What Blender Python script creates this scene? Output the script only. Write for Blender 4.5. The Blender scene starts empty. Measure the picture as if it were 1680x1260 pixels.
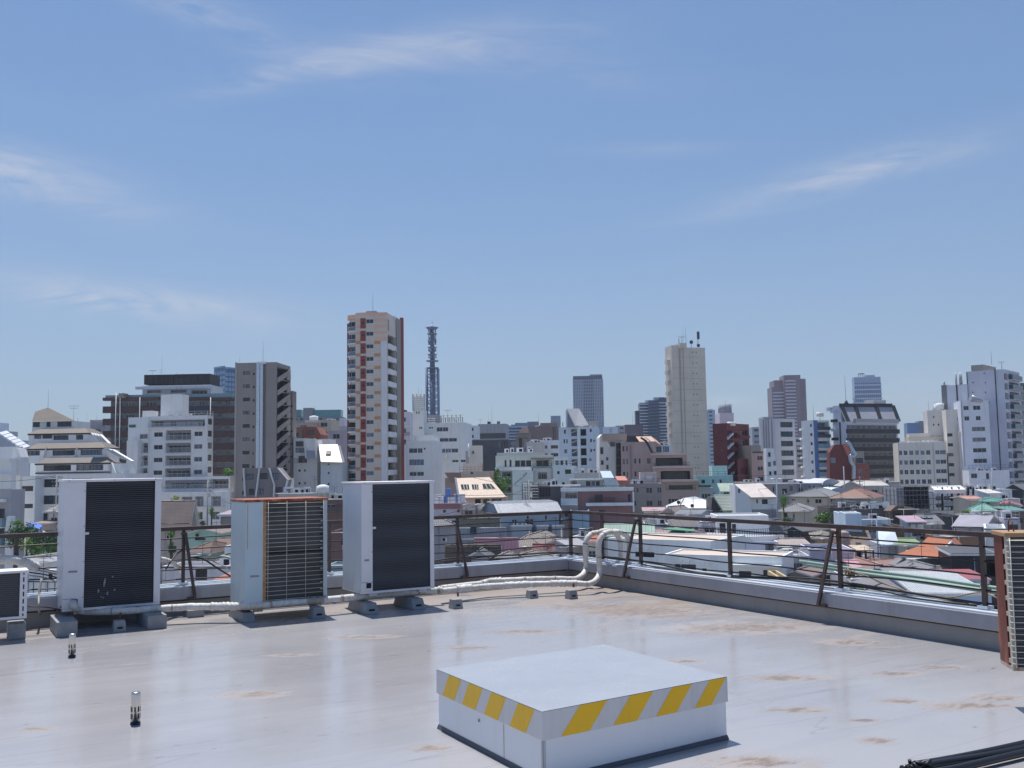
import bpy, math, random
from mathutils import Vector, Matrix
random.seed(7)
sc = bpy.context.scene
COL = sc.collection
R = math.radians

# ---------------------------------------------------------------- camera
EYE = Vector((0.0, 0.0, 21.0))          # roof floor is at z = 19
ROOF = 19.0
FPX, PITCH, ROLL = 1600.0, R(4.95), R(0.85)
W0, H0 = 1680.0, 1260.0
_X = Vector((1, 0, 0)); FW = Vector((0, math.cos(PITCH), math.sin(PITCH))); _U = Vector((0, -math.sin(PITCH), math.cos(PITCH)))
RT = math.cos(ROLL) * _X - math.sin(ROLL) * _U
UP = math.sin(ROLL) * _X + math.cos(ROLL) * _U
cam = bpy.data.cameras.new('camera'); cam.sensor_width = 36.0; cam.lens = 36.0 * FPX / W0
cam.clip_start = 0.1; cam.clip_end = 30000
camo = bpy.data.objects.new('camera', cam); COL.objects.link(camo)
camo.matrix_world = Matrix(((RT.x, UP.x, -FW.x, EYE.x), (RT.y, UP.y, -FW.y, EYE.y), (RT.z, UP.z, -FW.z, EYE.z), (0, 0, 0, 1)))
sc.camera = camo

# ---------------------------------------------------------------- light, sky, exposure
SUN_EL, SUN_AZ = 72.0, -24.0            # azimuth from +Y, negative = to the left
sc.view_settings.view_transform = 'Standard'; sc.view_settings.look = 'None'
sc.view_settings.exposure = 0.30; sc.view_settings.gamma = 1.0; sc.view_settings.use_curve_mapping = False
sun = bpy.data.lights.new('sun', 'SUN'); sun.energy = 4.6; sun.angle = R(0.55); sun.color = (1.0, 0.965, 0.91)
suno = bpy.data.objects.new('sun', sun); COL.objects.link(suno)
sdir = Vector((math.sin(R(SUN_AZ)) * math.cos(R(SUN_EL)), math.cos(R(SUN_AZ)) * math.cos(R(SUN_EL)), math.sin(R(SUN_EL))))
suno.rotation_euler = sdir.to_track_quat('Z', 'Y').to_euler(); suno.location = (0, 0, 400)

world = bpy.data.worlds.new('World'); sc.world = world; world.use_nodes = True
wt = world.node_tree; wn = wt.nodes; wl = wt.links; wn.clear()
wo = wn.new('ShaderNodeOutputWorld'); bg = wn.new('ShaderNodeBackground'); wl.new(bg.outputs[0], wo.inputs[0])
sky = wn.new('ShaderNodeTexSky'); sky.sky_type = 'NISHITA'; sky.sun_disc = False
sky.sun_elevation = R(SUN_EL); sky.sun_rotation = R(SUN_AZ)
sky.altitude = 0; sky.air_density = 0.9; sky.dust_density = 0.6; sky.ozone_density = 1.5
bg.inputs[1].default_value = 0.115
def wmath(op, a, b=None, c=None, clamp=False):
    n = wn.new('ShaderNodeMath'); n.operation = op; n.use_clamp = clamp
    for i, v in enumerate((a, b, c)):
        if v is None: continue
        if isinstance(v, (int, float)): n.inputs[i].default_value = v
        else: wl.new(v, n.inputs[i])
    return n.outputs[0]
tint = wn.new('ShaderNodeMix'); tint.data_type = 'RGBA'; tint.blend_type = 'MULTIPLY'; tint.inputs[0].default_value = 1
gm = wn.new('ShaderNodeGamma'); wl.new(sky.outputs[0], gm.inputs[0]); gm.inputs[1].default_value = 0.72
wl.new(gm.outputs[0], tint.inputs[6]); tint.inputs[7].default_value = (0.70, 1.00, 1.36, 1)
tc = wn.new('ShaderNodeTexCoord'); sep = wn.new('ShaderNodeSeparateXYZ'); wl.new(tc.outputs['Generated'], sep.inputs[0])
az_ = wmath('ARCTAN2', sep.outputs[0], sep.outputs[1]); el_ = wmath('ARCSINE', sep.outputs[2])
cmb = wn.new('ShaderNodeCombineXYZ'); wl.new(az_, cmb.inputs[0]); wl.new(el_, cmb.inputs[1])
def wnoise(rotz, sx, sy, loc, scale, detail, rough, dist):
    mp = wn.new('ShaderNodeMapping'); wl.new(cmb.outputs[0], mp.inputs[0])
    mp.inputs['Rotation'].default_value = (0, 0, rotz); mp.inputs['Scale'].default_value = (sx, sy, 1); mp.inputs['Location'].default_value = loc
    nz = wn.new('ShaderNodeTexNoise'); nz.inputs['Scale'].default_value = scale; nz.inputs['Detail'].default_value = detail; nz.inputs['Roughness'].default_value = rough; nz.inputs['Distortion'].default_value = dist
    wl.new(mp.outputs[0], nz.inputs[0]); return nz.outputs[0]
def wmap(v, a, b, c=0.0, d=1.0):
    n = wn.new('ShaderNodeMapRange'); wl.new(v, n.inputs[0]); n.inputs[1].default_value = a; n.inputs[2].default_value = b; n.inputs[3].default_value = c; n.inputs[4].default_value = d; return n.outputs[0]
streak = wmap(wnoise(R(-11), 1.0, 4.2, (1, 2, 0), 9.0, 10, 0.62, 0.9), 0.30, 0.80)
soft = wmap(wnoise(R(-4), 1.0, 2.4, (5, 1, 0), 3.2, 6, 0.55, 0.4), 0.45, 0.8)
# the wisps of the day: azimuth, elevation, half length, half width, tilt, density
WISPS = [(700, 82, 250, 36, 6, .52), (455, 122, 120, 16, 17, .6), (610, 100, 130, 20, 14, .35), (30, 292, 170, 34, -9, .75), (-10, 255, 120, 22, -6, .45), (240, 498, 210, 27, -5, .95), (150, 492, 90, 14, -3, .4), (330, 18, 130, 24, -10, .55), (1370, 292, 190, 24, 9, .6), (1490, 262, 110, 16, 2, .4),
         (1080, 244, 130, 12, -3, .22), (1190, 656, 42, 9, -4, .7), (1130, 362, 90, 7, 3, .18), (1560, 640, 200, 40, 4, .18), (1000, 120, 160, 26, -8, .2)]
acc = None
for (px_, py_, hl, hw, tilt, dens) in WISPS:
    d_ = ((px_ - 840.0) / FPX * RT - (py_ - 630.0) / FPX * UP + FW).normalized(); a0, e0 = math.atan2(d_.x, d_.y), math.asin(d_.z)
    da = wmath('SUBTRACT', az_, a0); de = wmath('SUBTRACT', el_, e0); c_, s_ = math.cos(R(tilt)), math.sin(R(tilt))
    u_ = wmath('MULTIPLY', wmath('ADD', wmath('MULTIPLY', da, c_), wmath('MULTIPLY', de, s_)), FPX / hl); v_ = wmath('MULTIPLY', wmath('SUBTRACT', wmath('MULTIPLY', de, c_), wmath('MULTIPLY', da, s_)), FPX / hw)
    r2 = wmath('ADD', wmath('MULTIPLY', u_, u_), wmath('MULTIPLY', v_, v_)); g_ = wmath('MULTIPLY', wmath('EXPONENT', wmath('MULTIPLY', r2, -1.0)), dens)
    acc = g_ if acc is None else wmath('ADD', acc, g_)
cf = wmath('ADD', wmath('MULTIPLY', acc, streak), wmath('MULTIPLY', soft, 0.035)); cf = wmath('MULTIPLY', cf, 0.85, clamp=True)
hz = wn.new('ShaderNodeMix'); hz.data_type = 'RGBA'; wl.new(tint.outputs[2], hz.inputs[6]); hz.inputs[7].default_value = (2.85, 3.3, 3.8, 1)
wl.new(wmath('MULTIPLY', wmath('EXPONENT', wmath('MULTIPLY', wmath('MAXIMUM', el_, 0.0), -4.6)), 0.8), hz.inputs[0])
mixc = wn.new('ShaderNodeMix'); mixc.data_type = 'RGBA'; wl.new(cf, mixc.inputs[0]); wl.new(hz.outputs[2], mixc.inputs[6]); mixc.inputs[7].default_value = (4.9, 4.9, 5.2, 1)
wl.new(mixc.outputs[2], bg.inputs[0])

# ---------------------------------------------------------------- pixel <-> world helpers
def ray(px, py):
    return (px - 840.0) / FPX * RT - (py - 630.0) / FPX * UP + FW
def at_y(px, py, Y):                    # point on the pixel's sight line at world depth Y
    d = ray(px, py); return EYE + d * (Y / d.y)
def at_z(px, py, z):
    d = ray(px, py); return EYE + d * ((z - EYE.z) / d.z)
def floor(px, py, h=0.0): return at_z(px, py, ROOF + h)
def solve_t(P, D, px):                  # P + t D seen at column px
    k = (px - 840.0) / FPX; n = RT - k * FW
    return -n.dot(P - EYE) / n.dot(D)
def project(P):
    v = Vector(P) - EYE; w = v.dot(FW); return 840 + FPX * v.dot(RT) / w, 630 - FPX * v.dot(UP) / w

# ---------------------------------------------------------------- materials
def srgb(h):
    h = h.lstrip('#'); o = []
    for i in (0, 2, 4):
        c = int(h[i:i + 2], 16) / 255.0
        o.append(c / 12.92 if c <= 0.04045 else ((c + 0.055) / 1.055) ** 2.4)
    return (o[0], o[1], o[2], 1.0)
MATS = {}
class NT:
    def __init__(s, name):
        s.m = bpy.data.materials.new(name); s.m.use_nodes = True; s.t = s.m.node_tree; s.n = s.t.nodes; s.l = s.t.links
        s.b = s.n['Principled BSDF']
    def new(s, typ, **kw):
        n = s.n.new(typ)
        for k, v in kw.items():
            setattr(n, k, v)
        return n
    def set(s, sock, v):
        if isinstance(v, bpy.types.NodeSocket): s.l.new(v, sock)
        else: sock.default_value = v
    def math(s, op, a, b=0.0, clamp=False):
        n = s.new('ShaderNodeMath', operation=op, use_clamp=clamp); s.set(n.inputs[0], a); s.set(n.inputs[1], b); return n.outputs[0]
    def noise(s, vec, scale, detail=4, rough=0.55, dist=0.0):
        n = s.new('ShaderNodeTexNoise'); s.l.new(vec, n.inputs['Vector']); n.inputs['Scale'].default_value = scale
        n.inputs['Detail'].default_value = detail; n.inputs['Roughness'].default_value = rough; n.inputs['Distortion'].default_value = dist; return n.outputs[0]
    def mapr(s, v, a, b, c=0.0, d=1.0):
        n = s.new('ShaderNodeMapRange'); s.l.new(v, n.inputs[0]); n.inputs[1].default_value = a; n.inputs[2].default_value = b
        n.inputs[3].default_value = c; n.inputs[4].default_value = d; return n.outputs[0]
    def mapping(s, vec, rot=0, sc_=(1, 1, 1), loc=(0, 0, 0)):
        n = s.new('ShaderNodeMapping'); s.l.new(vec, n.inputs[0]); n.inputs['Rotation'].default_value = (0, 0, rot); n.inputs['Scale'].default_value = sc_; n.inputs['Location'].default_value = loc; return n.outputs[0]
    def mix(s, f, a, b, blend='MIX'):
        n = s.new('ShaderNodeMix', data_type='RGBA', blend_type=blend); s.set(n.inputs[0], f); s.set(n.inputs[6], a); s.set(n.inputs[7], b); return n.outputs[2]
    def pos(s): return s.new('ShaderNodeNewGeometry').outputs['Position']
    def obj(s): return s.new('ShaderNodeTexCoord').outputs['Object']
    def uv(s): return s.new('ShaderNodeTexCoord').outputs['UV']
    def bump(s, h, strength=0.3, dist=0.02):
        n = s.new('ShaderNodeBump'); n.inputs['Strength'].default_value = strength; n.inputs['Distance'].default_value = dist; s.l.new(h, n.inputs['Height']); s.l.new(n.outputs[0], s.b.inputs['Normal'])
    def fin(s, col=None, rough=None, metal=None, spec=None):
        if col is not None: s.set(s.b.inputs['Base Color'], col)
        if rough is not None: s.set(s.b.inputs['Roughness'], rough)
        if metal is not None: s.set(s.b.inputs['Metallic'], metal)
        if spec is not None: s.set(s.b.inputs['Specular IOR Level'], spec)
        return s.m
def dark(c, k): return (c[0] * k, c[1] * k, c[2] * k, 1.0)
def wall(hexc, rough=0.75, streak=0.16, tile=False):
    key = ('wall', hexc, rough, tile)
    if key in MATS: return MATS[key]
    n = NT('wall_paint'); c = srgb(hexc); _l = (c[0] + c[1] + c[2]) / 3; _k = 1.14 + .46 * min(1.0, max(0.0, (_l - .18) / .3)); c = tuple(min(.82, (v * .8 + _l * .2) * _k) for v in c[:3]) + (1.0,); p = n.pos()
    v1 = n.mapr(n.noise(p, 0.22, 3), 0.3, 0.7)
    st = n.noise(n.mapping(p, sc_=(1.1, 1.1, 0.06)), 1.0, 5, 0.65)
    st = n.mapr(st, 0.52, 0.78)
    col = n.mix(v1, dark(c, 0.93), dark(c, 1.04))
    col = n.mix(n.math('MULTIPLY', st, streak * 2.2), col, (c[0] * 0.5, c[1] * 0.47, c[2] * 0.43, 1))
    if tile:
        w = n.math('FRACT', n.math('MULTIPLY', n.new('ShaderNodeSeparateXYZ').outputs[2] if False else _z(n, p), 1 / 0.6))
        col = n.mix(n.math('LESS_THAN', w, 0.06), col, dark(c, 0.72))
    MATS[key] = n.fin(col, rough); return MATS[key]
def _z(n, p):
    s = n.new('ShaderNodeSeparateXYZ'); n.l.new(p, s.inputs[0]); return s.outputs[2]
def plain(hexc, rough=0.6, metal=0.0, var=0.12, name='paint'):
    key = ('plain', hexc, rough, metal, name)
    if key in MATS: return MATS[key]
    n = NT(name); c = srgb(hexc); v = n.mapr(n.noise(n.pos(), 2.3, 4), 0.3, 0.7)
    MATS[key] = n.fin(n.mix(v, dark(c, 1 - var), dark(c, 1 + var)), rough, metal); return MATS[key]
def roofm(hexc, kind='tile', rough=0.65, metal=0.0):
    """roof covering; UV: u along the eave, v up the slope, both in metres"""
    key = ('roof', hexc, kind)
    if key in MATS: return MATS[key]
    n = NT('roof_' + kind); c = srgb(hexc); _l = sum(c[:3]) / 3; c = tuple((v * .85 + _l * .15) * 1.2 for v in c[:3]) + (1.0,); uv = n.uv(); s = n.new('ShaderNodeSeparateXYZ'); n.l.new(uv, s.inputs[0])
    v1 = n.mapr(n.noise(n.pos(), 0.35, 4), 0.3, 0.72)
    v2 = n.mapr(n.noise(n.mapping(uv, sc_=(1, 0.22, 1)), 1.3, 5, 0.7), 0.35, 0.75)
    col = n.mix(v1, dark(c, 0.82), dark(c, 1.1)); col = n.mix(n.math('MULTIPLY', v2, 0.35), col, (c[0] * 0.55 + .03, c[1] * 0.55 + .028, c[2] * 0.55 + .026, 1))
    if kind == 'tile':
        a = n.math('FRACT', n.math('MULTIPLY', s.outputs[1], 1 / 0.3)); b = n.math('ABSOLUTE', n.math('SINE', n.math('MULTIPLY', s.outputs[0], 10.5)))
        h = n.math('ADD', n.math('MULTIPLY', a, -1.0), b)
        col = n.mix(n.math('GREATER_THAN', a, 0.8), col, dark(c, 0.38)); n.bump(h, 1.0, 0.08)
    elif kind == 'slate':
        a = n.math('FRACT', n.math('MULTIPLY', s.outputs[1], 1 / 0.24))
        col = n.mix(n.math('GREATER_THAN', a, 0.8), col, dark(c, 0.5)); n.bump(a, 0.35, 0.02)
    elif kind == 'seam':
        a = n.math('FRACT', n.math('MULTIPLY', s.outputs[0], 1 / 0.45))
        col = n.mix(n.math('GREATER_THAN', a, 0.86), col, dark(c, 0.62)); n.bump(n.math('GREATER_THAN', a, 0.86), 0.6, 0.04)
        rough = 0.45
    MATS[key] = n.fin(col, rough, metal); return MATS[key]
def glassm(hexc='#2b333d', light='#767b84', chance=0.28):
    key = ('glass', hexc, light, chance)
    if key in MATS: return MATS[key]
    n = NT('window_glass'); oi = n.new('ShaderNodeObjectInfo').outputs['Random']
    p = n.pos(); blinds = n.noise(n.mapping(p, sc_=(2.1, 2.1, 0.25)), 1.2, 2)
    f = n.math('LESS_THAN', oi, chance); f = n.math('MULTIPLY', f, n.mapr(blinds, 0.38, 0.62, 0.35, 1.0))
    base = n.mix(oi, dark(srgb(hexc), 0.55), dark(srgb(hexc), 1.25))
    MATS[key] = n.fin(n.mix(f, base, srgb(light)), 0.06, 0.0, 0.6); return MATS[key]
G_DK = glassm('#252b34'); G_BL = glassm('#2a3a4c', '#71859b', 0.35)
FR_DK = plain('#2c2a2c', 0.4, 0.2, name='dark_frame'); FR_AL = plain('#a9adb3', 0.35, 0.4, name='aluminium_frame'); FR_WH = plain('#d5d6d8', 0.5, name='white_frame')
CONC = wall('#a9a7a4'); WHITE = wall('#d2d2d3')

# ---------------------------------------------------------------- mesh builder
class MB:
    def __init__(s): s.v = []; s.f = []; s.mi = []; s.mats = []; s.uv = []; s.sm = []
    def mat(s, m):
        if m not in s.mats: s.mats.append(m)
        return s.mats.index(m)
    def poly(s, pts, m, uv=None, smooth=False):
        b = len(s.v); s.v += [tuple(p) for p in pts]; s.f.append(tuple(range(b, b + len(pts)))); s.mi.append(s.mat(m)); s.uv.append(uv or [(0, 0)] * len(pts)); s.sm.append(smooth)
    def hexa(s, c, m):                 # c: 8 corners, bottom ring 0-3 (ccw seen from above) then top ring 4-7
        b = len(s.v); s.v += [tuple(p) for p in c]; k = s.mat(m)
        for q in ((3, 2, 1, 0), (4, 5, 6, 7), (0, 1, 5, 4), (1, 2, 6, 5), (2, 3, 7, 6), (3, 0, 4, 7)):
            s.f.append(tuple(b + i for i in q)); s.mi.append(k); s.uv.append([(0, 0)] * 4); s.sm.append(False)
    def box(s, O, A, B, C, m):         # origin and three edge vectors
        O = Vector(O); A = Vector(A); B = Vector(B); C = Vector(C)
        if A.cross(B).dot(C) < 0: A, B = B, A
        s.hexa([O, O + A, O + A + B, O + B, O + C, O + A + C, O + A + B + C, O + B + C], m)
    def prism(s, ring, D, m, m2=None): # polygon ring extruded by vector D
        D = Vector(D); ring = [Vector(p) for p in ring]; n = len(ring); top = [p + D for p in ring]
        nn = Vector((0, 0, 0))
        for i in range(n): nn += ring[i].cross(ring[(i + 1) % n])
        if nn.dot(D) > 0: s.poly(list(reversed(ring)), m); s.poly(top, m)
        else: s.poly(ring, m); s.poly(list(reversed(top)), m)
        for i in range(n):
            a, b = ring[i], ring[(i + 1) % n]
            if nn.dot(D) > 0: s.poly([a, b, b + D, a + D], m2 or m)
            else: s.poly([b, a, a + D, b + D], m2 or m)
    def tube(s, pts, r, m, n=8, cap=True):
        pts = [Vector(p) for p in pts]; b = len(s.v); k = s.mat(m); N = len(pts)
        ref = None
        for i, p in enumerate(pts):
            d = (pts[min(i + 1, N - 1)] - pts[max(i - 1, 0)]).normalized()
            if ref is None:
                ref = Vector((0, 0, 1)) if abs(d.z) < 0.9 else Vector((1, 0, 0))
            x = (ref - d * ref.dot(d)).normalized(); y = d.cross(x); ref = x
            rr = r[i] if isinstance(r, (list, tuple)) else r
            for j in range(n):
                a = 2 * math.pi * j / n; s.v.append(tuple(p + x * (rr * math.cos(a)) + y * (rr * math.sin(a))))
        for i in range(N - 1):
            for j in range(n):
                j2 = (j + 1) % n
                s.f.append((b + i * n + j, b + i * n + j2, b + (i + 1) * n + j2, b + (i + 1) * n + j)); s.mi.append(k); s.sm.append(n > 4)
                s.uv.append([(j / n, i), ((j + 1) / n, i), ((j + 1) / n, i + 1), (j / n, i + 1)])
        if cap:
            s.f.append(tuple(b + j for j in reversed(range(n)))); s.mi.append(k); s.uv.append([(0, 0)] * n); s.sm.append(False)
            s.f.append(tuple(b + (N - 1) * n + j for j in range(n))); s.mi.append(k); s.uv.append([(0, 0)] * n); s.sm.append(False)
    def data(s, name, origin=(0, 0, 0)):
        me = bpy.data.meshes.new(name); o = Vector(origin)
        me.from_pydata([tuple(Vector(p) - o) for p in s.v], [], s.f)
        for m in s.mats: me.materials.append(m)
        me.polygons.foreach_set('material_index', s.mi); me.polygons.foreach_set('use_smooth', s.sm)
        uvl = me.uv_layers.new(name='UVMap'); flat = []
        for q in s.uv:
            for a in q: flat += [a[0], a[1]]
        uvl.data.foreach_set('uv', flat); me.update(); return me
    def build(s, name, parent=None, origin=None, bevel=0):
        if origin is None:
            origin = Vector((sum(p[0] for p in s.v) / len(s.v), sum(p[1] for p in s.v) / len(s.v), min(p[2] for p in s.v)))
        o = put(name, s.data(name, origin), origin, parent)
        if bevel:
            md = o.modifiers.new('bevel', 'BEVEL'); md.width = bevel; md.segments = 2; md.limit_method = 'ANGLE'
        return o
def wloc(o):
    v = Vector(o.location)
    while o.parent: o = o.parent; v += Vector(o.location)
    return v
def put(name, me, loc, parent=None, rz=0.0):
    """link an object at world location loc (parents carry no rotation)"""
    o = bpy.data.objects.new(name, me); COL.objects.link(o)
    if parent is not None: o.parent = parent; o.location = Vector(loc) - wloc(parent)
    else: o.location = Vector(loc)
    o.rotation_euler = (0, 0, rz); return o
def tag(o, label, cat, group=None):
    o['label'] = label; o['category'] = cat
    if group: o['group'] = group
    return o
def thing(name, label, cat, loc, group=None):
    o = bpy.data.objects.new(name, None); COL.objects.link(o); o.location = loc; o.empty_display_size = 0.3
    return tag(o, label, cat, group)
def stuff(o): o['kind'] = 'stuff'; return o
def struct(o): o['kind'] = 'structure'; return o
def rot(v, a): c, s_ = math.cos(a), math.sin(a); return Vector((v[0] * c - v[1] * s_, v[0] * s_ + v[1] * c, v[2] if len(v) > 2 else 0))
Z = Vector((0, 0, 1))
def smooth_path(pts, k=5):
    """Catmull-Rom through pts"""
    P = [Vector(p) for p in pts]; P = [P[0] * 2 - P[1]] + P + [P[-1] * 2 - P[-2]]; out = []
    for i in range(1, len(P) - 2):
        for j in range(k):
            t = j / k; a, b, c, d = P[i - 1], P[i], P[i + 1], P[i + 2]
            out.append(0.5 * ((2 * b) + (c - a) * t + (2 * a - 5 * b + 4 * c - d) * t * t + (3 * b - a - 3 * c + d) * t ** 3))
    out.append(P[-2]); return out
# ================================================================ the rooftop we stand on
AL = R(59.3); DL = Vector((math.sin(AL), math.cos(AL), 0))      # along the left parapet, away from us (to the right)
DR = Vector((math.cos(AL), -math.sin(AL), 0))                   # along the right parapet, towards us
INL = -Vector((-math.cos(AL), math.sin(AL), 0)); INL = Vector((DR.x, DR.y, 0))   # inward normal of left wall
INR = -DL                                                      # inward normal of right wall
ZP = ROOF + 0.40
PC = at_z(937, 914.5, ZP)                                      # corner of the two parapets (post line)
PC0 = Vector((PC.x, PC.y, 0))
def on_wall(px, side):                                         # point of the post line seen at column px
    D = -DL if side == 'L' else DR
    return PC + D * solve_t(PC, D, px)
# floor membrane
def floor_mat():
    n = NT('roof_membrane'); p = n.pos(); q = n.mapping(p, rot=-(math.pi / 2 - AL))
    base = n.mix(n.mapr(n.noise(p, 0.5, 5, 0.6), 0.3, 0.7), (0.285, 0.281, 0.296, 1), (0.36, 0.354, 0.365, 1))
    ml = n.mapr(n.noise(n.mapping(p, loc=(4, 2, 0)), 0.33, 4, 0.5), 0.42, 0.62)
    base = n.mix(n.math('MULTIPLY', ml, 0.55), base, (0.33, 0.315, 0.323, 1))
    # drag marks and seams along the row of units
    lines = n.mapr(n.noise(n.mapping(q, sc_=(0.12, 2.2, 1)), 1.0, 7, 0.62, 0.6), 0.50, 0.54)
    l2 = n.mapr(n.noise(n.mapping(q, sc_=(0.10, 1.5, 1), loc=(3, 9, 0)), 1.0, 3, 0.5, 0.3), 0.497, 0.503)
    l2b = n.math('SUBTRACT', 1.0, n.math('ABSOLUTE', n.math('SUBTRACT', n.math('MULTIPLY', l2, 2.0), 1.0)))
    base = n.mix(n.math('MULTIPLY', l2b, 0.24), base, (0.13, 0.125, 0.14, 1))
    base = n.mix(n.math('MULTIPLY', lines, 0.09), base, (0.20, 0.19, 0.205, 1))
    # brown dirt: strong along the parapets, scattered spots elsewhere
    s = n.new('ShaderNodeSeparateXYZ'); n.l.new(p, s.inputs[0])
    dR = n.math('ADD', n.math('ADD', n.math('MULTIPLY', n.math('SUBTRACT', s.outputs[0], PC.x), INR.x), n.math('MULTIPLY', n.math('SUBTRACT', s.outputs[1], PC.y), INR.y)), 0)
    dL = n.math('ADD', n.math('ADD', n.math('MULTIPLY', n.math('SUBTRACT', s.outputs[0], PC.x), INL.x), n.math('MULTIPLY', n.math('SUBTRACT', s.outputs[1], PC.y), INL.y)), 0)
    nearR = n.mapr(dR, 0.2, 4.2, 1.0, 0.0); nearL = n.mapr(dL, 0.6, 2.6, 1.0, 0.0)
    far = n.mapr(dL, 8.5, 3.0, 0.0, 1.0)
    nearR = n.math('MULTIPLY', nearR, far)
    n1 = n.noise(n.mapping(q, sc_=(0.75, 1.7, 1), loc=(1.2, 0.4, 0)), 1.0, 10, 0.72, 0.8)
    m = n.math('ADD', n.math('MULTIPLY', nearR, 0.20), n.math('MULTIPLY', nearL, 0.15))
    st = n.mapr(n.math('ADD', n1, m), 0.61, 0.71)
    base = n.mix(n.math('MULTIPLY', st, 0.7), base, (0.225, 0.175, 0.14, 1))
    # stains that lie where water stands: centre and half sizes
    acc = None
    for (sx, sy, sw, sh) in ((1060, 1003, 150, 14), (1220, 1030, 170, 13), (1395, 1054, 70, 7), (960, 995, 120, 8), (420, 1139, 75, 9), (60, 1196, 40, 5), (1310, 1165, 70, 7), (1480, 1150, 60, 6), (1590, 1158, 100, 9), (1640, 1145, 60, 8), (1420, 1182, 45, 4), (1440, 1215, 40, 8), (1250, 1250, 110, 14), (1290, 1112, 90, 8), (705, 1228, 45, 8), (770, 1063, 60, 5), (860, 1036, 90, 5), (1470, 1105, 60, 6), (600, 1045, 80, 4), (1540, 1095, 60, 5), (1120, 1085, 60, 4), (480, 1075, 50, 3)):
        c = floor(sx, sy); wa = sw * c.y / FPX; wb = sh * c.y * c.y / (2.0 * FPX)
        dx = n.math('MULTIPLY', n.math('SUBTRACT', s.outputs[0], c.x), 1 / wa); dy = n.math('MULTIPLY', n.math('SUBTRACT', s.outputs[1], c.y), 1 / wb)
        g = n.math('EXPONENT', n.math('MULTIPLY', n.math('ADD', n.math('MULTIPLY', dx, dx), n.math('MULTIPLY', dy, dy)), -1.0)); acc = g if acc is None else n.math('MAXIMUM', acc, g)
    nf = n.noise(n.mapping(q, sc_=(2.2, 5.0, 1)), 1.0, 10, 0.75, 0.6)
    pud = n.mapr(n.math('ADD', n.math('MULTIPLY', acc, 0.55), nf), 0.72, 0.98)
    base = n.mix(n.math('MULTIPLY', pud, 0.52), base, (0.225, 0.165, 0.13, 1))
    grit = n.mapr(n.math('ADD', n.math('MULTIPLY', acc, 0.35), n.noise(n.mapping(q, sc_=(5, 13, 1)), 1.0, 8, 0.8)), 0.76, 0.88)
    base = n.mix(n.math('MULTIPLY', grit, 0.75), base, (0.13, 0.095, 0.075, 1))
    st2 = n.mapr(n.math('ADD', n.noise(n.mapping(q, sc_=(0.5, 2.0, 1), loc=(7, 3, 0)), 1.0, 9, 0.75, 0.3), n.math('MULTIPLY', nearR, 0.14)), 0.64, 0.72)
    base = n.mix(n.math('MULTIPLY', st2, 0.75), base, (0.20, 0.145, 0.115, 1))
    speck = n.mapr(n.noise(n.mapping(q, sc_=(4, 11, 1)), 1.0, 4, 0.7), 0.62, 0.70)
    zone = n.mapr(n.noise(n.mapping(q, sc_=(0.6, 1.5, 1), loc=(2, 8, 0)), 0.8, 2), 0.52, 0.60)
    base = n.mix(n.math('MULTIPLY', n.math('MULTIPLY', speck, zone), 0.8), base, (0.13, 0.09, 0.075, 1))
    rg = n.mapr(n.noise(n.mapping(q, sc_=(0.3, 1.2, 1)), 0.9, 5, 0.6), 0.35, 0.7, 0.12, 0.27)
    rg = n.math('ADD', rg, n.math('MULTIPLY', n.math('MAXIMUM', n.math('MAXIMUM', st, st2), pud), 0.4))
    h = n.math('ADD', n.noise(n.mapping(q, sc_=(0.25, 1.3, 1)), 1.2, 3, 0.5), n.math('MULTIPLY', l2b, 0.12))
    n.bump(h, 0.22, 0.03)
    return n.fin(base, rg, 0, 0.55)
FLM = floor_mat()
mb = MB()
c0 = PC0 + INL * 0.0; far_l = PC0 - DL * 26; far_r = PC0 + DR * 22
ring = [c0, far_l, far_l + DR * 22, far_r]
ring = [Vector((p.x, p.y, ROOF)) for p in ring]
mb.poly(list(reversed(ring)) if (ring[1] - ring[0]).cross(ring[2] - ring[1]).z < 0 else ring, FLM)
struct(mb.build('roof_floor', origin=(0, 8, ROOF)))
mb = MB(); rb = [Vector((p.x, p.y, 0)) for p in ring]; mb.prism(rb, (0, 0, ROOF - 0.02), CONC); struct(mb.build('building_below', origin=(0, 8, 0)))

# parapets
def parapet_mat(lo):
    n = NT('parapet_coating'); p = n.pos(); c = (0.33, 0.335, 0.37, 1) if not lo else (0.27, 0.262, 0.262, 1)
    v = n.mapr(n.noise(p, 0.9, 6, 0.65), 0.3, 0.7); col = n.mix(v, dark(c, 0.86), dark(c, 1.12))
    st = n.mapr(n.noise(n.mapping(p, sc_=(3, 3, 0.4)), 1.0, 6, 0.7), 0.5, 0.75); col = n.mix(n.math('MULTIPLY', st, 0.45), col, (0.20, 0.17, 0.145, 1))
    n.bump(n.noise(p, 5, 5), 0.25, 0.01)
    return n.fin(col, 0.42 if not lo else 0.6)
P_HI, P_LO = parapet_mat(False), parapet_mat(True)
COPE = NT('coping_sheet'); _v = COPE.mapr(COPE.noise(COPE.pos(), 1.4, 5), 0.3, 0.7)
COPE = COPE.fin(COPE.mix(_v, (0.55, 0.60, 0.68, 1), (0.68, 0.71, 0.75, 1)), 0.3, 0.1)
GROOVE = plain('#4a3c34', 0.9, name='dirty_joint')
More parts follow.
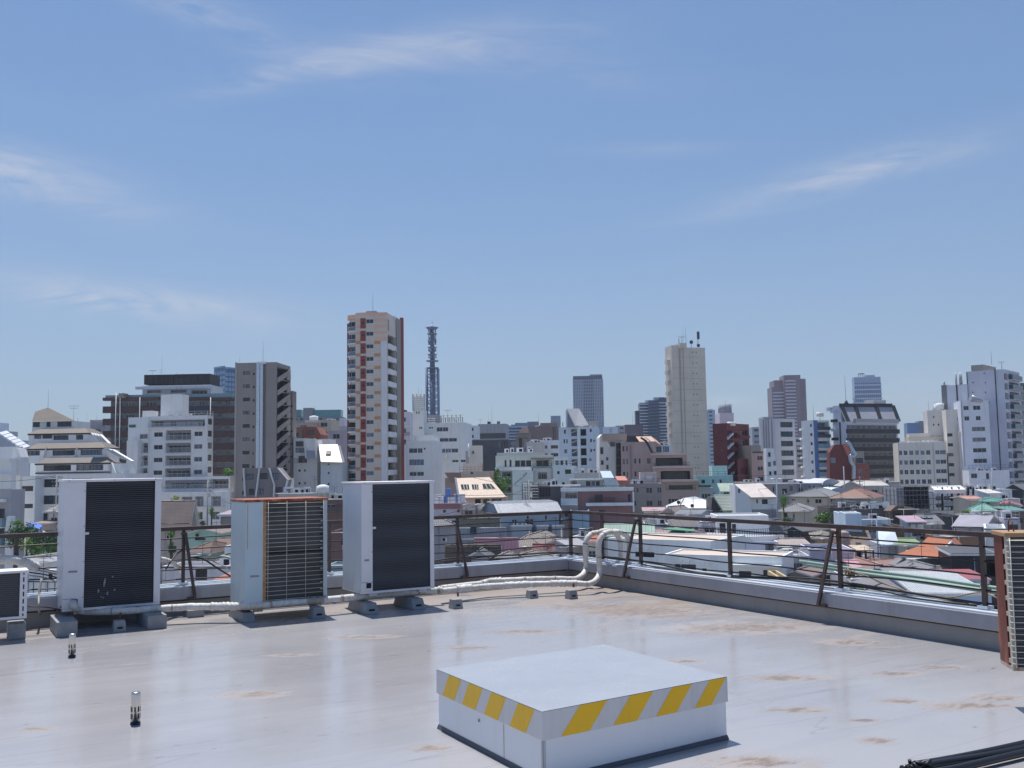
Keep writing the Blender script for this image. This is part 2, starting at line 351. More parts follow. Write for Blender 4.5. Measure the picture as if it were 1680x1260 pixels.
def parapet(side, length, label):
    D = -DL if side == 'L' else DR; N = INL if side == 'L' else INR
    t = thing('parapet', label, 'wall', Vector((PC.x, PC.y, ROOF)) + D * length * 0.5)
    e = 0.0
    s0 = -0.16 if side == 'R' else 0.0
    m = MB(); a = PC0 + Z * ROOF
    lo0 = D * (0.12)
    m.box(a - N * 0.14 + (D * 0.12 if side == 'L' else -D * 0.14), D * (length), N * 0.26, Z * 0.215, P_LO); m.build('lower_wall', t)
    m = MB(); m.box(a - N * 0.16 + Z * 0.217 + (D * 0.19 if side == 'L' else -D * 0.16), D * length, N * 0.345, Z * 0.165, P_HI); m.build('upper_band', t, bevel=0.008)
    # coping sheets, one per joint
    L = 0.0; k = 0
    while L < length:
        seg = 3.55
        m = MB(); st = (0.18 if side == 'L' else -0.165)
        m.box(a - N * 0.165 + Z * 0.384 + D * (st + L), D * (seg - 0.006), N * 0.33, Z * 0.016, COPE)
        m.box(a - N * 0.165 + Z * 0.4002 + D * (st + L), D * (seg - 0.006), N * 0.05, Z * 0.018, COPE)
        m.box(a + N * 0.02 + Z * 0.4002 + D * (st + L), D * (seg - 0.006), N * 0.02, Z * 0.010, COPE)
        m.build('coping', t); L += seg
    m = MB(); m.box(a + N * 0.1205 + Z * 0.195 + D * 0.2, D * (length - 1), N * 0.02, Z * 0.02, GROOVE); m.build('joint', t)
    return t
parapet('L', 22, 'low grey concrete parapet running behind the row of air conditioner units on the left')
parapet('R', 20, 'low grey concrete parapet running down the right side of the roof')

# railings
RAILM = NT('rusty_brown_paint'); _p = RAILM.pos(); _n = RAILM.mapr(RAILM.noise(_p, 9, 6, 0.7), 0.4, 0.65)
RAILM = RAILM.fin(RAILM.mix(_n, (0.055, 0.038, 0.038, 1), (0.105, 0.062, 0.052, 1)), 0.5)
WIREM = plain('#2b2426', 0.45, 0.3, name='wire_steel')
ZR = 1.235
def railing(side, posts, braces, end, label):
    D = -DL if side == 'L' else DR; N = INL if side == 'L' else INR
    t = thing('guard_railing', label, 'railing', PC + D * 4)
    A = Vector((PC.x, PC.y, ROOF)); B = on_wall(end, side); B = Vector((B.x, B.y, ROOF))
    m = MB()
    m.box(A + Z * (ZR - 0.055) - N * 0.02 - D * (0.02 if side == 'R' else -0.021), (B - A), N * 0.04, Z * 0.055, RAILM); m.build('top_rail', t, bevel=0.006)
    for i, z in enumerate((1.07, 0.915, 0.765, 0.615, 0.475)):
        pts = []; n = 24
        for k in range(n + 1):
            q = A.lerp(B, k / n); pts.append(q + Z * (z - 0.012 * math.sin(k * 1.3 + i) * (0.5 if i < 3 else 1)) + N * 0.0)
        m = MB(); m.tube(pts, 0.010, WIREM, 5); m.build('rail_wire', t)
    for px in posts:
        P = on_wall(px, side); P = Vector((P.x, P.y, ZP + 0.012))
        m = MB(); w = 0.045 if px != 937 else 0.055
        m.box(P - D * w / 2 - N * 0.023, D * w, N * 0.046, Z * (ZR - 0.41 - 0.056), RAILM); o = m.build('post', t)
        m = MB(); m.box(P - D * 0.06 - N * 0.06 + Z * 0.0005, D * 0.12, N * 0.12, Z * 0.03, COPE); m.build('post_foot', t)
    for pt, pb, dr in braces:
        P = on_wall(pt, side); P = Vector((P.x, P.y, ROOF))
        top = P + Z * (ZR - 0.10) + N * 0.03 + D * dr * 0.06; bot = P + Z * 0.235 + N * 0.225 + D * dr * 0.16
        d = (bot - top)
        m = MB(); m.box(top - D * 0.02, D * 0.04, d, N * 0.035, RAILM); m.box(top - D * dr * 0.06 - N * 0.028 - Z * 0.02, D * dr * 0.08, N * 0.06, Z * 0.035, RAILM); b = m.build('brace', t)
        m = MB(); m.box(bot - D * 0.0 - N * 0.04 - Z * 0.02, D * 0.10, N * 0.05, Z * 0.03, RAILM); m.build('brace_foot', t)
    return t
railing('L', [-150, 24, 300, 540, 751, 937], [(295, 0, -1), (742, 0, -1)], -260, 'brown steel wire railing on the left parapet behind the units')
railing('R', [989, 1052, 1199, 1380, 1617, 1900], [(1052, 0, -1), (1380, 0, -1)], 2100, 'brown steel wire railing on the right parapet')

# ---------------------------------------------------------------- hatch
HW = NT('white_enamel_panel'); _p = HW.pos(); _s = HW.mapr(HW.noise(HW.mapping(_p, sc_=(9, 9, 0.5)), 1, 5, 0.7), 0.55, 0.8)
HW = HW.fin(HW.mix(HW.math('MULTIPLY', _s, 0.22), (0.78, 0.79, 0.82, 1), (0.60, 0.50, 0.34, 1)), 0.35)
HT = NT('scuffed_lid'); _p = HT.pos(); _a = HT.mapr(HT.noise(_p, 1.2, 3, 0.5), 0.3, 0.75); _b = HT.mapr(HT.noise(HT.mapping(_p, rot=0.6, sc_=(34, 12, 1)), 1.0, 7, 0.85), 0.66, 0.72)
_c = HT.mix(_a, (0.35, 0.36, 0.39, 1), (0.39, 0.40, 0.43, 1)); _c = HT.mix(HT.math('MULTIPLY', _b, 0.45), _c, (0.62, 0.64, 0.66, 1)); HT.bump(_b, 0.3, 0.003)
HT = HT.fin(_c, HT.mapr(HT.noise(_p, 6, 5), 0.3, 0.7, 0.16, 0.32), 0.15)
def stained(name, c, amt=0.35):
    n = NT(name); p = n.pos(); s = n.mapr(n.noise(n.mapping(p, sc_=(14, 14, 0.8)), 1, 5, 0.7), 0.48, 0.75)
    return n.fin(n.mix(n.math('MULTIPLY', s, amt), c, (c[0] * .55, c[1] * .5, c[2] * .42, 1)), 0.4)
LIDG = stained('lid_grey', (0.66, 0.64, 0.64, 1), .25); LIDY = stained('hazard_yellow', (0.92, 0.52, 0.006, 1), .15)
zl = ROOF + 0.45
hn = at_z(889, 1168, zl); hl = at_z(716, 1098, zl); hr = at_z(1193, 1110, zl); hf = hl + (hr - hn)
hatch = thing('roof_hatch', 'low white square roof hatch with yellow warning stripes around its lid', 'hatch', (hn + hf) / 2 - Z * 0.45)
cen = (hn + hf) / 2
def shrink(p, k): return cen + (p - cen) * k
lid = [hn, hr, hf, hl]
m = MB(); lo = [p - Z * 0.18 for p in lid]
m.prism([Vector(p) for p in lo], Z * 0.178, LIDG, LIDG); m.build('lid', hatch, bevel=0.004)
m = MB(); m.poly([p + Z * 0.0012 for p in lid], HT); m.build('lid_top', hatch)
bs = [shrink(p, 0.985) - Z * 0.182 for p in lid]; bs = [Vector((p.x, p.y, ROOF + 0.022)) for p in bs]
m = MB(); m.prism(bs, Z * (0.45 - 0.182 - 0.022), HW); m.build('curb', hatch)
bs2 = [shrink(p, 1.016) for p in bs]; bt = [shrink(p, 1.0 + .004) for p in bs]
m = MB()
for i in range(4):
    a, b = bs2[i], bs2[(i + 1) % 4]; c, d = bt[(i + 1) % 4], bt[i]
    m.poly([Vector((a.x, a.y, ROOF + .002)), Vector((b.x, b.y, ROOF + .002)), c + Z * 0.012, d + Z * 0.012], plain('#50515a', 0.5, name='sealant'))
m.build('base_flashing', hatch)
# corner angle and panel joints
for p, q in ((bs[0], bs[1]), (bs[0], bs[3])):
    d = (q - p).normalized(); nrm = Vector((d.y, -d.x, 0))
    if nrm.dot(p - cen) < 0: nrm = -nrm
    m = MB(); m.box(p + nrm * 0.0012 + Z * 0.005, d * 0.018, nrm * 0.003, Z * 0.235, FR_AL); m.build('corner_trim', hatch)
d = (bs[3] - bs[0]); nrm = Vector((d.y, -d.x, 0)).normalized(); nrm = nrm if nrm.dot(bs[0] - cen) > 0 else -nrm
m = MB(); m.box(bs[0] + d * 0.33 + nrm * 0.001, d.normalized() * 0.004, nrm * 0.001, Z * 0.24, plain('#9a8a55', 0.6, name='joint')); m.build('panel_joint', hatch)
m = MB(); pb_ = bs[0] + d * 0.56 + Z * 0.175 + nrm * 0.002; m.box(pb_, d.normalized() * 0.012, nrm * 0.006, Z * 0.02, plain('#9a9088', 0.6)); m.build('latch', hatch)
# yellow diagonal stripes: thin decals, proud of the lid sides
def stripes(a, b, spans, lean):
    d = (b - a); L = d.length; u = d.normalized(); nrm = Vector((u.y, -u.x, 0)); nrm = nrm if nrm.dot(a - cen) > 0 else -nrm
    for x0, x1 in spans:
        t0, t1 = x0 * L, x1 * L; m = MB(); q = []
        for t, z in ((t0 - lean / 2, -0.178), (t1 - lean / 2, -0.178), (t1 + lean / 2, -0.003), (t0 + lean / 2, -0.003)):
            q.append(a + u * t + Z * z + nrm * 0.0012)
        if (q[1] - q[0]).cross(q[2] - q[0]).dot(nrm) < 0: q.reverse()
        m.poly(q, LIDY); m.build('yellow_stripe', hatch)
stripes(hl, hn, [(0.105, 0.235), (0.315, 0.45), (0.535, 0.665), (0.77, 0.905)], 0.12)
stripes(hn, hr, [(0.135, 0.275), (0.395, 0.52), (0.625, 0.74), (0.845, 0.945)], 0.16)

# ---------------------------------------------------------------- vents
STEEL = NT('stainless'); STEEL = STEEL.fin((0.62, 0.6, 0.57, 1), 0.28, 0.95)
BLK = plain('#141416', 0.7, name='black_gap'); NAVY = plain('#1c2438', 0.4, name='vent_collar')
def vent(px, py, label, h=0.255, r=0.036):
    P = floor(px, py); t = thing('roof_vent', label, 'vent pipe', P, 'small vent pipes on the roof')
    m = MB(); m.tube([P + Z * 0.02, P + Z * (h - .02), P + Z * (h - .006), P + Z * h], [r, r, r * .96, r * .75], STEEL, 20); m.build('pipe', t)
    m = MB(); m.tube([P + Z * .001, P + Z * 0.018], [r * 1.12, r * 1.06], NAVY, 20); m.build('collar', t)
    for row in (0.045, 0.10):
        for k in range(8):
            a = k * math.pi / 4 + 0.25; o = Vector((math.cos(a), math.sin(a), 0)); s_ = Vector((-o.y, o.x, 0))
            m = MB(); m.box(P + o * (r - .004) - s_ * .0055 + Z * row, s_ * .011, o * .0052, Z * .04, BLK); m.build('slot', t)
vent(222, 1188, 'nearer stainless slotted vent pipe standing in the open floor')
vent(118, 1078, 'farther stainless slotted vent pipe in front of the big leftmost unit')

# ---------------------------------------------------------------- air conditioner units
def casing_mat(hexc, rust=0.0, name='unit_paint'):
    n = NT(name); p = n.obj(); c = srgb(hexc); v = n.mapr(n.noise(p, 1.6, 5, 0.6), 0.3, 0.7)
    col = n.mix(v, dark(c, 0.92), dark(c, 1.06))
    g = n.mapr(n.noise(n.mapping(p, sc_=(8, 8, 1.1)), 1.0, 6, 0.7), 0.52, 0.8); col = n.mix(n.math('MULTIPLY', g, 0.3), col, (0.36, 0.33, 0.28, 1))
    if rust > 0:
        r = n.mapr(n.math('ADD', n.noise(n.mapping(p, sc_=(3, 3, 0.7)), 2.0, 8, 0.7), rust), 0.68, 0.78); rc = n.mix(n.mapr(n.noise(n.mapping(p, sc_=(2, 2, .8)), 2.6, 6, .7), .38, .62), (0.15, 0.025, 0.014, 1), (0.46, 0.125, 0.03, 1))
        col = n.mix(r, col, rc)
    return n.fin(col, 0.45)
CAS = casing_mat('#dedbde'); CASL = casing_mat('#ccd0d8'); CAB = casing_mat('#b9c8cf', 0.03, 'bluish_paint'); RUST = casing_mat('#64281a', 0.2, 'rust'); RUSTL = casing_mat('#a08070', 0.30, 'rusty_lid'); RUSTP = casing_mat('#b0a090', 0.14, 'rusty_paint')
ORNG = NT('rust_streak'); ORNG = ORNG.fin(ORNG.mix(ORNG.mapr(ORNG.noise(ORNG.obj(), 5, 7, .7), .35, .65), (0.40, 0.14, 0.03, 1), (0.50, 0.34, 0.20, 1)), 0.7)
def coil_mat(hexc, along=1):
    n = NT('coil_fins'); c = srgb(hexc); p = n.obj(); z = _z(n, p)
    f = n.math('FRACT', n.math('MULTIPLY', z, 1 / 0.025)); tri = n.math('ABSOLUTE', n.math('SUBTRACT', f, 0.5))
    col = n.mix(n.mapr(tri, 0.05, 0.35), dark(c, 1.25), dark(c, 0.6)); col = n.mix(n.mapr(n.noise(n.mapping(p, sc_=(6, 6, 1)), 1, 6, 0.7), 0.5, 0.8, 0, 0.35), col, (0.11, 0.10, 0.09, 1))
    n.bump(tri, 0.5, 0.01); return n.fin(col, 0.4, 0.2)
COIL_B = coil_mat('#575a62'); COIL_K = coil_mat('#48484c')
COIL_G = plain('#4d4b4a', .65, .1, .35, 'dusty_coil'); DKIN = plain('#18181b', 0.8, name='dark_interior'); LBL = plain('#8b8388', 0.5, name='maker_plate')
GW = plain('#d3cfc6', 0.4, 0.3, name='guard_wire'); LBL_W = plain('#d8d8d8', 0.5, name='white_sticker')
def ac_unit(label, xm, yt, yb, Y, a, xl, xr, colw, rcolw, style, cas, side, topm, wr=None, wl=0.76, group='outdoor air conditioner units'):
    P = at_y(xm, yt, Y); zt = P.z; zb = at_y(xm, yb, Y).z
    Rd = Vector((math.sin(a), math.cos(a), 0)); Ld = Vector((-math.cos(a), math.sin(a), 0)); Nf = -Ld
    w = wr if wr else solve_t(P, Rd, xr); dl = wl if wl else solve_t(P, Ld, xl)
    O = Vector((P.x, P.y, zb)); H = zt - zb
    t = thing('air_conditioner', label, 'air conditioner', O + Rd * w / 2 + Ld * dl / 2, group)
    # left side panel, back, base, right side
    m = MB(); m.box(O + Ld * 0.021 + Z * 0.03, Ld * (dl - 0.04), Rd * 0.02, Z * (H - 0.065), side); m.build('side_panel', t, bevel=0.006)
    m = MB(); m.box(O + Ld * (dl - .02) + Z * .03 + Rd * .021, Ld * 0.02, Rd * (w - .042), Z * (H - .065), side); m.build('back_panel', t)
    m = MB(); m.box(O + Rd * (w - .02) + Ld * .021 + Z * .03, Ld * (dl - .04), Rd * .02, Z * (H - .065), side); m.build('side_panel', t)
    m = MB(); m.box(O + Rd * .001 + Ld * .001, Rd * (w - .002), Ld * (dl - .002), Z * 0.029, cas if style != 'guard' else RUSTP); m.build('base_tray', t)
    # top lid with lip
    m = MB(); m.box(O + Z * (H - 0.034) - Ld * 0.012 - Rd * 0.012, Rd * (w + .024), Ld * (dl + .024), Z * 0.034, topm); m.build('top_lid', t, bevel=0.006)
    zz = Z * 0.03; hh = Z * (H - .065)
    m = MB(); m.box(O + zz, Rd * colw, Ld * 0.02, hh, cas); fp = m.build('front_panel', t, bevel=0.005)
    m = MB(); m.box(O + Rd * (w - rcolw) + zz, Rd * rcolw, Ld * 0.02, hh, cas if style != 'guard' else cas); m.build('corner_post', t, bevel=0.004)
    cw = w - colw - rcolw
    m = MB(); m.box(O + Rd * colw + Ld * 0.035 + zz, Rd * cw, Ld * 0.05, hh, COIL_G if style == 'guard' else COIL_K if style != 'fine' else COIL_B); m.build('coil', t)
    if style == 'louver':
        nl = 60; step = (H - .09) / nl
        m = MB(); lm = plain('#505056', 0.6, 0.1, name='louver_plastic')
        for k in range(nl):
            b = O + Rd * colw + zz + Z * (.012 + k * step) + Ld * 0.006
            m.box(b, Rd * cw, Ld * 0.018 + Z * 0.004, Z * 0.009, lm)
        stuff(m.build('louvers', t))
        # bent guard seen as paler strip on the right end
        m = MB(); m.box(O + Rd * (w - rcolw - .012) + zz, Rd * .010, Ld * .03, hh, plain('#1c1c20', .5)); m.build('edge_strip', t)
        for (u, v, s1, s2) in ((.28, .165, .05, .12), (.33, .10, .02, .05), (.42, .13, .08, .03), (.20, .12, .02, .06), (.24, .085, .02, .02), (.40, .235, .02, .02), (.27, .08, .025, .02)):
            m = MB(); q = O + Rd * (colw + cw * u) + Z * (H * v) + Ld * .004
            m.tube([q, q + Rd * s1 * .15 + Z * s2 * .5, q + Rd * s1 * .3 + Z * s2], [.006, .016, .005], plain('#8d9098', .7, name='bird_dirt'), 5); m.build('dirt_smear', t)
    if style == 'fine':
        m = MB(); lm = plain('#4c4f58', 0.5, 0.1, name='fine_mesh')
        nl = 64; step = (H - .09) / nl
        for k in range(nl): m.box(O + Rd * colw + zz + Z * (.01 + k * step) + Ld * .012, Rd * cw, Ld * .01, Z * .0055, lm)
        stuff(m.build('guard_mesh', t))
    if style == 'guard':
        nl = 23
        for k in range(nl + 1):
            z = zz + Z * (.02 + k * (H - .11) / nl + random.uniform(-.003, .003)); b = O + Rd * (colw - .01) - Ld * .028 + z
            m = MB(); m.tube([b + Ld * .03, b, b + Rd * (cw + rcolw), b + Rd * (cw + rcolw + .02) + Ld * .2], .0032, GW, 5); m.build('guard_wire', t)
        for u in (0.02, 0.34, 0.67, 0.985):
            b = O + Rd * (colw + u * cw) - Ld * .033 + zz; m = MB(); m.tube([b, b + hh], .0032, GW, 5); m.build('guard_wire', t)
        m = MB(); m.box(O + Rd * (colw * .09) - Ld * .0022 + Z * (H * .55), Rd * .007, Ld * .002, Z * (H * .40), ORNG); m.build('rust_run', t)
        m = MB(); m.box(O + Rd * (colw - .045) - Ld * .003 + zz, Rd * .043, Ld * .0025, hh, ORNG); m.build('rusty_edge', t)
        m = MB(); m.box(O + Rd * colw + Ld * .018 + Z * (H * .49), Rd * cw, Ld * .015, Z * .04, DKIN); m.build('coil_split', t)
        for k in range(14):
            b = O + Rd * (w - rcolw - .01) + Ld * .0 + Z * (.1 + k * (H - .15) / 14); m = MB(); m.box(b - Rd * .03, Rd * .028, Ld * .02, Z * .02, FR_AL if k % 3 else DKIN); m.build('pipe_bend', t)
    # small fittings
    m = MB(); m.box(O + Rd * (colw * .25) - Ld * .003 + Z * (H * .29), Rd * (colw * .42), Ld * .0028, Z * .026, LBL); m.build('maker_plate', t)
    if style != 'guard':
        m = MB(); m.box(O + Rd * (colw - .005) - Ld * .012 + Z * (H * .575), Rd * .05, Ld * .012, Z * .03, LBL_W); m.build('sticker', t)
        m = MB(); m.box(O + Rd * (colw * .42) - Ld * .001 + Z * .075, Rd * .075, Ld * .02, Z * .075, DKIN); m.build('pipe_opening', t)
        m = MB(); m.box(O - Rd * .002 - Ld * .002 + Z * .155, Rd * (colw * .62), Ld * .0018, Z * .006, plain('#77777c', .6)); m.build('cover_seam', t)
    for k in range(4):
        m = MB(); b = O + Rd * (colw - .015) - Ld * .002 + Z * (H * (.1 + .27 * k)); m.tube([b, b - Ld * .004], .006, plain('#5a4c46', .6), 8); m.build('screw', t)
    for u in (.04, .5, .93):
        m = MB(); b = O + Rd * (w * u) - Ld * .0125 + Z * (H - .016); m.tube([b, b - Ld * .004], .006, plain('#5a4c46', .6), 8); m.build('screw', t)
    for u in (.12, .8):
        for v in (.04, dl - .1):
            m = MB(); m.box(O + Rd * (w * u) + Ld * v - Z * .045, Rd * .12, Ld * .05, Z * .044, RUSTP if style == 'guard' else CASL); m.build('foot', t)
    return t, O, Rd, Ld, w, dl, H
U1 = ac_unit('big pale grey unit with a dark louvered side, leftmost of the three tall units', 107, 787, 1004, 12.75, AL, None, 265.5, .255, .085, 'louver', CAS, CASL, CAS)
U2 = ac_unit('shorter bluish unit with a rusty lid and wire guard, between the two tall pale units', 403, 820, 1001, 13.25, AL, None, 537, .285, .055, 'guard', CAB, CAB, RUSTL)
U3 = ac_unit('tall pale unit with a smooth dark coil, rightmost of the row beside the pipes', 593, 791, 975, 13.95, AL, None, 711.5, .17, .065, 'fine', CAS, CASL, CAS)
# low unit cut by the left edge of the frame
def low_unit():
    P = at_y(46, 935, 12.15); zb = at_y(45, 1014, 12.15).z; w = 0.95; d = 0.36; O = Vector((P.x, P.y, zb)) - DL * w; H = P.z - zb; Ld = -INL
    t = thing('air_conditioner', 'low white unit cut off by the left edge of the picture', 'air conditioner', O + DL * w / 2, 'outdoor air conditioner units')
    m = MB(); m.box(O + Z * (H - .03) - DL * .01 - Ld * .01, DL * (w + .02), Ld * (d + .02), Z * .03, CAS); m.build('top_lid', t, bevel=.005)
    m = MB(); m.box(O + Z * .03 + Ld * .03, DL * (w - .07), Ld * .04, Z * (H - .061), COIL_K); m.build('coil', t)
    m = MB(); m.box(O, DL * (w - .001), Ld * d, Z * .029, CAS); m.build('base_tray', t)
    m = MB(); m.box(O + Ld * (d - .02) + Z * .03, DL * w, Ld * .02, Z * (H - .061), CAS); m.build('back_panel', t)
    for u in (w - .085, w - .035):
        m = MB(); m.box(O + DL * u + Z * .0295, DL * .033, Ld * .02, Z * (H - .061), CAS); m.build('corner_post', t)
    for k in range(6): m = MB(); m.box(O + DL * (w - .052) + Z * (.06 + k * H * .15), DL * .017, Ld * .018, Z * .03, CAS); m.build('post_web', t)
    m = MB(); m.box(O + DL * (w - .02) + Ld * .05 + Z * .03, DL * .018, Ld * (d - .07), Z * (H - .061), CASL); m.build('side_panel', t)
    return t
low_unit()
# rusty unit at the right edge
def rusty_unit():
    a = R(99.7); P = at_y(1650, 880, 7.95); zb = at_y(1652, 1101, 7.95).z; Rd = Vector((math.sin(a), math.cos(a), 0)); Ld = Vector((-math.cos(a), math.sin(a), 0)); w = .82; d = .32
    O = Vector((P.x, P.y, zb)); H = P.z - zb + .03
    t = thing('air_conditioner', 'rust-stained unit with a wire guard at the right edge of the roof', 'air conditioner', O + Rd * w / 2, 'outdoor air conditioner units')
    m = MB(); m.box(O + Z * (H - .035) - Rd * .012 - Ld * .015, Rd * (w + .02), Ld * (d + .03), Z * .035, casing_mat('#a5835c', .05, 'tan_lid')); m.build('top_lid', t, bevel=.006)
    m = MB(); m.box(O + Ld * .10 + Z * .03, Ld * (d - .1), Rd * .02, Z * (H - .067), RUST); m.build('side_panel', t)
    m = MB(); m.box(O + Z * .03, Ld * .05, Rd * .025, Z * (H - .067), casing_mat('#b3aca0', .02, 'pale_post')); m.build('corner_post', t)
    for k in range(8):
        m = MB(); m.box(O + Ld * .055 + Z * (.05 + k * (H - .1) / 8), Ld * .04, Rd * .012, Z * .035, RUSTP); m.build('post_web', t)
    m = MB(); m.box(O + Rd * .03 + Ld * .03 + Z * .03, Rd * (w - .04), Ld * .05, Z * (H - .067), COIL_K); m.build('coil', t)
    m = MB(); m.box(O, Rd * w, Ld * d, Z * .029, RUSTP); m.build('base_tray', t)
    m = MB(); m.box(O + Ld * (d - .02) + Rd * .021 + Z * .03, Rd * (w - .03), Ld * .019, Z * (H - .067), RUST); m.build('back_panel', t)
    m = MB(); m.box(O + Rd * (w - .02) + Z * .03 + Ld * .02, Rd * .02, Ld * (d - .05), Z * (H - .067), RUST); m.build('side_panel', t)
    for k in range(22):
        b = O - Ld * .03 + Z * (.06 + k * (H - .12) / 21); m = MB(); m.tube([b + Ld * .035 - Rd * .0, b, b + Rd * w], .0035, GW, 5); m.build('guard_wire', t)
    for u in (.02, .3, .6):
        b = O - Ld * .036 + Rd * (w * u) + Z * .03; m = MB(); m.tube([b, b + Z * (H - .07)], .0045, GW, 5); m.build('guard_wire', t)
    for u in (.42, .8):
        m = MB(); m.box(O + Rd * (w * u) - Z * (zb - ROOF) + Z * .12, Rd * .14, Ld * d, Z * ((zb - ROOF) - .121), RUST); m.build('foot', t)
    m = MB(); q = O + Z * H + Rd * .07 + Ld * .15; m.tube([q, q + Z * .06, q + Z * .11 + Rd * .01], .006, RUST, 6); m.tube([q + Rd * .04, q + Rd * .03 + Z * .07], .006, RUST, 6); m.build('lifting_hook', t)
    return O, Rd, Ld, w
RO, RRd, RLd, Rw = rusty_unit()

# ---------------------------------------------------------------- concrete stand blocks
def block_mat():
    n = NT('stand_block'); p = n.obj(); c = (0.27, 0.275, 0.285, 1)
    col = n.mix(n.mapr(n.noise(p, 9, 6, .7), .3, .7), dark(c, .8), dark(c, 1.15)); n.bump(n.noise(p, 40, 4), .3, .004); return n.fin(col, .8)
BLM = block_mat()
def stand_block(P, label, w=.17, d=.17, h=.13, ang=None, group='concrete stand blocks', slot=True, taper=.82):
    a = AL if ang is None else ang
    u = Vector((math.sin(a), math.cos(a), 0)); v = Vector((-math.cos(a), math.sin(a), 0))
    t = thing('stand_block', label, 'block', P, group); m = MB()
    lo = [P - u * w / 2 - v * 0, P + u * w / 2 - v * 0, P + u * w / 2 + v * d, P - u * w / 2 + v * d]; c = P + v * d / 2
    hi = [c + (q - c) * taper + Z * h for q in lo]
    if (lo[1] - lo[0]).cross(lo[2] - lo[1]).z < 0: lo.reverse(); hi.reverse()
    m.hexa(lo + hi, BLM); m.build('body', t, bevel=.008)
    if slot:
        m = MB(); f0 = (lo[0] + lo[1]) / 2
        k = (1 - taper) * d / 2; m.box(P - u * w * .2 - v * .0 + v * (k * .35 - .004) + Z * h * .28, u * w * .4, v * .02, Z * h * .18, DKIN); m.build('slot', t)
    return t
stand_block(floor(197, 1037), 'small grey stand block with a slot, under the pipe before the leftmost tall unit', .16, .16, .14)
stand_block(floor(524, 1015), 'grey slotted stand block under the right foot of the rusty-lidded unit', .19, .2, .15)
stand_block(floor(752, 999), 'small grey stand block alone under the pipe right of the three units', .165, .16, .135)
stand_block(floor(877, 982), 'left one of the two small blocks under the double pipe near the corner', .155, .15, .125)
stand_block(floor(942, 983), 'right one of the two small blocks under the double pipe near the corner', .155, .15, .135)
def slab(P, label, w, d, h): return stand_block(P, label, w, d, h, slot=False, taper=1.0)
slab(floor(110, 1045), 'big square grey block under the left end of the leftmost tall unit', .24, .8, .185)
slab(floor(258, 1032), 'big square grey block under the right end of the leftmost tall unit', .24, .8, .175)
slab(floor(28, 1049), 'grey block under the low unit at the left edge', .19, .34, .19)
slab(floor(322, 1013) , 'grey block on the floor behind the pipe between two units', .22, .2, .1)
stand_block(floor(409, 1021), 'long grey block under the left foot of the rusty-lidded unit', .17, .75, .125, slot=False, taper=.9)
stand_block(floor(611, 1008), 'long slotted block under the left feet of the rightmost tall unit', .21, .7, .15)
stand_block(floor(688, 1000), 'long slotted block under the right feet of the rightmost tall unit', .21, .7, .15)
for k, (u, lb) in enumerate(((.40, 'block under the left feet of the rusty unit at the right edge'), (.78, 'block under the right feet of the rusty unit at the right edge'))):
    stand_block(Vector((RO.x, RO.y, ROOF)) + RRd * (Rw * u + .05) - RLd * .02, lb, .18, .4, .118, ang=R(99.7))

# ---------------------------------------------------------------- lagged pipes
def lag_mat():
    n = NT('pipe_lagging'); uv = n.uv(); s = n.new('ShaderNodeSeparateXYZ'); n.l.new(uv, s.inputs[0]); p = n.obj()
    sp = n.math('FRACT', n.math('ADD', n.math('MULTIPLY', s.outputs[1], 1.0), s.outputs[0]))
    c = n.mix(n.mapr(n.noise(p, 7, 7, .7), .35, .7), (0.68, 0.66, 0.64, 1), (0.48, 0.43, 0.37, 1))
    c = n.mix(n.math('MULTIPLY', n.math('GREATER_THAN', sp, .88), .3), c, (0.3, 0.27, 0.24, 1))
    n.bump(n.math('ADD', sp, n.math('MULTIPLY', n.noise(p, 22, 5), 1.5)), .55, .008); return n.fin(c, .6)
LAG = lag_mat(); TIE = plain('#a3968a', .6, name='tape'); DKTAPE = plain('#3a332f', .6, name='dark_tape')
def zp(px, py, h): return at_z(px, py, ROOF + h)
def lag(pts, r, label, k=6, jitter=.004):
    P = smooth_path(pts, k)
    rr = [r * (1 + random.uniform(-.06, .07)) for _ in P]
    P = [p + Vector((0, 0, random.uniform(-jitter, jitter))) for p in P]
    t = thing('lagged_pipe', label, 'pipe', P[0], 'white lagged refrigerant pipes')
    m = MB(); m.tube(P, rr, LAG, 12); m.build('lagging', t); return t, P
h = .215
run = [U1[1] + U1[2] * .13 - U1[3] * .01 + Z * .115, U1[1] + U1[2] * .14 - U1[3] * .09 + Z * .06, zp(140, 1003, h), zp(200, 1002, h), zp(265, 998, h), zp(330, 995, h), zp(400, 994, h), zp(490, 988, h), zp(600, 978, h), zp(705, 969, h), zp(725, 968, h)]
t1, P1 = lag(run, .047, 'long white lagged pipe along the fronts of the three tall units', 8)
# lumpy tape wraps
def wrap(P, i0, i1, r, t, m_=None, n=16):
    pts = P[i0:i1]; m = MB(); q = smooth_path(pts, 4); m.tube(q, [r * (1 + .10 * math.sin(i * 2.1) + random.uniform(-.06, .06)) for i in range(len(q))], m_ or LAG, 12); m.build('tape_wrap', t)
wrap(P1, 42, 50, .053, t1); wrap(P1, 57, 60, .052, t1, TIE); wrap(P1, 76, 80, .056, t1)
for i in (22, 34, 52, 61, 70):
    m = MB(); m.tube([P1[i], P1[i].lerp(P1[i + 1], .3)], .0505, TIE, 12); m.build('tie', t1)
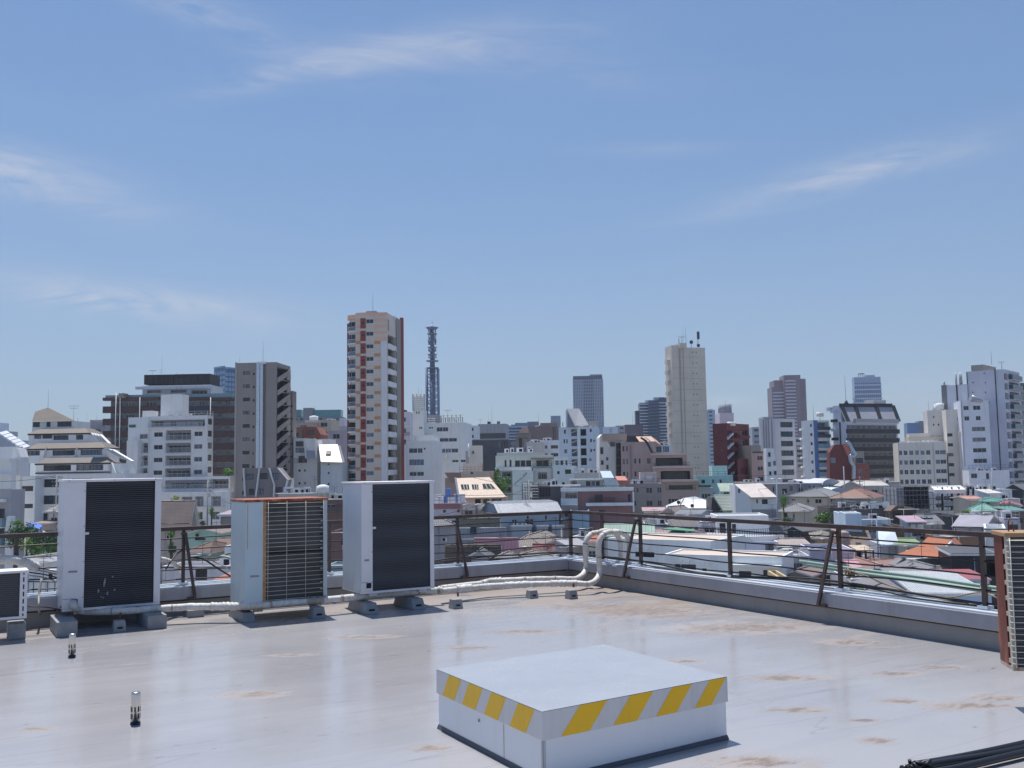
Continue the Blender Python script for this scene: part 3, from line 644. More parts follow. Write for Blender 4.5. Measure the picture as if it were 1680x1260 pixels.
# two pipes run on to the corner, rise and cross the parapet
def riser(px_v, ybase, ytop, hh, dY, over, label, start):
    base = zp(px_v - 14, ybase, hh); X = zp(px_v, ybase - 4, hh); Yv = X.y
    pts = list(start) + [base, X + Z * .10, at_y(px_v - 0.5, (ybase + ytop) / 2, Yv), at_y(px_v, ytop + 17, Yv), at_y(px_v + 8, ytop + 4, Yv + .1), at_y(px_v + 22, ytop, Yv + .35)] + over
    return lag(pts, .044, label, 6, .002)
zb1 = at_y(983, 872, 15.5)
tA, PA = riser(983, 957, 872, .17, 0, [at_y(1014, 873, 16.2), at_y(1026, 877, 16.6), at_y(1032, 888, 16.75), at_y(1031, 905, 16.8), at_y(1030, 950, 16.8)],
    'nearer white pipe rising to the right and bending over the parapet railing', [zp(722, 969.5, .19), zp(800, 962, .19), zp(880, 958, .19), zp(940, 957, .18)])
tB, PB = riser(961, 949, 873, .19, 0, [at_y(993, 871, 16.5), at_y(1008, 874, 16.9), at_y(1016, 885, 17.05), at_y(1018, 900, 17.1), at_y(1018, 950, 17.1)],
    'farther white pipe rising left of its twin and bending over the parapet railing', [zp(722, 965, .22), zp(790, 957, .22), zp(812, 953, .24), zp(880, 950, .23), zp(920, 949.5, .21)])
wrap(PA, 2, 5, .06, tA); wrap(PB, 6, 14, .052, tB); wrap(PA, 8, 12, .052, tA); wrap(PA, 14, 20, .051, tA)
for P_, t_ in ((PA, tA), (PB, tB)):
    for i in (10, 16, 22, 36, 47, 54): m = MB(); m.tube([P_[i], P_[i].lerp(P_[i + 1], .35)], .0475, TIE if i < 40 else DKTAPE, 12); m.build('tie', t_)
# hangers between blocks and pipes
for px, py, k in ((197, 1031, .14), (524, 1009, .15), (752, 994, .135), (877, 977, .125), (942, 978, .135)):
    P = floor(px, py) + Z * k; m = MB(); m.box(P - DL * .012, DL * .024, -INL * .02, Z * .06, RUST); tag(m.build('pipe_bracket'), {197: 'rusty bracket before the leftmost tall unit', 524: 'rusty bracket on the block below the rusty-lidded unit', 752: 'rusty bracket on the lone block right of the units', 877: 'rusty bracket on the left block near the corner', 942: 'rusty bracket on the right block near the corner'}[px], 'bracket', 'pipe brackets')
# thick lagged line behind the low unit and behind the first railing post
tC, _ = lag([at_y(-30, 922, 12.9), at_y(10, 918, 13.0), at_y(40, 922, 13.1), at_y(62, 932, 13.3)], .06, 'thick grey lagged pipe arching behind the low unit at the left edge')
tD, _ = lag([at_y(262, 917, 13.6), at_y(278, 921, 13.9), at_y(292, 930, 14.2), at_y(300, 938, 14.4)], .035, 'short tan lagged pipe crossing behind the first railing brace')

# ---------------------------------------------------------------- cables and conduits
CBK = plain('#1d1c1f', .5, name='black_cable'); CGR = plain('#7e9a90', .5, name='green_conduit'); CGY = plain('#9b958c', .6, name='grey_cable'); CBR = plain('#8a735c', .6, name='tan_cable')
def cable(pts, r, mat, label, name='cable', cat='cable', k=6, n=6, group=None):
    m = MB(); m.tube(smooth_path(pts, k), r, mat, n); return tag(m.build(name), label, cat, group)
def wpt(px, side, z, off=-.1):
    p = on_wall(px, side); N = INL if side == 'L' else INR; return Vector((p.x, p.y, ROOF + z)) + N * off
cable([wpt(705, 'L', .48), wpt(760, 'L', .52), wpt(850, 'L', .50), wpt(905, 'L', .50), wpt(936, 'L', .47)], .014, CBK, 'black cable tied along the lowest wire of the left railing near the corner')
cable([wpt(700, 'L', .44), wpt(740, 'L', .455), wpt(800, 'L', .50), wpt(870, 'L', .49)], .009, CBK, 'thin black cable looping below the railing wire right of the tall units')
cable([wpt(940, 'R', .47), wpt(1000, 'R', .47), wpt(1060, 'R', .46), wpt(1105, 'R', .42), wpt(1150, 'R', .415, .05), wpt(1230, 'R', .44, .02), wpt(1300, 'R', .49), wpt(1370, 'R', .50), wpt(1480, 'R', .47), wpt(1560, 'R', .45), wpt(1700, 'R', .42)], .016, CBK, 'thick black cable drooping along the top of the right parapet')
cable([wpt(1050, 'R', .44, .04), wpt(1120, 'R', .415, .08), wpt(1200, 'R', .415, .05), wpt(1280, 'R', .46, .02), wpt(1400, 'R', .47), wpt(1500, 'R', .42, -.05), wpt(1600, 'R', .415), wpt(1720, 'R', .40)], .011, CBK, 'thinner black cable drooping under the thick one on the right parapet')
cable([wpt(1296, 'R', .70, -.2), wpt(1400, 'R', .665, -.2), wpt(1500, 'R', .65, -.2), wpt(1600, 'R', .62, -.2), wpt(1720, 'R', .60, -.2)], .021, CGR, 'upper pale green conduit outside the right railing', 'conduit', 'conduit')
cable([wpt(1303, 'R', .655, -.27), wpt(1400, 'R', .61, -.27), wpt(1500, 'R', .59, -.25), wpt(1600, 'R', .565, -.25), wpt(1720, 'R', .54, -.25)], .026, CGR, 'lower and thicker pale green conduit outside the right railing', 'conduit', 'conduit')
cable([wpt(1385, 'R', .66, -.1), wpt(1420, 'R', .60, -.1), wpt(1450, 'R', .53, -.1), wpt(1500, 'R', .46, -.1), wpt(1550, 'R', .47, -.1), wpt(1600, 'R', .56, -.1), wpt(1640, 'R', .50, -.1)], .008, CBR, 'tan cable hanging in a loop between the green conduits and the coping')
cable([wpt(1385, 'R', .65, -.14), wpt(1430, 'R', .56, -.14), wpt(1480, 'R', .47, -.12), wpt(1530, 'R', .43, -.12), wpt(1580, 'R', .43, -.1)], .006, CGY, 'thin grey wire hanging beside the tan loop on the right railing')
for px, lb in ((1378, 'rag tied round the green conduits at the leaning brace'), (1600, 'brown knotted tie round the green conduits at the far right post')):
    p = wpt(px, 'R', .60, -.2); m = MB()
    for j in range(5): m.tube(smooth_path([p + Vector((random.uniform(-.06, .06), random.uniform(-.05, .05), random.uniform(-.05, .07))) for _ in range(4)], 3), .012, CBR if px == 1378 else TIE, 6)
    tag(m.build('cable_tie'), lb, 'tie')
cable([wpt(305, 'L', .80, .06), wpt(330, 'L', .76, .1), wpt(352, 'L', .62, .2), wpt(372, 'L', .50, .3), wpt(384, 'L', .48, .35)], .012, CBK, 'black cable drooping from the brace to the rusty-lidded unit')
cable([wpt(306, 'L', .80, .05), wpt(345, 'L', .80, .1), wpt(372, 'L', .76, .25), wpt(386, 'L', .62, .42), wpt(392, 'L', .35, .5), wpt(393, 'L', .2, .55)], .017, CGR, 'green hose curving down the left side of the rusty-lidded unit', 'hose', 'hose')
cable([wpt(306, 'L', .79, .02), wpt(335, 'L', .76, .05), wpt(360, 'L', .66, .1), wpt(380, 'L', .55, .3)], .008, CGY, 'thin grey cable between brace and rusty-lidded unit')
cable([at_y(300, 902, 14.1), at_y(287, 912, 14.0), at_y(272, 934, 13.7)], .011, CBK, 'short black cable behind the right corner of the leftmost tall unit')
for i, (dy, dx) in enumerate(((0, 0), (4, 3), (9, 8), (14, 2))):
    cable([at_y(48, 930 + dy, 13.2), at_y(75, 934 + dy, 13.3), at_y(100 + dx, 940 + dy * 1.3, 13.4)], .009, (CBR, CGY, CBK, CGY)[i], ('tan', 'grey', 'black', 'lowest grey')[i] + ' cable sagging between the low unit and the leftmost tall unit', group='cables behind the low unit')
cable([at_y(68, 950, 12.9), at_y(64, 975, 12.8), at_y(64, 1000, 12.7), floor(68, 1012, .05), floor(85, 1010, .05), at_y(100, 995, 12.8)], .014, CGY, 'grey hose dropping between the low unit and the leftmost tall unit', 'hose', 'hose')
cable([at_y(46, 995, 12.5), at_y(75, 996, 12.6), at_y(102, 1001, 12.8)], .008, CBK, 'thin black cable at floor height between the two left units')
# black hoses, bottom right corner of the picture
HOSE = plain('#23242a', .35, name='black_hose')
for i, (dx, dy, lb) in enumerate(((0, 0, 'rearmost'), (-20, 7, 'middle'), (12, 15, 'nearest'))):
    cable([floor(1500 + dx, 1255 + dy, .035), floor(1560 + dx, 1245 + dy, .035), floor(1640, 1229 + dy, .04), floor(1750, 1204 + dy, .035)], .025, HOSE, lb + ' black hose in the bundle at the lower right corner', 'hose', 'hose', n=10, group='bundled black hoses')
m = MB(); q = floor(1506, 1260, .045)
for j in range(4): m.tube(smooth_path([q + Vector((random.uniform(-.09, .09), random.uniform(-.04, .04), random.uniform(-.03, .05))) for _ in range(4)], 3), .012, CBK, 6)
tag(m.build('cable_tie'), 'black knotted tie round the hoses in the lower right corner', 'tie')
# ================================================================ the city: builders
def ground_z(Y): return 6.0 * min(1.0, max(0.0, (Y - 100.0) / 150.0))
_V = (0.0, 0.0, 1.0)
VIEWS = dict(A=(0, 560, 4.), B=(340, 460, 4.), C=(640, 600, 4.), D=(900, 520, 4.), E=(1260, 540, 4.), s1=(0, 760, 6.), s2=(260, 760, 6.), s3=(700, 780, 6.), s4=(960, 780, 6.), s5=(1160, 780, 6.), s6=(1400, 780, 6.), N=(0, 0, 1.))
def V(k):
    global _V; _V = VIEWS[k]
def ax(x): return _V[0] + x / _V[2]
def ay(y): return _V[1] + y / _V[2]
def asz(d): return d / _V[2]
WMESH = {}
def win_mesh(w, h, panes, fr, gl, sill=False):
    w = round(w, 1); h = round(h, 1); key = ('w', w, h, panes, fr.name, gl.name, sill)
    if key in WMESH: return WMESH[key]
    m = MB(); t = min(0.07, w * .12)
    m.poly([(-w / 2, 0, 0), (w / 2, 0, 0), (w / 2, 0, h), (-w / 2, 0, h)], gl)
    def bar(x0, x1, z0, z1, p=0.05): m.box((x0, -p, z0), (x1 - x0, 0, 0), (0, p - .002, 0), (0, 0, z1 - z0), fr)
    bar(-w / 2, w / 2, 0, t); bar(-w / 2, w / 2, h - t, h); bar(-w / 2, -w / 2 + t, t, h - t); bar(w / 2 - t, w / 2, t, h - t)
    for k in range(1, panes):
        x = -w / 2 + w * k / panes; bar(x - t / 2, x + t / 2, t, h - t)
    if sill: bar(-w / 2 - .08, w / 2 + .08, -.07, 0, .22)
    WMESH[key] = m.data('window'); return WMESH[key]
def balc_mesh(w, p, h, style, mat, slab):
    w = round(w, 1); key = ('b', w, round(p, 2), round(h, 2), style, mat.name, slab.name)
    if key in WMESH: return WMESH[key]
    m = MB(); m.box((-w / 2, -p, -0.16), (w, 0, 0), (0, p, 0), (0, 0, .158), slab)
    if style == 'solid':
        m.box((-w / 2, -p, 0), (w, 0, 0), (0, .12, 0), (0, 0, h), mat)
        for s in (-1, 1): m.box((s * w / 2 - (.12 if s > 0 else 0), -p + .121, 0), (.12, 0, 0), (0, p - .122, 0), (0, 0, h), mat)
    elif style == 'glass':
        m.box((-w / 2 + .03, -p + .03, .05), (w - .06, 0, 0), (0, .03, 0), (0, 0, h - .1), mat)
        m.box((-w / 2, -p, h - .05), (w, 0, 0), (0, .06, 0), (0, 0, .05), FR_AL)
        for s in (-1, 1): m.box((s * (w / 2 - .03) - .015, -p + .07, .05), (.03, 0, 0), (0, p - .08, 0), (0, 0, h - .1), mat)
    else:
        m.box((-w / 2, -p, h - .06), (w, 0, 0), (0, .06, 0), (0, 0, .06), mat); m.box((-w / 2, -p, .06), (w, 0, 0), (0, .05, 0), (0, 0, .06), mat)
        n = max(2, int(w / .28))
        for k in range(n + 1):
            x = -w / 2 + .02 + (w - .08) * k / n; m.box((x, -p + .005, .1), (.05, 0, 0), (0, .035, 0), (0, 0, h - .16), mat)
        for s in (-1, 1): m.box((s * (w / 2 - .03) - .03, -p + .06, h - .06), (.06, 0, 0), (0, p - .06, 0), (0, 0, .06), mat)
    WMESH[key] = m.data('balcony'); return WMESH[key]
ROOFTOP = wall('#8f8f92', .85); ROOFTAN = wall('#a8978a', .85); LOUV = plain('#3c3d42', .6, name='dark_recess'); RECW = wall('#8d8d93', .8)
class Face:
    def __init__(s, O, U, N, W): s.O = O; s.U = U; s.N = N; s.W = W; s.op = []; s.rz = math.atan2(U.y, U.x)
    def hit(s, px, py):                # -> (u, z)
        d = ray(px, py); t = (s.O - EYE).dot(s.N) / d.dot(s.N); p = EYE + d * t; return (p - s.O).dot(s.U), p.z
    def at(s, u, z, out=0.0): p = s.O + s.U * u + s.N * out; return Vector((p.x, p.y, z))
class Blk:
    """box block given by the image columns of its near vertical edge (xm) and of its two far edges, at depth Y"""
    def __init__(s, root, mat, xm, Y, a, xl, xr, yt, wl=None, wr=None, zb=None, rim=.5, roof=None, name='wall', yb=None, zt=None, he_house=False):
        a = R(a); s.root = root; s.mat = mat; s.name = name; s.rim = rim; s.roof = roof or ROOFTOP
        P = at_y(ax(xm), ay(yt), Y); s.zt = P.z if zt is None else zt
        s.L = Vector((-math.cos(a), math.sin(a), 0)); s.Rd = Vector((math.sin(a), math.cos(a), 0))
        s.wl = wl if wl else solve_t(P, s.L, ax(xl)); s.wr = wr if wr else solve_t(P, s.Rd, ax(xr))
        lim = 48 + Y * .06
        if s.wl < .5 and not wl or s.wl > lim: s.wl = 9.0
        if s.wr < .5 and not wr or s.wr > lim: s.wr = 9.0
        if he_house: s.wl = min(s.wl, 30); s.wr = min(s.wr, 13)
        s.Y = Y; s.P = Vector((P.x, P.y, 0))
        s.zb = (ground_z(Y) - 1.0 if zb is None else zb) if yb is None else at_y(ax(xm), ay(yb), Y).z
        s.f = {'L': Face(s.P + s.L * s.wl, -s.L, -s.Rd, s.wl), 'R': Face(s.P, s.Rd, -s.L, s.wr)}
        s.done = False; BLKS.append(s)
    def rect(s, face, x0, x1, y0, y1):
        f = s.f[face]; X0, X1, Y0, Y1 = ax(x0), ax(x1), ay(y0), ay(y1); u0, z1 = f.hit(X0, Y0); u1, _ = f.hit(X1, Y0); _, z0 = f.hit(X0, Y1); return u0, u1, z0, z1
    def dz(s, face, x, y, dp):
        f = s.f[face]; return f.hit(ax(x), ay(y))[1] - f.hit(ax(x), ay(y + dp))[1]
    def win(s, face, xs, y0, y1, n=1, dp=0, panes=2, rec=.14, fr=None, gl=None, sill=False, name='window', back=None, zmin=None):
        f = s.f[face]; fr = fr or FR_AL; gl = gl or G_DK; first = None
        for x0, x1 in xs:
            if first is None: first = s.rect(face, xs[0][0], xs[0][1], y0, y1); dz = s.dz(face, x0, y0, dp) if dp else 0
            u0, _ = f.hit(ax(x0), ay(y0)); u1, _ = f.hit(ax(x1), ay(y0)); z0, z1 = first[2], first[3]
            u0 = max(.05, u0); u1 = min(f.W - .05, u1)
            if u1 - u0 < .15: continue
            for k in range(n):
                a, b = z0 - k * dz, z1 - k * dz
                if a < s.zb + .2 or b > s.zt - .02: continue
                f.op.append((u0, u1, a, b, rec, back))
                me = win_mesh(u1 - u0 + .06, b - a + .04, panes, fr, gl, sill)
                put(name, me, f.at((u0 + u1) / 2, a - .02, -rec + .01), s.root, f.rz)
        return s
    def hole(s, face, x0, x1, y0, y1, n=1, dp=0, rec=1.2, back=None, panes=0, gl=None, wfrac=.8, whf=.8, fr=None):
        """deep recess (loggia, stair bay) with its own back wall and, if panes, a glazed door in it"""
        f = s.f[face]; u0, u1, z0, z1 = s.rect(face, x0, x1, y0, y1); dz = s.dz(face, x0, y0, dp) if dp else 0
        u0 = max(.05, u0); u1 = min(f.W - .05, u1)
        for k in range(n):
            a, b = z0 - k * dz, z1 - k * dz
            if a < s.zb + .2 or b > s.zt - .02: continue
            f.op.append((u0, u1, a, b, rec, back or RECW))
            if panes:
                w = (u1 - u0) * wfrac; h = (b - a) * whf
                put('window', win_mesh(w, h, panes, fr or FR_AL, gl or G_DK), f.at((u0 + u1) / 2 + random.uniform(-.1, .1) * (u1 - u0 - w), a + .02, -rec + .03), s.root, f.rz)
    def balc(s, face, x0, x1, y0, y1, n=1, dp=0, proj=1.1, style='bars', mat=None, slab=None):
        f = s.f[face]; u0, u1, z0, z1 = s.rect(face, x0, x1, y0, y1); dz = s.dz(face, x0, y0, dp) if dp else 0
        me = balc_mesh(u1 - u0, proj, z1 - z0 - .16, style, mat or FR_WH, slab or s.mat)
        for k in range(n):
            if z0 - k * dz < s.zb: break
            put('balcony', me, f.at((u0 + u1) / 2, z0 + .16 - k * dz, 0.002), s.root, f.rz)
    def band(s, face, x0, x1, y0, y1, mat, n=1, dp=0, out=.05, name='band', full=False):
        f = s.f[face]; u0, u1, z0, z1 = s.rect(face, x0, x1, y0, y1); dz = s.dz(face, x0, y0, dp) if dp else 0
        if full: u0, u1 = 0, f.W
        for k in range(n):
            a, b = z0 - k * dz, z1 - k * dz
            if b < s.zb: break
            m = MB(); m.box(f.at(u0, max(a, s.zb), .003), f.U * (u1 - u0), f.N * out, Z * (b - max(a, s.zb)), mat); m.build(name, s.root)
    def bar(s, face, X0, Y0, X1, Y1, th, mat, n=1, dp=0, o0=.0, o1=.9, name='stair_flight'):
        f = s.f[face]; u0, z0 = f.hit(ax(X0), ay(Y0)); u1, z1 = f.hit(ax(X1), ay(Y1)); dz = s.dz(face, X0, Y0, dp) if dp else 0
        t = abs(f.hit(ax(X0), ay(Y0))[1] - f.hit(ax(X0), ay(Y0 + th))[1])
        for k in range(n):
            if min(z0, z1) - k * dz < s.zb: break
            m = MB(); a = f.at(u0, z0 - k * dz - t / 2, o0); b = f.at(u1, z1 - k * dz - t / 2, o0); m.box(a, b - a, f.N * (o1 - o0), Z * t, mat); m.build(name, s.root)
    def pipe(s, face, x, mat=None, r=.07, out=.1):
        f = s.f[face]; u, _ = f.hit(ax(x), ay(0) if False else project(f.at(f.W / 2, s.zt))[1]); m = MB()
        m.tube([f.at(u, s.zb + .5, out), f.at(u, s.zt - .3, out)], r, mat or FR_AL, 6); m.build('downpipe', s.root)
    def auto(s, face, storey=3.0, bay=3.2, w=1.7, h=1.3, panes=2, gl=None, fr=None, rec=.12, top=.9, skip=.12, seed=0, base=1.0, jit=.0, name='window'):
        rnd = random.Random(seed + int(s.P.x * 7)); f = s.f[face]; n = max(1, int((f.W - .6) / bay)); off = (f.W - n * bay) / 2
        z = s.zt - top - h
        while z > s.zb + base:
            for k in range(n):
                if rnd.random() < skip: continue
                ww = w * rnd.choice((1, 1, .6)) if jit else w
                u = off + bay * (k + .5); f.op.append((u - ww / 2, u + ww / 2, z, z + h, rec, None))
                put(name, win_mesh(ww + .06, h + .04, panes, fr or FR_AL, gl or G_DK), f.at(u, z - .02, -rec + .01), s.root, f.rz)
            z -= storey
    def finish(s):
        if s.done: return
        s.done = True; m = MB(); mat = s.mat; zb, zt = s.zb, s.zt
        for k in 'LR':
            f = s.f[k]; us = {0.0, f.W}; vs = {zb, zt}
            ops = [(max(.02, o[0]), min(f.W - .02, o[1]), max(zb + .05, o[2]), min(zt - .02, o[3]), o[4], o[5]) for o in f.op]
            ops = [o for o in ops if o[1] - o[0] > .1 and o[3] - o[2] > .1]
            for o in ops: us |= {round(o[0], 3), round(o[1], 3)}; vs |= {round(o[2], 3), round(o[3], 3)}
            us = sorted(us); vs = sorted(vs)
            if len(us) * len(vs) > 60000: print('BIGGRID', s.root.get('label'))
            for j in range(len(vs) - 1):
                cz = (vs[j] + vs[j + 1]) / 2; row = [o for o in ops if o[2] < cz < o[3]]; start = None
                for i in range(len(us)):
                    solid = i < len(us) - 1 and not any(o[0] < (us[i] + us[i + 1]) / 2 < o[1] for o in row)
                    if solid and start is None: start = us[i]
                    if not solid and start is not None:
                        e = us[i] if i < len(us) else us[-1]
                        m.poly([f.at(start, vs[j]), f.at(e, vs[j]), f.at(e, vs[j + 1]), f.at(start, vs[j + 1])], mat); start = None
            for o in ops:
                u0, u1, a, b, d, bk = round(o[0], 3), round(o[1], 3), round(o[2], 3), round(o[3], 3), o[4], o[5]
                A0, A1, A2, A3 = f.at(u0, a), f.at(u1, a), f.at(u1, b), f.at(u0, b); B0, B1, B2, B3 = f.at(u0, a, -d), f.at(u1, a, -d), f.at(u1, b, -d), f.at(u0, b, -d)
                for q in ((A0, A1, B1, B0), (A2, A3, B3, B2), (A1, A2, B2, B1), (A3, A0, B0, B3)): m.poly(q, mat)
                if bk: m.poly([B0, B1, B2, B3], bk)
        # two hidden sides, parapet rim and recessed roof
        C0 = s.P; C1 = s.P + s.L * s.wl; C2 = C1 + s.Rd * s.wr; C3 = s.P + s.Rd * s.wr
        def up(p, z): return Vector((p.x, p.y, z))
        for p, q in ((C1, C2), (C2, C3)): m.poly([up(p, zb), up(q, zb), up(q, zt), up(p, zt)], mat)
        t = .22; r = s.rim; I = [C0 + s.L * t + s.Rd * t, C1 - s.L * t + s.Rd * t, C2 - s.L * t - s.Rd * t, C3 + s.L * t - s.Rd * t]; O = [C0, C1, C2, C3]
        for i in range(4):
            j = (i + 1) % 4; m.poly([up(O[i], zt), up(O[j], zt), up(I[j], zt), up(I[i], zt)], mat)
            if r > 0: m.poly([up(I[i], zt), up(I[j], zt), up(I[j], zt - r), up(I[i], zt - r)], mat)
        m.poly([up(p, zt - r) for p in I], s.roof)
        m.build(s.name, s.root, origin=up(s.P, zb))
    def on_roof(s, fl, fr_, z=0): p = s.P + s.L * (s.wl * fl) + s.Rd * (s.wr * fr_); return Vector((p.x, p.y, s.zt - s.rim + z))
BLKS = []
def bld(name, label, X, Y, cat='building', group=None):
    p = at_y(ax(X), 780, Y); return thing(name, label, cat, (p.x, p.y, ground_z(Y)), group)
POLE = plain('#55565c', .5, .4, name='antenna_metal')
def antenna(root, x, y0, y1, Y, r=.06, yagi=False, name='antenna', bars=None, m_=None):
    p = at_y(ax(x), ay(y1), Y); q = at_y(ax(x), ay(y0), Y); q = Vector((p.x, p.y, q.z)); m = MB(); M_ = m_ or POLE; r = r if m_ else r * .55
    m.tube([p, q], [r, r * .5], M_, 5)
    if yagi:
        for k, (f, w) in enumerate(((.95, 1.1), (.8, .8))):
            c = p.lerp(q, f); m.box(c - Vector((w, 0, 0)), Vector((2 * w, 0, 0)), Vector((0, .05, 0)), Z * .05, M_)
            for i in range(5): m.box(c + Vector((-w + 2 * w * i / 4.2, -.4, 0)), Vector((.04, 0, 0)), Vector((0, .8, 0)), Z * .04, M_)
    o = m.build(name, root)
    return o
def tank(root, b, fl, fr_, r=1.0, h=1.8, mat=None, leg=.6):
    c = b.on_roof(fl, fr_); m = MB(); mt = mat or WHITE; m.tube([c + Z * leg, c + Z * (leg + h), c + Z * (leg + h + .25)], [r, r, r * .35], mt, 14)
    for k in range(4):
        d = rot((r * .7, 0, 0), k * math.pi / 2 + .6); m.box(c + d - Vector((.05, .05, 0)), Vector((.1, 0, 0)), Vector((0, .1, 0)), Z * (leg + .02), mt)
    m.build('water_tank', root)
def rboxes(root, b, n, seed=1, mats=None, smax=1.5, hmax=1.4):
    rnd = random.Random(seed)
    for k in range(n):
        fl, fr_ = rnd.uniform(.12, .85), rnd.uniform(.1, .7); w, d, h = rnd.uniform(.7, smax), rnd.uniform(.5, 1), rnd.uniform(.7, hmax)
        c = b.on_roof(fl, fr_); m = MB(); M_ = rnd.choice(mats or [CASL, CAS, CONC]); m.box(c + Z * .15 + b.L * -w / 2, b.L * w, b.Rd * d, Z * h, M_)
        m.box(c + Z * .3 - b.L * w * .38 - b.Rd * .01, b.L * w * .5, b.Rd * .01, Z * h * .6, DKIN); m.build('roof_unit', root)
def rail_on(b, h=1.1, mat=None, sides='LR', name='roof_railing', inset=.1, step=1.6):
    mt = mat or FR_AL
    for k in sides:
        f = b.f[k]; m = MB()
        for z in (h, h * .5): m.box(f.at(0, b.zt + z - .06, -inset), f.U * f.W, f.N * .05, Z * .06, mt)
        n = max(1, int(f.W / step))
        for i in range(n + 1): m.box(f.at(f.W * i / n - (.05 if i == n else 0), b.zt, -inset - .001), f.U * .05, f.N * .052, Z * h, mt)
        stuff(m.build(name, b.root))
def fit_rise(b, along, yr, kind='gable'):
    A, B = (b.Rd, b.L) if along == 'R' else (b.L, b.Rd); wa, wb = (b.wr, b.wl) if along == 'R' else (b.wl, b.wr)
    q = b.P + A * wa * .5 + B * (wb * (1.0 if kind == 'shed' else .5)); px = project((q.x, q.y, b.zt + 1))[0]
    return min(6.0, max(.35, at_y(px, ay(yr), q.y).z - b.zt - .2))
def gable(b, along, rise, mat, over=.5, th=.18, kind='gable', ends=None, name='roof', zt=None):
    """pitched roof on block b; along = face whose direction the ridge follows"""
    A, B = (b.Rd, b.L) if along == 'R' else (b.L, b.Rd); wa, wb = (b.wr, b.wl) if along == 'R' else (b.wl, b.wr)
    z = b.zt if zt is None else zt; o = over
    if rise < 0: rise = fit_rise(b, along, -rise, kind)
    b.rise = rise
    P = Vector((b.P.x, b.P.y, z - o * rise / (wb / 2) * (1 if kind in ('gable', 'hip') else 0)))
    hb = wb / 2 + o; H = rise * hb / (wb / 2)
    def pt(a, bb, h=0): return P + A * a + B * bb + Z * h
    m = MB(); soff = FR_WH if b.mat is not FR_DK else FR_DK
    def slab(q, u, v):                  # q: quad/tri ring, top surface with thickness
        ua = (q[1] - q[0]).normalized(); n_ = ua.cross(q[-1] - q[0]).normalized()
        if n_.z < 0: n_ = -n_
        vd = n_.cross(ua); top = [p + n_ * th for p in q]
        uvs = [((p - q[0]).dot(ua), (p - q[0]).dot(vd)) for p in q]
        ring = top; uu = uvs
        nn = (top[1] - top[0]).cross(top[2] - top[0])
        if nn.z < 0: ring = ring[::-1]; uu = uu[::-1]
        m.poly(ring, mat, uu); low = [p - n_ * th for p in ring]; m.poly(low[::-1], soff)
        for i in range(len(ring)): j = (i + 1) % len(ring); m.poly([low[i], low[j], ring[j], ring[i]], soff if mat not in (0,) else mat)
    if kind == 'gable':
        slab([pt(-o, -o), pt(wa + o, -o), pt(wa + o, wb / 2, H), pt(-o, wb / 2, H)], 0, 0)
        slab([pt(wa + o, wb + o), pt(-o, wb + o), pt(-o, wb / 2, H), pt(wa + o, wb / 2, H)], 0, 0)
        r0, r1 = pt(-o, wb / 2, H + th), pt(wa + o, wb / 2, H + th)
        g = MB()
        for s_ in (0.02, wa - .02):
            e0 = b.P + A * s_; g.prism([Vector((e0.x, e0.y, z)) , Vector((e0.x, e0.y, z)) + B * wb, Vector((e0.x, e0.y, z)) + B * (wb / 2) + Z * (rise)], A * (.1 if s_ < 1 else -.1), b.mat)
        g.build('gable_wall', b.root)
    elif kind == 'hip':
        ri = min(hb, (wa + 2 * o) / 2) ; a0, a1 = -o + ri, wa + o - ri
        if a1 - a0 < .3: a0 = a1 = (wa) / 2
        slab([pt(-o, -o), pt(wa + o, -o), pt(a1, wb / 2, H), pt(a0, wb / 2, H)] if a1 > a0 else [pt(-o, -o), pt(wa + o, -o), pt(a0, wb / 2, H)], 0, 0)
        slab([pt(wa + o, wb + o), pt(-o, wb + o), pt(a0, wb / 2, H), pt(a1, wb / 2, H)] if a1 > a0 else [pt(wa + o, wb + o), pt(-o, wb + o), pt(a0, wb / 2, H)], 0, 0)
        slab([pt(-o, wb + o), pt(-o, -o), pt(a0, wb / 2, H)], 0, 0)
        slab([pt(wa + o, -o), pt(wa + o, wb + o), pt(a1, wb / 2, H)], 0, 0)
        r0, r1 = pt(a0, wb / 2, H + th), pt(a1, wb / 2, H + th)
    elif kind == 'shed':                # low edge on the near side, rising along B
        slab([pt(-o, -o, 0), pt(wa + o, -o, 0), pt(wa + o, wb + o, rise), pt(-o, wb + o, rise)], 0, 0)
        g = MB()
        for s_ in (0.02, wa - .12):
            e0 = b.P + A * s_ + Z * z; g.prism([e0, e0 + B * wb, e0 + B * wb + Z * rise * .95], A * .1, b.mat)
        e0 = b.P + B * (wb - .12) + Z * z; g.box(e0 + A * .12, A * (wa - .24), B * .1, Z * rise * .94, b.mat)
        g.build('gable_wall', b.root); r0 = None
    elif kind == 'shedr':               # high edge near, falling away
        slab([pt(-o, -o, rise), pt(wa + o, -o, rise), pt(wa + o, wb + o, 0), pt(-o, wb + o, 0)], 0, 0)
        g = MB(); e0 = b.P + Z * z; g.box(e0 + A * .02, A * (wa - .04), B * .1, Z * rise * .95, b.mat)
        for s_ in (0.02, wa - .12):
            e0 = b.P + A * s_ + Z * z + B * .12; g.prism([e0, e0 + B * (wb - .12), e0 + Z * rise * .93], A * .1, b.mat)
        g.build('gable_wall', b.root); r0 = None
    elif kind == 'barrel':
        n = 10; ring = []
        for i in range(n + 1):
            t = math.pi * i / n; ring.append((wb / 2 - (wb / 2 + o) * math.cos(t), rise * math.sin(t)))
        for i in range(n):
            (b0, h0), (b1, h1) = ring[i], ring[i + 1]; m.poly([pt(-o, b0, h0), pt(wa + o, b0, h0), pt(wa + o, b1, h1), pt(-o, b1, h1)][::-1], mat, [(0, i), (wa, i), (wa, i + 1), (0, i + 1)][::-1])
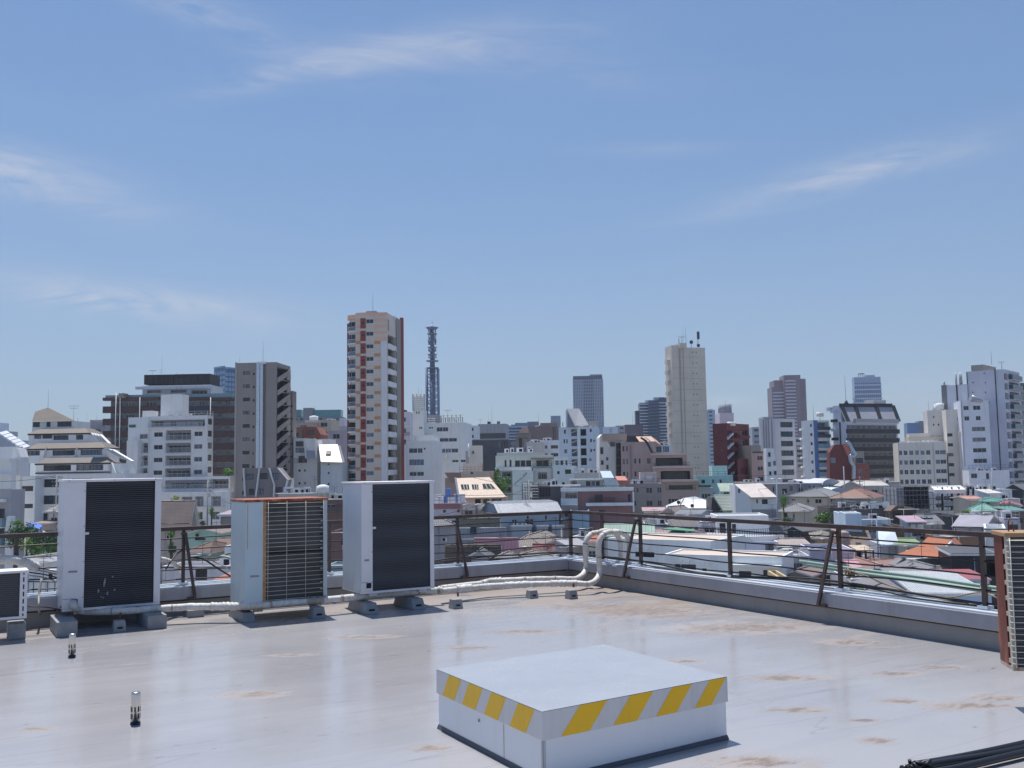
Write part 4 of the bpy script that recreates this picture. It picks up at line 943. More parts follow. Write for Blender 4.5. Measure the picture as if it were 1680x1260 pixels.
        m.poly([pt(-o, x, h) for x, h in ring], b.mat); m.poly([pt(wa + o, x, h) for x, h in ring][::-1], b.mat); r0 = None
    rf = m.build(name, b.root, origin=Vector((P.x, P.y, z)))
    if kind in ('gable', 'hip') and r0 is not None and (r1 - r0).length > .3:
        g = MB(); g.tube([r0, r1], .14, mat, 6); g.build('ridge_cap', rf)
    if kind == 'hip':
        for c_, r_ in ((pt(-o, -o), r0), (pt(wa + o, -o), r1), (pt(-o, wb + o), r0), (pt(wa + o, wb + o), r1)):
            g = MB(); g.tube([c_ + Z * th, r_ + Z * .02], .1, mat, 5); g.build('ridge_cap', rf)
    return rf
def find_Y(py, px, he):
    lo, hi = 60.0, 900.0
    for _ in range(50):
        Y = (lo + hi) / 2; z = at_y(px, py, Y).z
        if z > ground_z(Y) + he: lo = Y
        else: hi = Y
    return Y
def house(label, wm, rm, xm, ye, a, xl, xr, rise, kind='gable', along='R', he=6.3, Y=None, over=.5, wl=None, wr=None, wins=True, name='house', cat='house', group=None, skip=.25):
    Y = Y or find_Y(ay(ye), ax(xm), he)
    root = bld(name, label, xm, Y, cat, group)
    b = Blk(root, wm, xm, Y, a, xl, xr, ye, wl=wl, wr=wr, rim=0, he_house=True)
    if wins:
        b.auto('L', 2.8, 2.6, 1.4, 1.1, skip=skip, top=1.0, seed=3, fr=FR_AL, jit=1); b.auto('R', 2.8, 2.6, 1.4, 1.1, skip=skip, top=1.0, seed=5, fr=FR_AL, jit=1)
    if kind:
        gable(b, along, rise, rm, over, kind=kind)
    details(b)
    return b
def details(b):
    rnd = random.Random(int(b.P.x * 13 + b.P.y * 7)); r = b.root; f = b.f['L']
    if f.W > 2:
        m = MB(); m.tube([f.at(-.3, b.zt - .12, .55), f.at(f.W + .3, b.zt - .12, .55)], .07, rnd.choice((FR_WH, FR_AL, FR_DK)), 5); m.build('gutter', r)
        for u in rnd.sample((.04, .5, .96), 2): m = MB(); m.tube([f.at(f.W * u, b.zb + 1, .09), f.at(f.W * u, b.zt - .1, .09)], .05, FR_AL, 5); m.build('downpipe', r)
        if rnd.random() < .6: u = rnd.uniform(.2, .7); m = MB(); m.box(f.at(f.W * u, b.zt - 2.6, .02), f.U * .8, f.N * .32, Z * .62, CAS); m.box(f.at(f.W * u + .1, b.zt - 2.55, .341), f.U * .45, f.N * .01, Z * .5, DKIN); m.build('outdoor_unit', r)
    if rnd.random() < .75:
        c = b.P + b.L * (b.wl * rnd.uniform(.2, .8)) + b.Rd * (b.wr * .5); rise = getattr(b, 'rise', 0); c = Vector((c.x, c.y, b.zt + rise * .6)); h = rnd.uniform(1.8, 3.0) + rise * .4; m = MB(); m.tube([c, c + Z * h], [.035, .025], POLE, 4)
        for k, w in ((.95, .55), (.78, .4)):
            d = rot((1, 0, 0), rnd.uniform(-.5, .5)); q = c + Z * (h * k); m.box(q - d * w, d * 2 * w, Z * .03, rot(d, 1.57) * .03, POLE)
            for i in range(6): e = q - d * w + d * (2 * w * i / 5.2); s_ = rot(d, 1.57); m.box(e - s_ * .3, s_ * .6, Z * .025, d * .025, POLE)
        m.build('tv_aerial', r)
def ribs(b, along, rise, mat, n, over=.5, name='roof_rib', wfrac=1.0):
    pass
# ---------------------------------------------------------------- ground, streets
GR = NT('city_ground'); _p = GR.pos(); GR = GR.fin(GR.mix(GR.mapr(GR.noise(_p, .05, 6, .7), .35, .65), (0.16, 0.16, 0.165, 1), (0.26, 0.25, 0.24, 1)), .9)
m = MB(); prof = [(-200, 0), (100, 0), (250, 6), (12000, 6)]
for (y0, z0), (y1, z1) in zip(prof, prof[1:]):
    w = 9000 if y1 > 300 else 2500
    m.poly([(-w, y0, z0), (w, y0, z0), (w, y1, z1), (-w, y1, z1)], GR)
struct(m.build('ground', origin=(0, 0, 0)))
# ---------------------------------------------------------------- trees
def leaf_mat(hexc):
    n = NT('leaves'); c = srgb(hexc); r = n.new('ShaderNodeObjectInfo').outputs['Random']
    v = n.mapr(n.noise(n.pos(), 1.4, 4, .7), .3, .7); col = n.mix(v, dark(c, .55), dark(c, 1.35)); m_ = n.fin(col, .6, 0, .3); n.b.inputs['Subsurface Weight'].default_value = 0.0
    return m_
LEAF = [leaf_mat('#466b2b'), leaf_mat('#5b8a33'), leaf_mat('#35562c'), leaf_mat('#8f9f3c')]; BARK = plain('#4a3f36', .9, name='bark')
def crown_mesh(mi, seed, n=900, wide=1.0):
    key = ('crown', mi, seed, n, wide)
    if key in WMESH: return WMESH[key]
    rnd = random.Random(seed); m = MB(); lobes = []
    for k in range(9):
        t = rnd.uniform(0, 6.28); r = rnd.uniform(0, .55); lobes.append((Vector((r * math.cos(t) * wide, r * math.sin(t) * wide, rnd.uniform(.25, .85))), rnd.uniform(.22, .40)))
    for k in range(n):
        c, rr = rnd.choice(lobes); d = Vector((rnd.gauss(0, 1), rnd.gauss(0, 1), rnd.gauss(0, 1))).normalized(); p = c + d * rr * rnd.uniform(.55, 1.08)
        s_ = rnd.uniform(.035, .075); a = Vector((rnd.gauss(0, 1), rnd.gauss(0, 1), rnd.gauss(0, 1))).normalized() * s_; b = d.cross(a).normalized() * s_ * .8
        m.poly([p - a, p + b * .6, p + a, p - b * .6], LEAF[mi])
    WMESH[key] = m.data('crown'); return WMESH[key]
def tree(label, x, ytop, ybot, Y, w_px, mi=0, seed=1, group='trees among the houses', name='tree'):
    top = at_y(ax(x), ay(ytop), Y); bot = at_y(ax(x), ay(ybot), Y); g = ground_z(Y); w = asz(w_px) * Y / FPX; h = top.z - bot.z
    t = thing(name, label, 'tree', (bot.x, bot.y, g)); t['group'] = group
    c = put('crown', crown_mesh(mi, seed), (bot.x, bot.y, bot.z), t, random.uniform(0, 6)); c.scale = (w * .72, w * .72, h / 1.0)
    m = MB(); bz = min(bot.z + h * .3, bot.z + 2)
    m.tube([Vector((bot.x, bot.y, g - .3)), Vector((bot.x + .15, bot.y, (g + bz) / 2)), Vector((bot.x, bot.y, bz + h * .2))], [.28, .2, .1], BARK, 7)
    m.tube([Vector((bot.x, bot.y, bz)), Vector((bot.x + w * .2, bot.y, bz + h * .35))], [.1, .04], BARK, 5); m.tube([Vector((bot.x, bot.y, bz)), Vector((bot.x - w * .2, bot.y + .3, bz + h * .4))], [.1, .04], BARK, 5)
    m.build('trunk', t)
def upole(label, x, ytop, Y, name='utility_pole', arms=True, hexc='#8b8d90', r=.14, lamp=False, group='utility poles'):
    p = at_y(ax(x), ay(ytop), Y); g = ground_z(Y); t = thing(name, label, 'street lamp' if lamp else 'pole', (p.x, p.y, g)); t['group'] = group
    M_ = plain(hexc, .7, name='pole_concrete'); m = MB(); m.tube([Vector((p.x, p.y, g - .3)), p], [r * 1.2, r * .8], M_, 8); m.build('shaft', t)
    if arms:
        for k, z in enumerate((.5, 1.3, 2.0)):
            m = MB(); w = 1.0 - .15 * k; c = p - Z * z; m.box(c - Vector((w, .06, 0)), Vector((2 * w, 0, 0)), Vector((0, .1, 0)), Z * .1, POLE)
            for i in (-.85, -.3, .3, .85): m.box(c + Vector((i * w - .04, -.05, .1)), Vector((.08, 0, 0)), Vector((0, .08, 0)), Z * .16, FR_WH)
            m.build('crossarm', t)
        m = MB(); c = p - Z * 3.0 + Vector((.35, -.1, 0)); m.tube([c, c + Z * .9], .25, CONC, 10); m.build('transformer', t)
    if lamp:
        for s_ in (-1, 1):
            m = MB(); m.tube([p - Z * .1, p + Vector((s_ * .5, 0, .05))], .05, POLE, 5); m.build('lamp_arm', t)
            m = MB(); m.tube([p + Vector((s_ * .35, 0, .06)), p + Vector((s_ * 1.1, 0, .1))], [.16, .12], FR_WH, 8); m.build('lamp_head', t)
    return p
# ================================================================ left part of the skyline
TAN_ROOF = roofm('#74695f', 'slate'); TRIMDK = plain('#2f2d30', .5, name='dark_trim')
def skirt(root, b, y_hi, y_lo, inx, mat, drop_trim=True, name='roof'):
    """sloping apron round the near sides of a storey: high edge set back over the block, low edge proud of it"""
    z1 = b.zt + y_hi; z0 = b.zt - y_lo; m = MB(); P = b.P
    def pt(l, r, z): q = P + b.L * l + b.Rd * r; return Vector((q.x, q.y, z))
    o = .15
    out = [pt(-o, -o, z0), pt(b.wl + o, -o, z0), pt(b.wl + o, b.wr + o, z0), pt(-o, b.wr + o, z0)]
    inn = [pt(inx, inx, z1), pt(b.wl - inx, inx, z1), pt(b.wl - inx, b.wr - inx, z1), pt(inx, b.wr - inx, z1)]
    for i in range(4):
        j = (i + 1) % 4; L_ = (out[j] - out[i]).length
        m.poly([out[j], out[i], inn[i], inn[j]], mat, [(L_, 0), (0, 0), (0.4, 2), (L_ - .4, 2)])
        m.poly([out[i], out[j], out[j] - Z * .3, out[i] - Z * .3], TRIMDK)
    m.poly([inn[3], inn[2], inn[1], inn[0]], mat); m.poly([p - Z * .3 for p in out], TRIMDK); m.build(name, root)
# --- stepped office block with a pyramid roof
V('A')
W1 = wall('#c3c6ce'); W1b = wall('#b9bcc6')
r = bld('office_building', 'stepped white office building with tan roof bands and a small pyramid roof on top', 420, 195)
t4 = Blk(r, W1, 820, 192, 4, 232, 980, 868, wr=10); t4.win('L', [(282, 410), (470, 600)], 905, 958, panes=4, fr=TRIMDK); t4.win('L', [(276, 408), (470, 600)], 1012, 1070, 2, 110, panes=4, fr=TRIMDK, gl=G_BL)
t4b = Blk(r, W1b, 232, 190, 4, 104, 240, 882, wr=8); t4b.win('L', [(125, 218)], 950, 984, 1, panes=5, fr=TRIMDK); t4b.win('L', [(132, 216)], 1067, 1096, panes=5, fr=TRIMDK)
for x in (262,):
    for y in (885, 975, 990, 1068, 1085, 1105): t4.band('L', x - 2, x + 3, y, y + 6, TRIMDK, out=.06, name='wall_vent')
t3 = Blk(r, W1, 712, 194, 4, 235, 800, 790, wr=5, yb=870); t3.win('L', [(286, 466), (500, 678)], 804, 851, panes=4, fr=TRIMDK, rec=.3); t3.band('L', 236, 726, 862, 870, TRIMDK, out=.3, name='ledge')
skirt(r, t3, .95, .15, 1.4, TAN_ROOF)
t2 = Blk(r, W1, 690, 197, 4, 172, 800, 694, wr=6, yb=790); t2.win('L', [(345, 492), (528, 672)], 708, 750, panes=4, fr=TRIMDK, rec=.3, gl=G_BL); t2.win('L', [(180, 262)], 706, 750, panes=3, fr=TRIMDK, rec=.3)
for x0, x1 in ((262, 345), (488, 524)): t2.bar('L', (x0 + x1) / 2 + 8, 700, (x0 + x1) / 2 - 8, 758, 8, W1, o0=.0, o1=.7, name='buttress')
skirt(r, t2, 1.05, .1, 1.5, TAN_ROOF)
t1_ = Blk(r, W1, 580, 200, 4, 188, 640, 597, wr=6, yb=700); t1_.win('L', [(350, 450), (500, 546)], 608, 648, panes=3, fr=TRIMDK, rec=.25, gl=G_BL); t1_.win('L', [(225, 272), (278, 344)], 614, 640, panes=4, fr=TRIMDK)
skirt(r, t1_, .9, .1, 1.3, TAN_ROOF)
t0 = Blk(r, W1, 484, 203, 4, 212, 516, 522, wr=7, yb=610); t0.win('L', [(216, 262), (305, 332), (376, 470)], 530, 564, panes=3, fr=TRIMDK, gl=G_BL, rec=.2); PYR = [at_y(ax(x), ay(y), yy) for x, y, yy in ((210, 524, 202.6), (490, 522, 202.6), (315, 434, 205.5), (230, 462, 205.0), (214, 522, 211), (490, 520, 211))]; m = MB()
for q in ((0, 1, 2, 3), (0, 3, 4), (1, 5, 2), (4, 3, 2, 5)): m.poly([PYR[i] for i in q], TAN_ROOF, [(PYR[i].x, PYR[i].z) for i in q])
m.poly([PYR[0], PYR[4], PYR[5], PYR[1]], TRIMDK); m.build('roof', r)
for (ya, yb_, xa, xb) in ((700, 775, 672, 800), (600, 660, 590, 650)):   # glazed sloping corners
    pa = at_y(ax(xa), ay(ya), 196); pb = at_y(ax(xb), ay(yb_), 196)
    for k in range(4):
        m = MB(); o = Vector((k * .55, 0, k * -.1)); m.box(pa + o + Vector((.2, -.4, 0)), pb - pa, Vector((.18, 0, 0)), Vector((0, 1.5, 0)), W1); m.build('sloping_fin', r)
antenna(r, 315, 320, 432, 206); antenna(r, 483, 420, 520, 206, yagi=True); antenna(r, 508, 500, 530, 205)
sw = Blk(r, W1b, 800, 193, 4, 735, 812, 800, wr=6); sw.bar('L', 742, 800, 770, 868, 10, W1, o0=0, o1=.8, name='outside_stair')
# --- neighbours at the left edge
r = bld('house_block', 'white building at the far left edge with a curved sloping glass roof', 20, 178)
b = Blk(r, W1, 138, 185, 10, -160, 152, 690); b = Blk(r, W1, 76, 178, 6, -160, 82, 770, wr=1.5, yb=970); b.win('L', [(-60, -20), (-5, 22)], 925, 965, panes=2, fr=TRIMDK); b.band('L', -150, 75, 872, 886, WHITE, out=.5, name='ledge'); b.band('L', -150, 75, 772, 796, WHITE, out=.5, name='ledge')
m = MB(); p0_ = at_y(ax(-10), ay(598), 186); p1_ = at_y(ax(150), ay(705), 186)
for k in range(6):
    q = p0_.lerp(p1_, k / 6); q2 = p0_.lerp(p1_, (k + .85) / 6); m.box(q, q2 - q, Vector((0, 3, .5)), Vector((.03, -.03, -.35)), plain('#d6d8dc', .35, name='white_metal_roof'))
m.build('roof_panels', r)
mm = MB(); ring = [at_y(ax(x), ay(y), 180) for x, y in ((88, 700), (118, 702), (135, 760), (138, 880), (92, 880), (80, 790))]; mm.prism(ring, (0, 3, 0), W1); mm.build('curved_fin', r)
r = bld('apartment_building', 'grey tiled building at the left edge with white balcony corners, below the glass roof', 20, 140)
b = Blk(r, wall('#96949a'), 78, 140, 8, -160, 96, 972, wr=3); b.win('L', [(-30, 32)], 1098, 1160, 2, 120, panes=2, fr=TRIMDK, gl=G_BL); b.band('L', -150, 44, 1036, 1056, WHITE, out=.8, name='balcony_edge'); b.band('L', -150, 78, 970, 978, FR_AL, out=.1, name='coping')
b.balc('L', -120, 40, 1160, 1225, 2, 120, .9, 'glass', glassm('#5f7f8a', '#8fa7ad', .8), WHITE)
m = MB(); ring = [at_y(ax(x), ay(y), 138) for x, y in ((44, 1150), (72, 1148), (76, 1500), (30, 1500), (34, 1240))]; m.prism(ring, (0, 1.2, 0), WHITE); m.build('stair_screen', r)
# --- far grey reddish blocks behind
r = bld('far_building', 'distant grey-pink stepped block between the pyramid roof and the dark apartment', 600, 420); b = Blk(r, wall('#8d8791'), 640, 420, 4, 525, 700, 530, wr=20); b.auto('L', 3.1, 4, 2.2, 1.4, seed=2); c_ = Blk(r, wall('#7f7f8d'), 690, 410, 4, 600, 735, 560, wr=20); c_.auto('L', 3.1, 3.5, 2, 1.3, seed=4); b2 = Blk(r, wall('#8d8791'), 690, 425, 4, 590, 700, 515, wr=10)
antenna(r, 572, 465, 520, 420); antenna(r, 632, 460, 515, 420)
r = bld('far_building', 'low purple-brown flat block right behind the pyramid-roofed office', 680, 330); b = Blk(r, wall('#9a7f7c'), 700, 330, 4, 640, 720, 630, wr=14); b.auto('L', 3, 3.4, 2, 1.3, seed=8)
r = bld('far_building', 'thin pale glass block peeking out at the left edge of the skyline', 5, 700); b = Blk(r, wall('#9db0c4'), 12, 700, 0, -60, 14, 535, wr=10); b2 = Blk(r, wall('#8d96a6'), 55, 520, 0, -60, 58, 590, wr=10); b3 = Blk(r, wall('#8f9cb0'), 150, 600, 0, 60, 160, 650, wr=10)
# --- glass office tower behind
r = bld('glass_tower', 'blue glass office tower standing behind the dark balconied apartment block', 1470, 600, 'tower')
GLB = plain('#4a6a8e', .12, .3, .25, 'blue_glass'); GLL = plain('#7897b5', .12, .3, .2, 'pale_glass'); b = Blk(r, GLB, 1478, 600, 42, 1405, 1560, 168, rim=1)
for f_ in 'LR':
    b.band(f_, 1406 if f_ == 'L' else 1479, 1476 if f_ == 'L' else 1558, 170, 180, GLL, 1, 0, .3, 'roof_band', full=True); b.band(f_, 1420, 1470 if f_ == 'L' else 1550, 200, 222, GLL, 7, 33, .2, 'spandrel', full=True)
    for u in (.25, .5, .75):
        m = MB(); f = b.f[f_]; m.box(f.at(f.W * u, b.zb + 2, .22), f.U * .25, f.N * .15, Z * (b.zt - b.zb - 3), GLB); m.build('mullion', r)
# --- dark brown apartment block with long balconies
r = bld('apartment_building', 'wide dark apartment block with long brown balcony bands and a black roof screen', 1100, 262)
RECG = wall('#7d8089'); BRN = wall('#4d3535', .6); NAV = wall('#33364a', .6); GRY = wall('#8c909b')
b = Blk(r, RECG, 1560, 264, 2, 728, 1600, 372, wr=14)
rows = ((930, 1060), (1200, 1540))
b.win('L', [(755, 800), (830, 880), (960, 1025), (1260, 1300), (1310, 1342), (1425, 1455), (1480, 1510)], 402, 430, 6, 80, panes=3, rec=.1, fr=FR_WH)
for k in range(7):
    y = 372 + 80 * k if k else 370
    b.band('L', 690, 1058, (430 + 80 * (k - 1)) if k else 372, (472 + 80 * (k - 1)) if k else 392, BRN if k else plain('#5b4646', .6, name='roof_edge'), out=1.5, name='balcony')
    b.band('L', 1060, 1395, (430 + 80 * (k - 1)) if k else 372, (472 + 80 * (k - 1)) if k else 392, NAV if k in (1, 4) else BRN, out=1.45, name='balcony')
    b.band('L', 1397, 1540, (430 + 80 * (k - 1)) if k else 372, (472 + 80 * (k - 1)) if k else 392, BRN, out=1.5, name='balcony')
for x in (780, 808, 935, 1190, 1396):
    u, z = b.f['L'].hit(ax(x), ay(340 if x < 900 else 370)); m = MB(); q = b.f['L'].at(u, b.zb, 1.65); m.tube([q, Vector((q.x, q.y, z))], .12, FR_WH, 6); m.build('downpipe', r)
g = Blk(r, plain('#7f9aa3', .15, .1, name='rail_glass'), 1530, 263.4, 2, 692, 1540, 340, wr=.12, yb=371, rim=0, name='glass_railing')
p_ = Blk(r, wall('#9aa0ab'), 1385, 268, 2, 935, 1398, 284, wr=10, yb=375); p_.hole('L', 965, 1055, 322, 340, rec=1); p_.hole('L', 1120, 1225, 320, 338, rec=1); p_.hole('L', 1255, 1360, 322, 345, rec=1.5, panes=3); p_.band('L', 900, 1410, 300, 318, wall('#a5abb5'), out=1.2, name='eave')
s_ = Blk(r, plain('#26262b', .6, name='black_screen'), 1380, 270, 2, 1142, 1386, 212, wr=8, yb=280, name='roof_screen'); s2_ = Blk(r, plain('#26262b', .6, name='black_screen'), 1140, 270.5, 2, 946, 1150, 217, wr=8, yb=280, name='roof_screen')
for bb, x0, x1 in ((s_, 1160, 1375), (s2_, 960, 1135)):
    for k in range(6): x = x0 + (x1 - x0) * k / 5; bb.band('L', x, x + 3, 214 if bb is s_ else 219, 276, plain('#3a3a41', .5), out=.15, name='screen_post')
sm_ = Blk(r, wall('#8a8078'), 812, 262, 2, 778, 815, 340, wr=3, yb=372); antenna(r, 1062, 95, 215, 270); antenna(r, 1050, 175, 215, 269.5); antenna(r, 1002, 190, 217, 270, yagi=True); antenna(r, 1160, 192, 340, 262); antenna(r, 1190, 245, 340, 262, yagi=True)
# --- white ten-storey block
r = bld('apartment_building', 'white ten-storey apartment block with central balconies, in front of the dark brown one', 1150, 228)
WM = wall('#cfcfd4'); b = Blk(r, WM, 1362, 228, 6, 975, 1400, 484, rim=1)
b.win('L', [(1012, 1068), (1276, 1328)], 598, 627, 6, 83, panes=2, fr=FR_AL); b.win('R', [(1366, 1392)], 506, 545, 5, 79, panes=2, fr=TRIMDK)
b.hole('L', 1088, 1254, 585, 648, 6, 83, rec=1.0, panes=5, wfrac=.85, whf=.75); b.balc('L', 1086, 1256, 617, 662, 6, 83, .9, 'bars', FR_WH, WM)
b.hole('L', 988, 1345, 515, 562, 1, rec=1.2); b.win('L', [(1002, 1060), (1105, 1145), (1200, 1212), (1230, 1245), (1288, 1334)], 522, 556, panes=2) if False else None
for x0, x1 in ((1002, 1060), (1105, 1145), (1200, 1213), (1230, 1246), (1288, 1334)):
    u0, u1, z0, z1 = b.rect('L', x0, x1, 524, 558); put('window', win_mesh(u1 - u0, z1 - z0, 2, FR_AL, G_DK), b.f['L'].at((u0 + u1) / 2, z0, -1.17), r, b.f['L'].rz)
b.balc('L', 976, 1340, 540, 576, 1, 0, .8, 'bars', FR_WH, WM)
w_ = Blk(r, WM, 975, 229, 6, 842, 985, 497, wr=8); w_.win('L', [(918, 970)], 609, 640, panes=2); w_.hole('L', 902, 972, 668, 732, 4, 83, rec=.9, panes=2); w_.balc('L', 898, 974, 700, 744, 4, 83, .8, 'bars', FR_WH, WM); w_.band('L', 848, 890, 548, 566, plain('#2e6f55', .5, name='green_sign'), out=.12, name='green_sign')
w2_ = Blk(r, wall('#c6c7ce'), 905, 227, 6, 832, 912, 650, wr=6); w2_.balc('L', 838, 975, 868, 892, 1, 0, .8, 'bars', FR_WH, WM)
ph = Blk(r, wall('#c9c8cb'), 1192, 231, 6, 1056, 1200, 346, wr=4, yb=492); rail_on(b, 1.0, FR_WH)
g = Blk(r, WM, 1236, 229.6, 6, 1020, 1240, 440, wr=.15, yb=484, rim=0, name='roof_fence') if False else None
b.bar('L', 1070, 420, 1130, 480, 8, FR_AL, o0=-3, o1=-2.6, name='roof_stair')
lt = Blk(r, WM, 1000, 231, 6, 935, 1010, 455, wr=3, yb=500); rboxes(r, b, 6, 4)
lo = Blk(r, WM, 1512, 222, 6, 1060, 1548, 985, wr=8); lo.hole('L', 1190, 1262, 1020, 1075, rec=1, panes=2); lo.hole('L', 1278, 1335, 1018, 1085, rec=1, panes=2); lo.hole('L', 1385, 1450, 1018, 1085, rec=1, panes=2); lo.balc('L', 1190, 1475, 1040, 1092, 1, 0, .9, 'bars', FR_WH, WM); lo.win('L', [(1290, 1330), (1390, 1440)], 1120, 1170, panes=2)
te = Blk(r, WM, 1512, 225, 6, 1075, 1525, 885, wr=7, yb=985); te.hole('L', 1370, 1500, 905, 968, rec=2.5, panes=4); te.hole('L', 1082, 1360, 912, 968, rec=.8, panes=7, whf=.7); te.balc('L', 1072, 1512, 942, 990, 1, 0, 1.3, 'bars', FR_WH, WM)
# --- tan tower
V('B')
r = bld('apartment_tower', 'tall taupe apartment tower with a silver vertical strip and open stairs on its right side', 320, 222, 'tower')
TA = wall('#8f8580', tile=True); b = Blk(r, TA, 454, 222, 5, 183, 546, 536, rim=1)
b.win('L', [(236, 282)], 596, 620, 13, 86.5, panes=2, fr=TRIMDK); b.win('L', [(300, 312)], 606, 622, 13, 86.5, panes=1, fr=TRIMDK)
SIL = plain('#c9d0da', .3, .5, name='silver_cladding'); b.band('L', 328, 349, 538, 1500, SIL, out=.5, name='silver_strip'); b.band('L', 352, 371, 538, 1500, SIL, out=.5, name='silver_strip'); b.band('L', 349.5, 351.5, 538, 1500, TRIMDK, out=.2, name='joint'); b.band('L', 374, 384, 538, 1500, wall('#6f6864'), out=.15, name='darker_joint'); b.band('L', 184, 196, 538, 1500, wall('#9d938e'), out=.12, name='corner_pier')  # last joint: slightly proud band in a darker wall colour right of the silver
TAF = wall('#958a84')
b.hole('R', 459, 541, 562, 640, 13, 83, rec=1.6, back=LOUV); b.bar('R', 458, 655, 541, 600, 34, TAF, 13, 83, .02, .25, 'stair_parapet'); b.hole('R', 459, 476, 590, 620, 1, 0, rec=.1) if False else None
b.band('R', 518, 541, 612, 652, TAF, 13, 83, .3, 'landing'); antenna(r, 366, 400, 536, 224, .07); antenna(r, 213, 500, 536, 224)
cap = Blk(r, WHITE, 384, 221.6, 5, 328, 390, 533, wr=1.5, yb=545)
mb_ = Blk(r, wall('#7c7673'), 560, 232, 5, 548, 565, 725, wr=3); mb_.band('L', 548, 562, 820, 830, TRIMDK, 5, 83, .1)
# --- grey mansard house with white ribs
V('s2')
r = bld('house', 'slate-grey mansard house with white ribs running down its leaning front, below the taupe tower', 1060, 185, 'house')
MG = roofm('#716c70', 'slate'); ring = [(842, 48), (1178, 44), (1272, 162), (1246, 285), (1244, 420), (858, 420), (856, 325)]
pts = [at_y(ax(x), ay(y), 185) for x, y in ring]; m = MB(); m.prism(pts, (0, 3.5, 0), wall('#7d7678')); m.build('wall', r)
def bar3(root, P, w, d, mat, name, Y0):
    for (x0, y0), (x1, y1) in zip(P, P[1:]):
        a = at_y(ax(x0), ay(y0), Y0); c = at_y(ax(x1), ay(y1), Y0); m = MB(); m.box(a - Vector((w / 2, 0, 0)), c - a, Vector((w, 0, 0)), Vector((0, -d, 0)), mat); m.build(name, root)
for P in ([(842, 50), (857, 330)], [(998, 48), (962, 330)], [(1092, 46), (1145, 215), (1138, 330)], [(1175, 45), (1275, 162), (1245, 280)]): bar3(r, P, .28, .45, FR_WH, 'white_rib', 184.99)
def flatwin(root, x0, x1, y0, y1, Y0, panes=2, fr=None, gl=None):
    a = at_y(ax(x0), ay(y1), Y0); c = at_y(ax(x1), ay(y0), Y0); put('window', win_mesh(c.x - a.x, c.z - a.z, panes, fr or TRIMDK, gl or G_BL), ((a.x + c.x) / 2, Y0, a.z), root)
for q in ((860, 935, 105, 160), (1000, 1072, 100, 157), (1125, 1180, 98, 160), (893, 940, 250, 310), (976, 1032, 250, 305), (1155, 1215, 236, 300)): flatwin(r, *q, 184.95)
b = Blk(r, wall('#c5cad0'), 1292, 189, 3, 1240, 1296, 150, wr=3)
# --- pair of slim white houses
V('B')
r = bld('house', 'slim white house with a glazed sloping roof, left one of the slim pair', 640, 232, 'house')
b = Blk(r, wall('#b5b3b0'), 722, 232, 4, 566, 730, 1168, wr=9); ring = [(566, 1036), (650, 1036), (712, 1042), (722, 1168), (566, 1168)]
m = MB(); m.prism([at_y(ax(x), ay(y), 232.02) for x, y in ring], (0, 8, 0), wall('#c2c0bd')); m.build('wall', r)
m = MB(); q = [at_y(ax(x), ay(y), yy) for x, y, yy in ((645, 1166, 231.2), (716, 1166, 231.2), (708, 1040, 233.8), (642, 1038, 233.8))]; m.prism(q, (0, -.25, -.1), plain('#a5a9b5', .4, name='metal_roof')); m.build('roof', r)
bar3(r, [(641, 1036), (651, 1168)], .25, .9, WHITE, 'roof_edge', 231.4); bar3(r, [(708, 1036), (719, 1168)], .25, .9, WHITE, 'roof_edge', 231.4)
for q in ((582, 632, 1055, 1090), (580, 645, 1098, 1130), (600, 650, 1152, 1172)): flatwin(r, *q, 231.9)
b.balc('L', 596, 654, 1172, 1202, 1, 0, .6, 'bars', FR_DK); b.win('L', [(598, 612), (634, 648)], 1240, 1256, 3, 84, panes=1)
b.win('L', [(600, 655)], 1172, 1198, 1, panes=2)
r = bld('house', 'slim white house with one skylight in its pale sloping roof, beside the round tower', 810, 230, 'house')
b = Blk(r, wall('#aab1b6'), 884, 230, 4, 744, 893, 1192, wr=9); b.win('L', [(790, 802)], 1200, 1212, 1, panes=1); b.win('L', [(790, 802)], 1256, 1272, 4, 72, panes=1)
q = [at_y(ax(x), ay(y), yy) for x, y, yy in ((745, 1190, 229.3), (887, 1194, 229.3), (856, 1075, 234.2), (731, 1077, 234.2))]; m = MB(); m.prism(q, (0, .1, -.35), roofm('#b5aca3', 'seam')); m.build('roof', r)
m = MB(); ring = [(744, 1193), (884, 1193), (853, 1080), (735, 1080)]; m.prism([at_y(ax(x), ay(y), 234.6) for x, y in ring], (0, 4, 0), wall('#aab1b6')); m.build('gable_wall', r)
q0 = at_y(ax(780), ay(1140), 231.4); q1 = at_y(ax(815), ay(1120), 232.3); m = MB(); m.box(Vector((q0.x, 231.2, q0.z - .25)), Vector((q1.x - q0.x, 0, 0)), Vector((0, .9, .85)), Vector((0, -.2, .2)), TRIMDK); m.build('skylight', r)
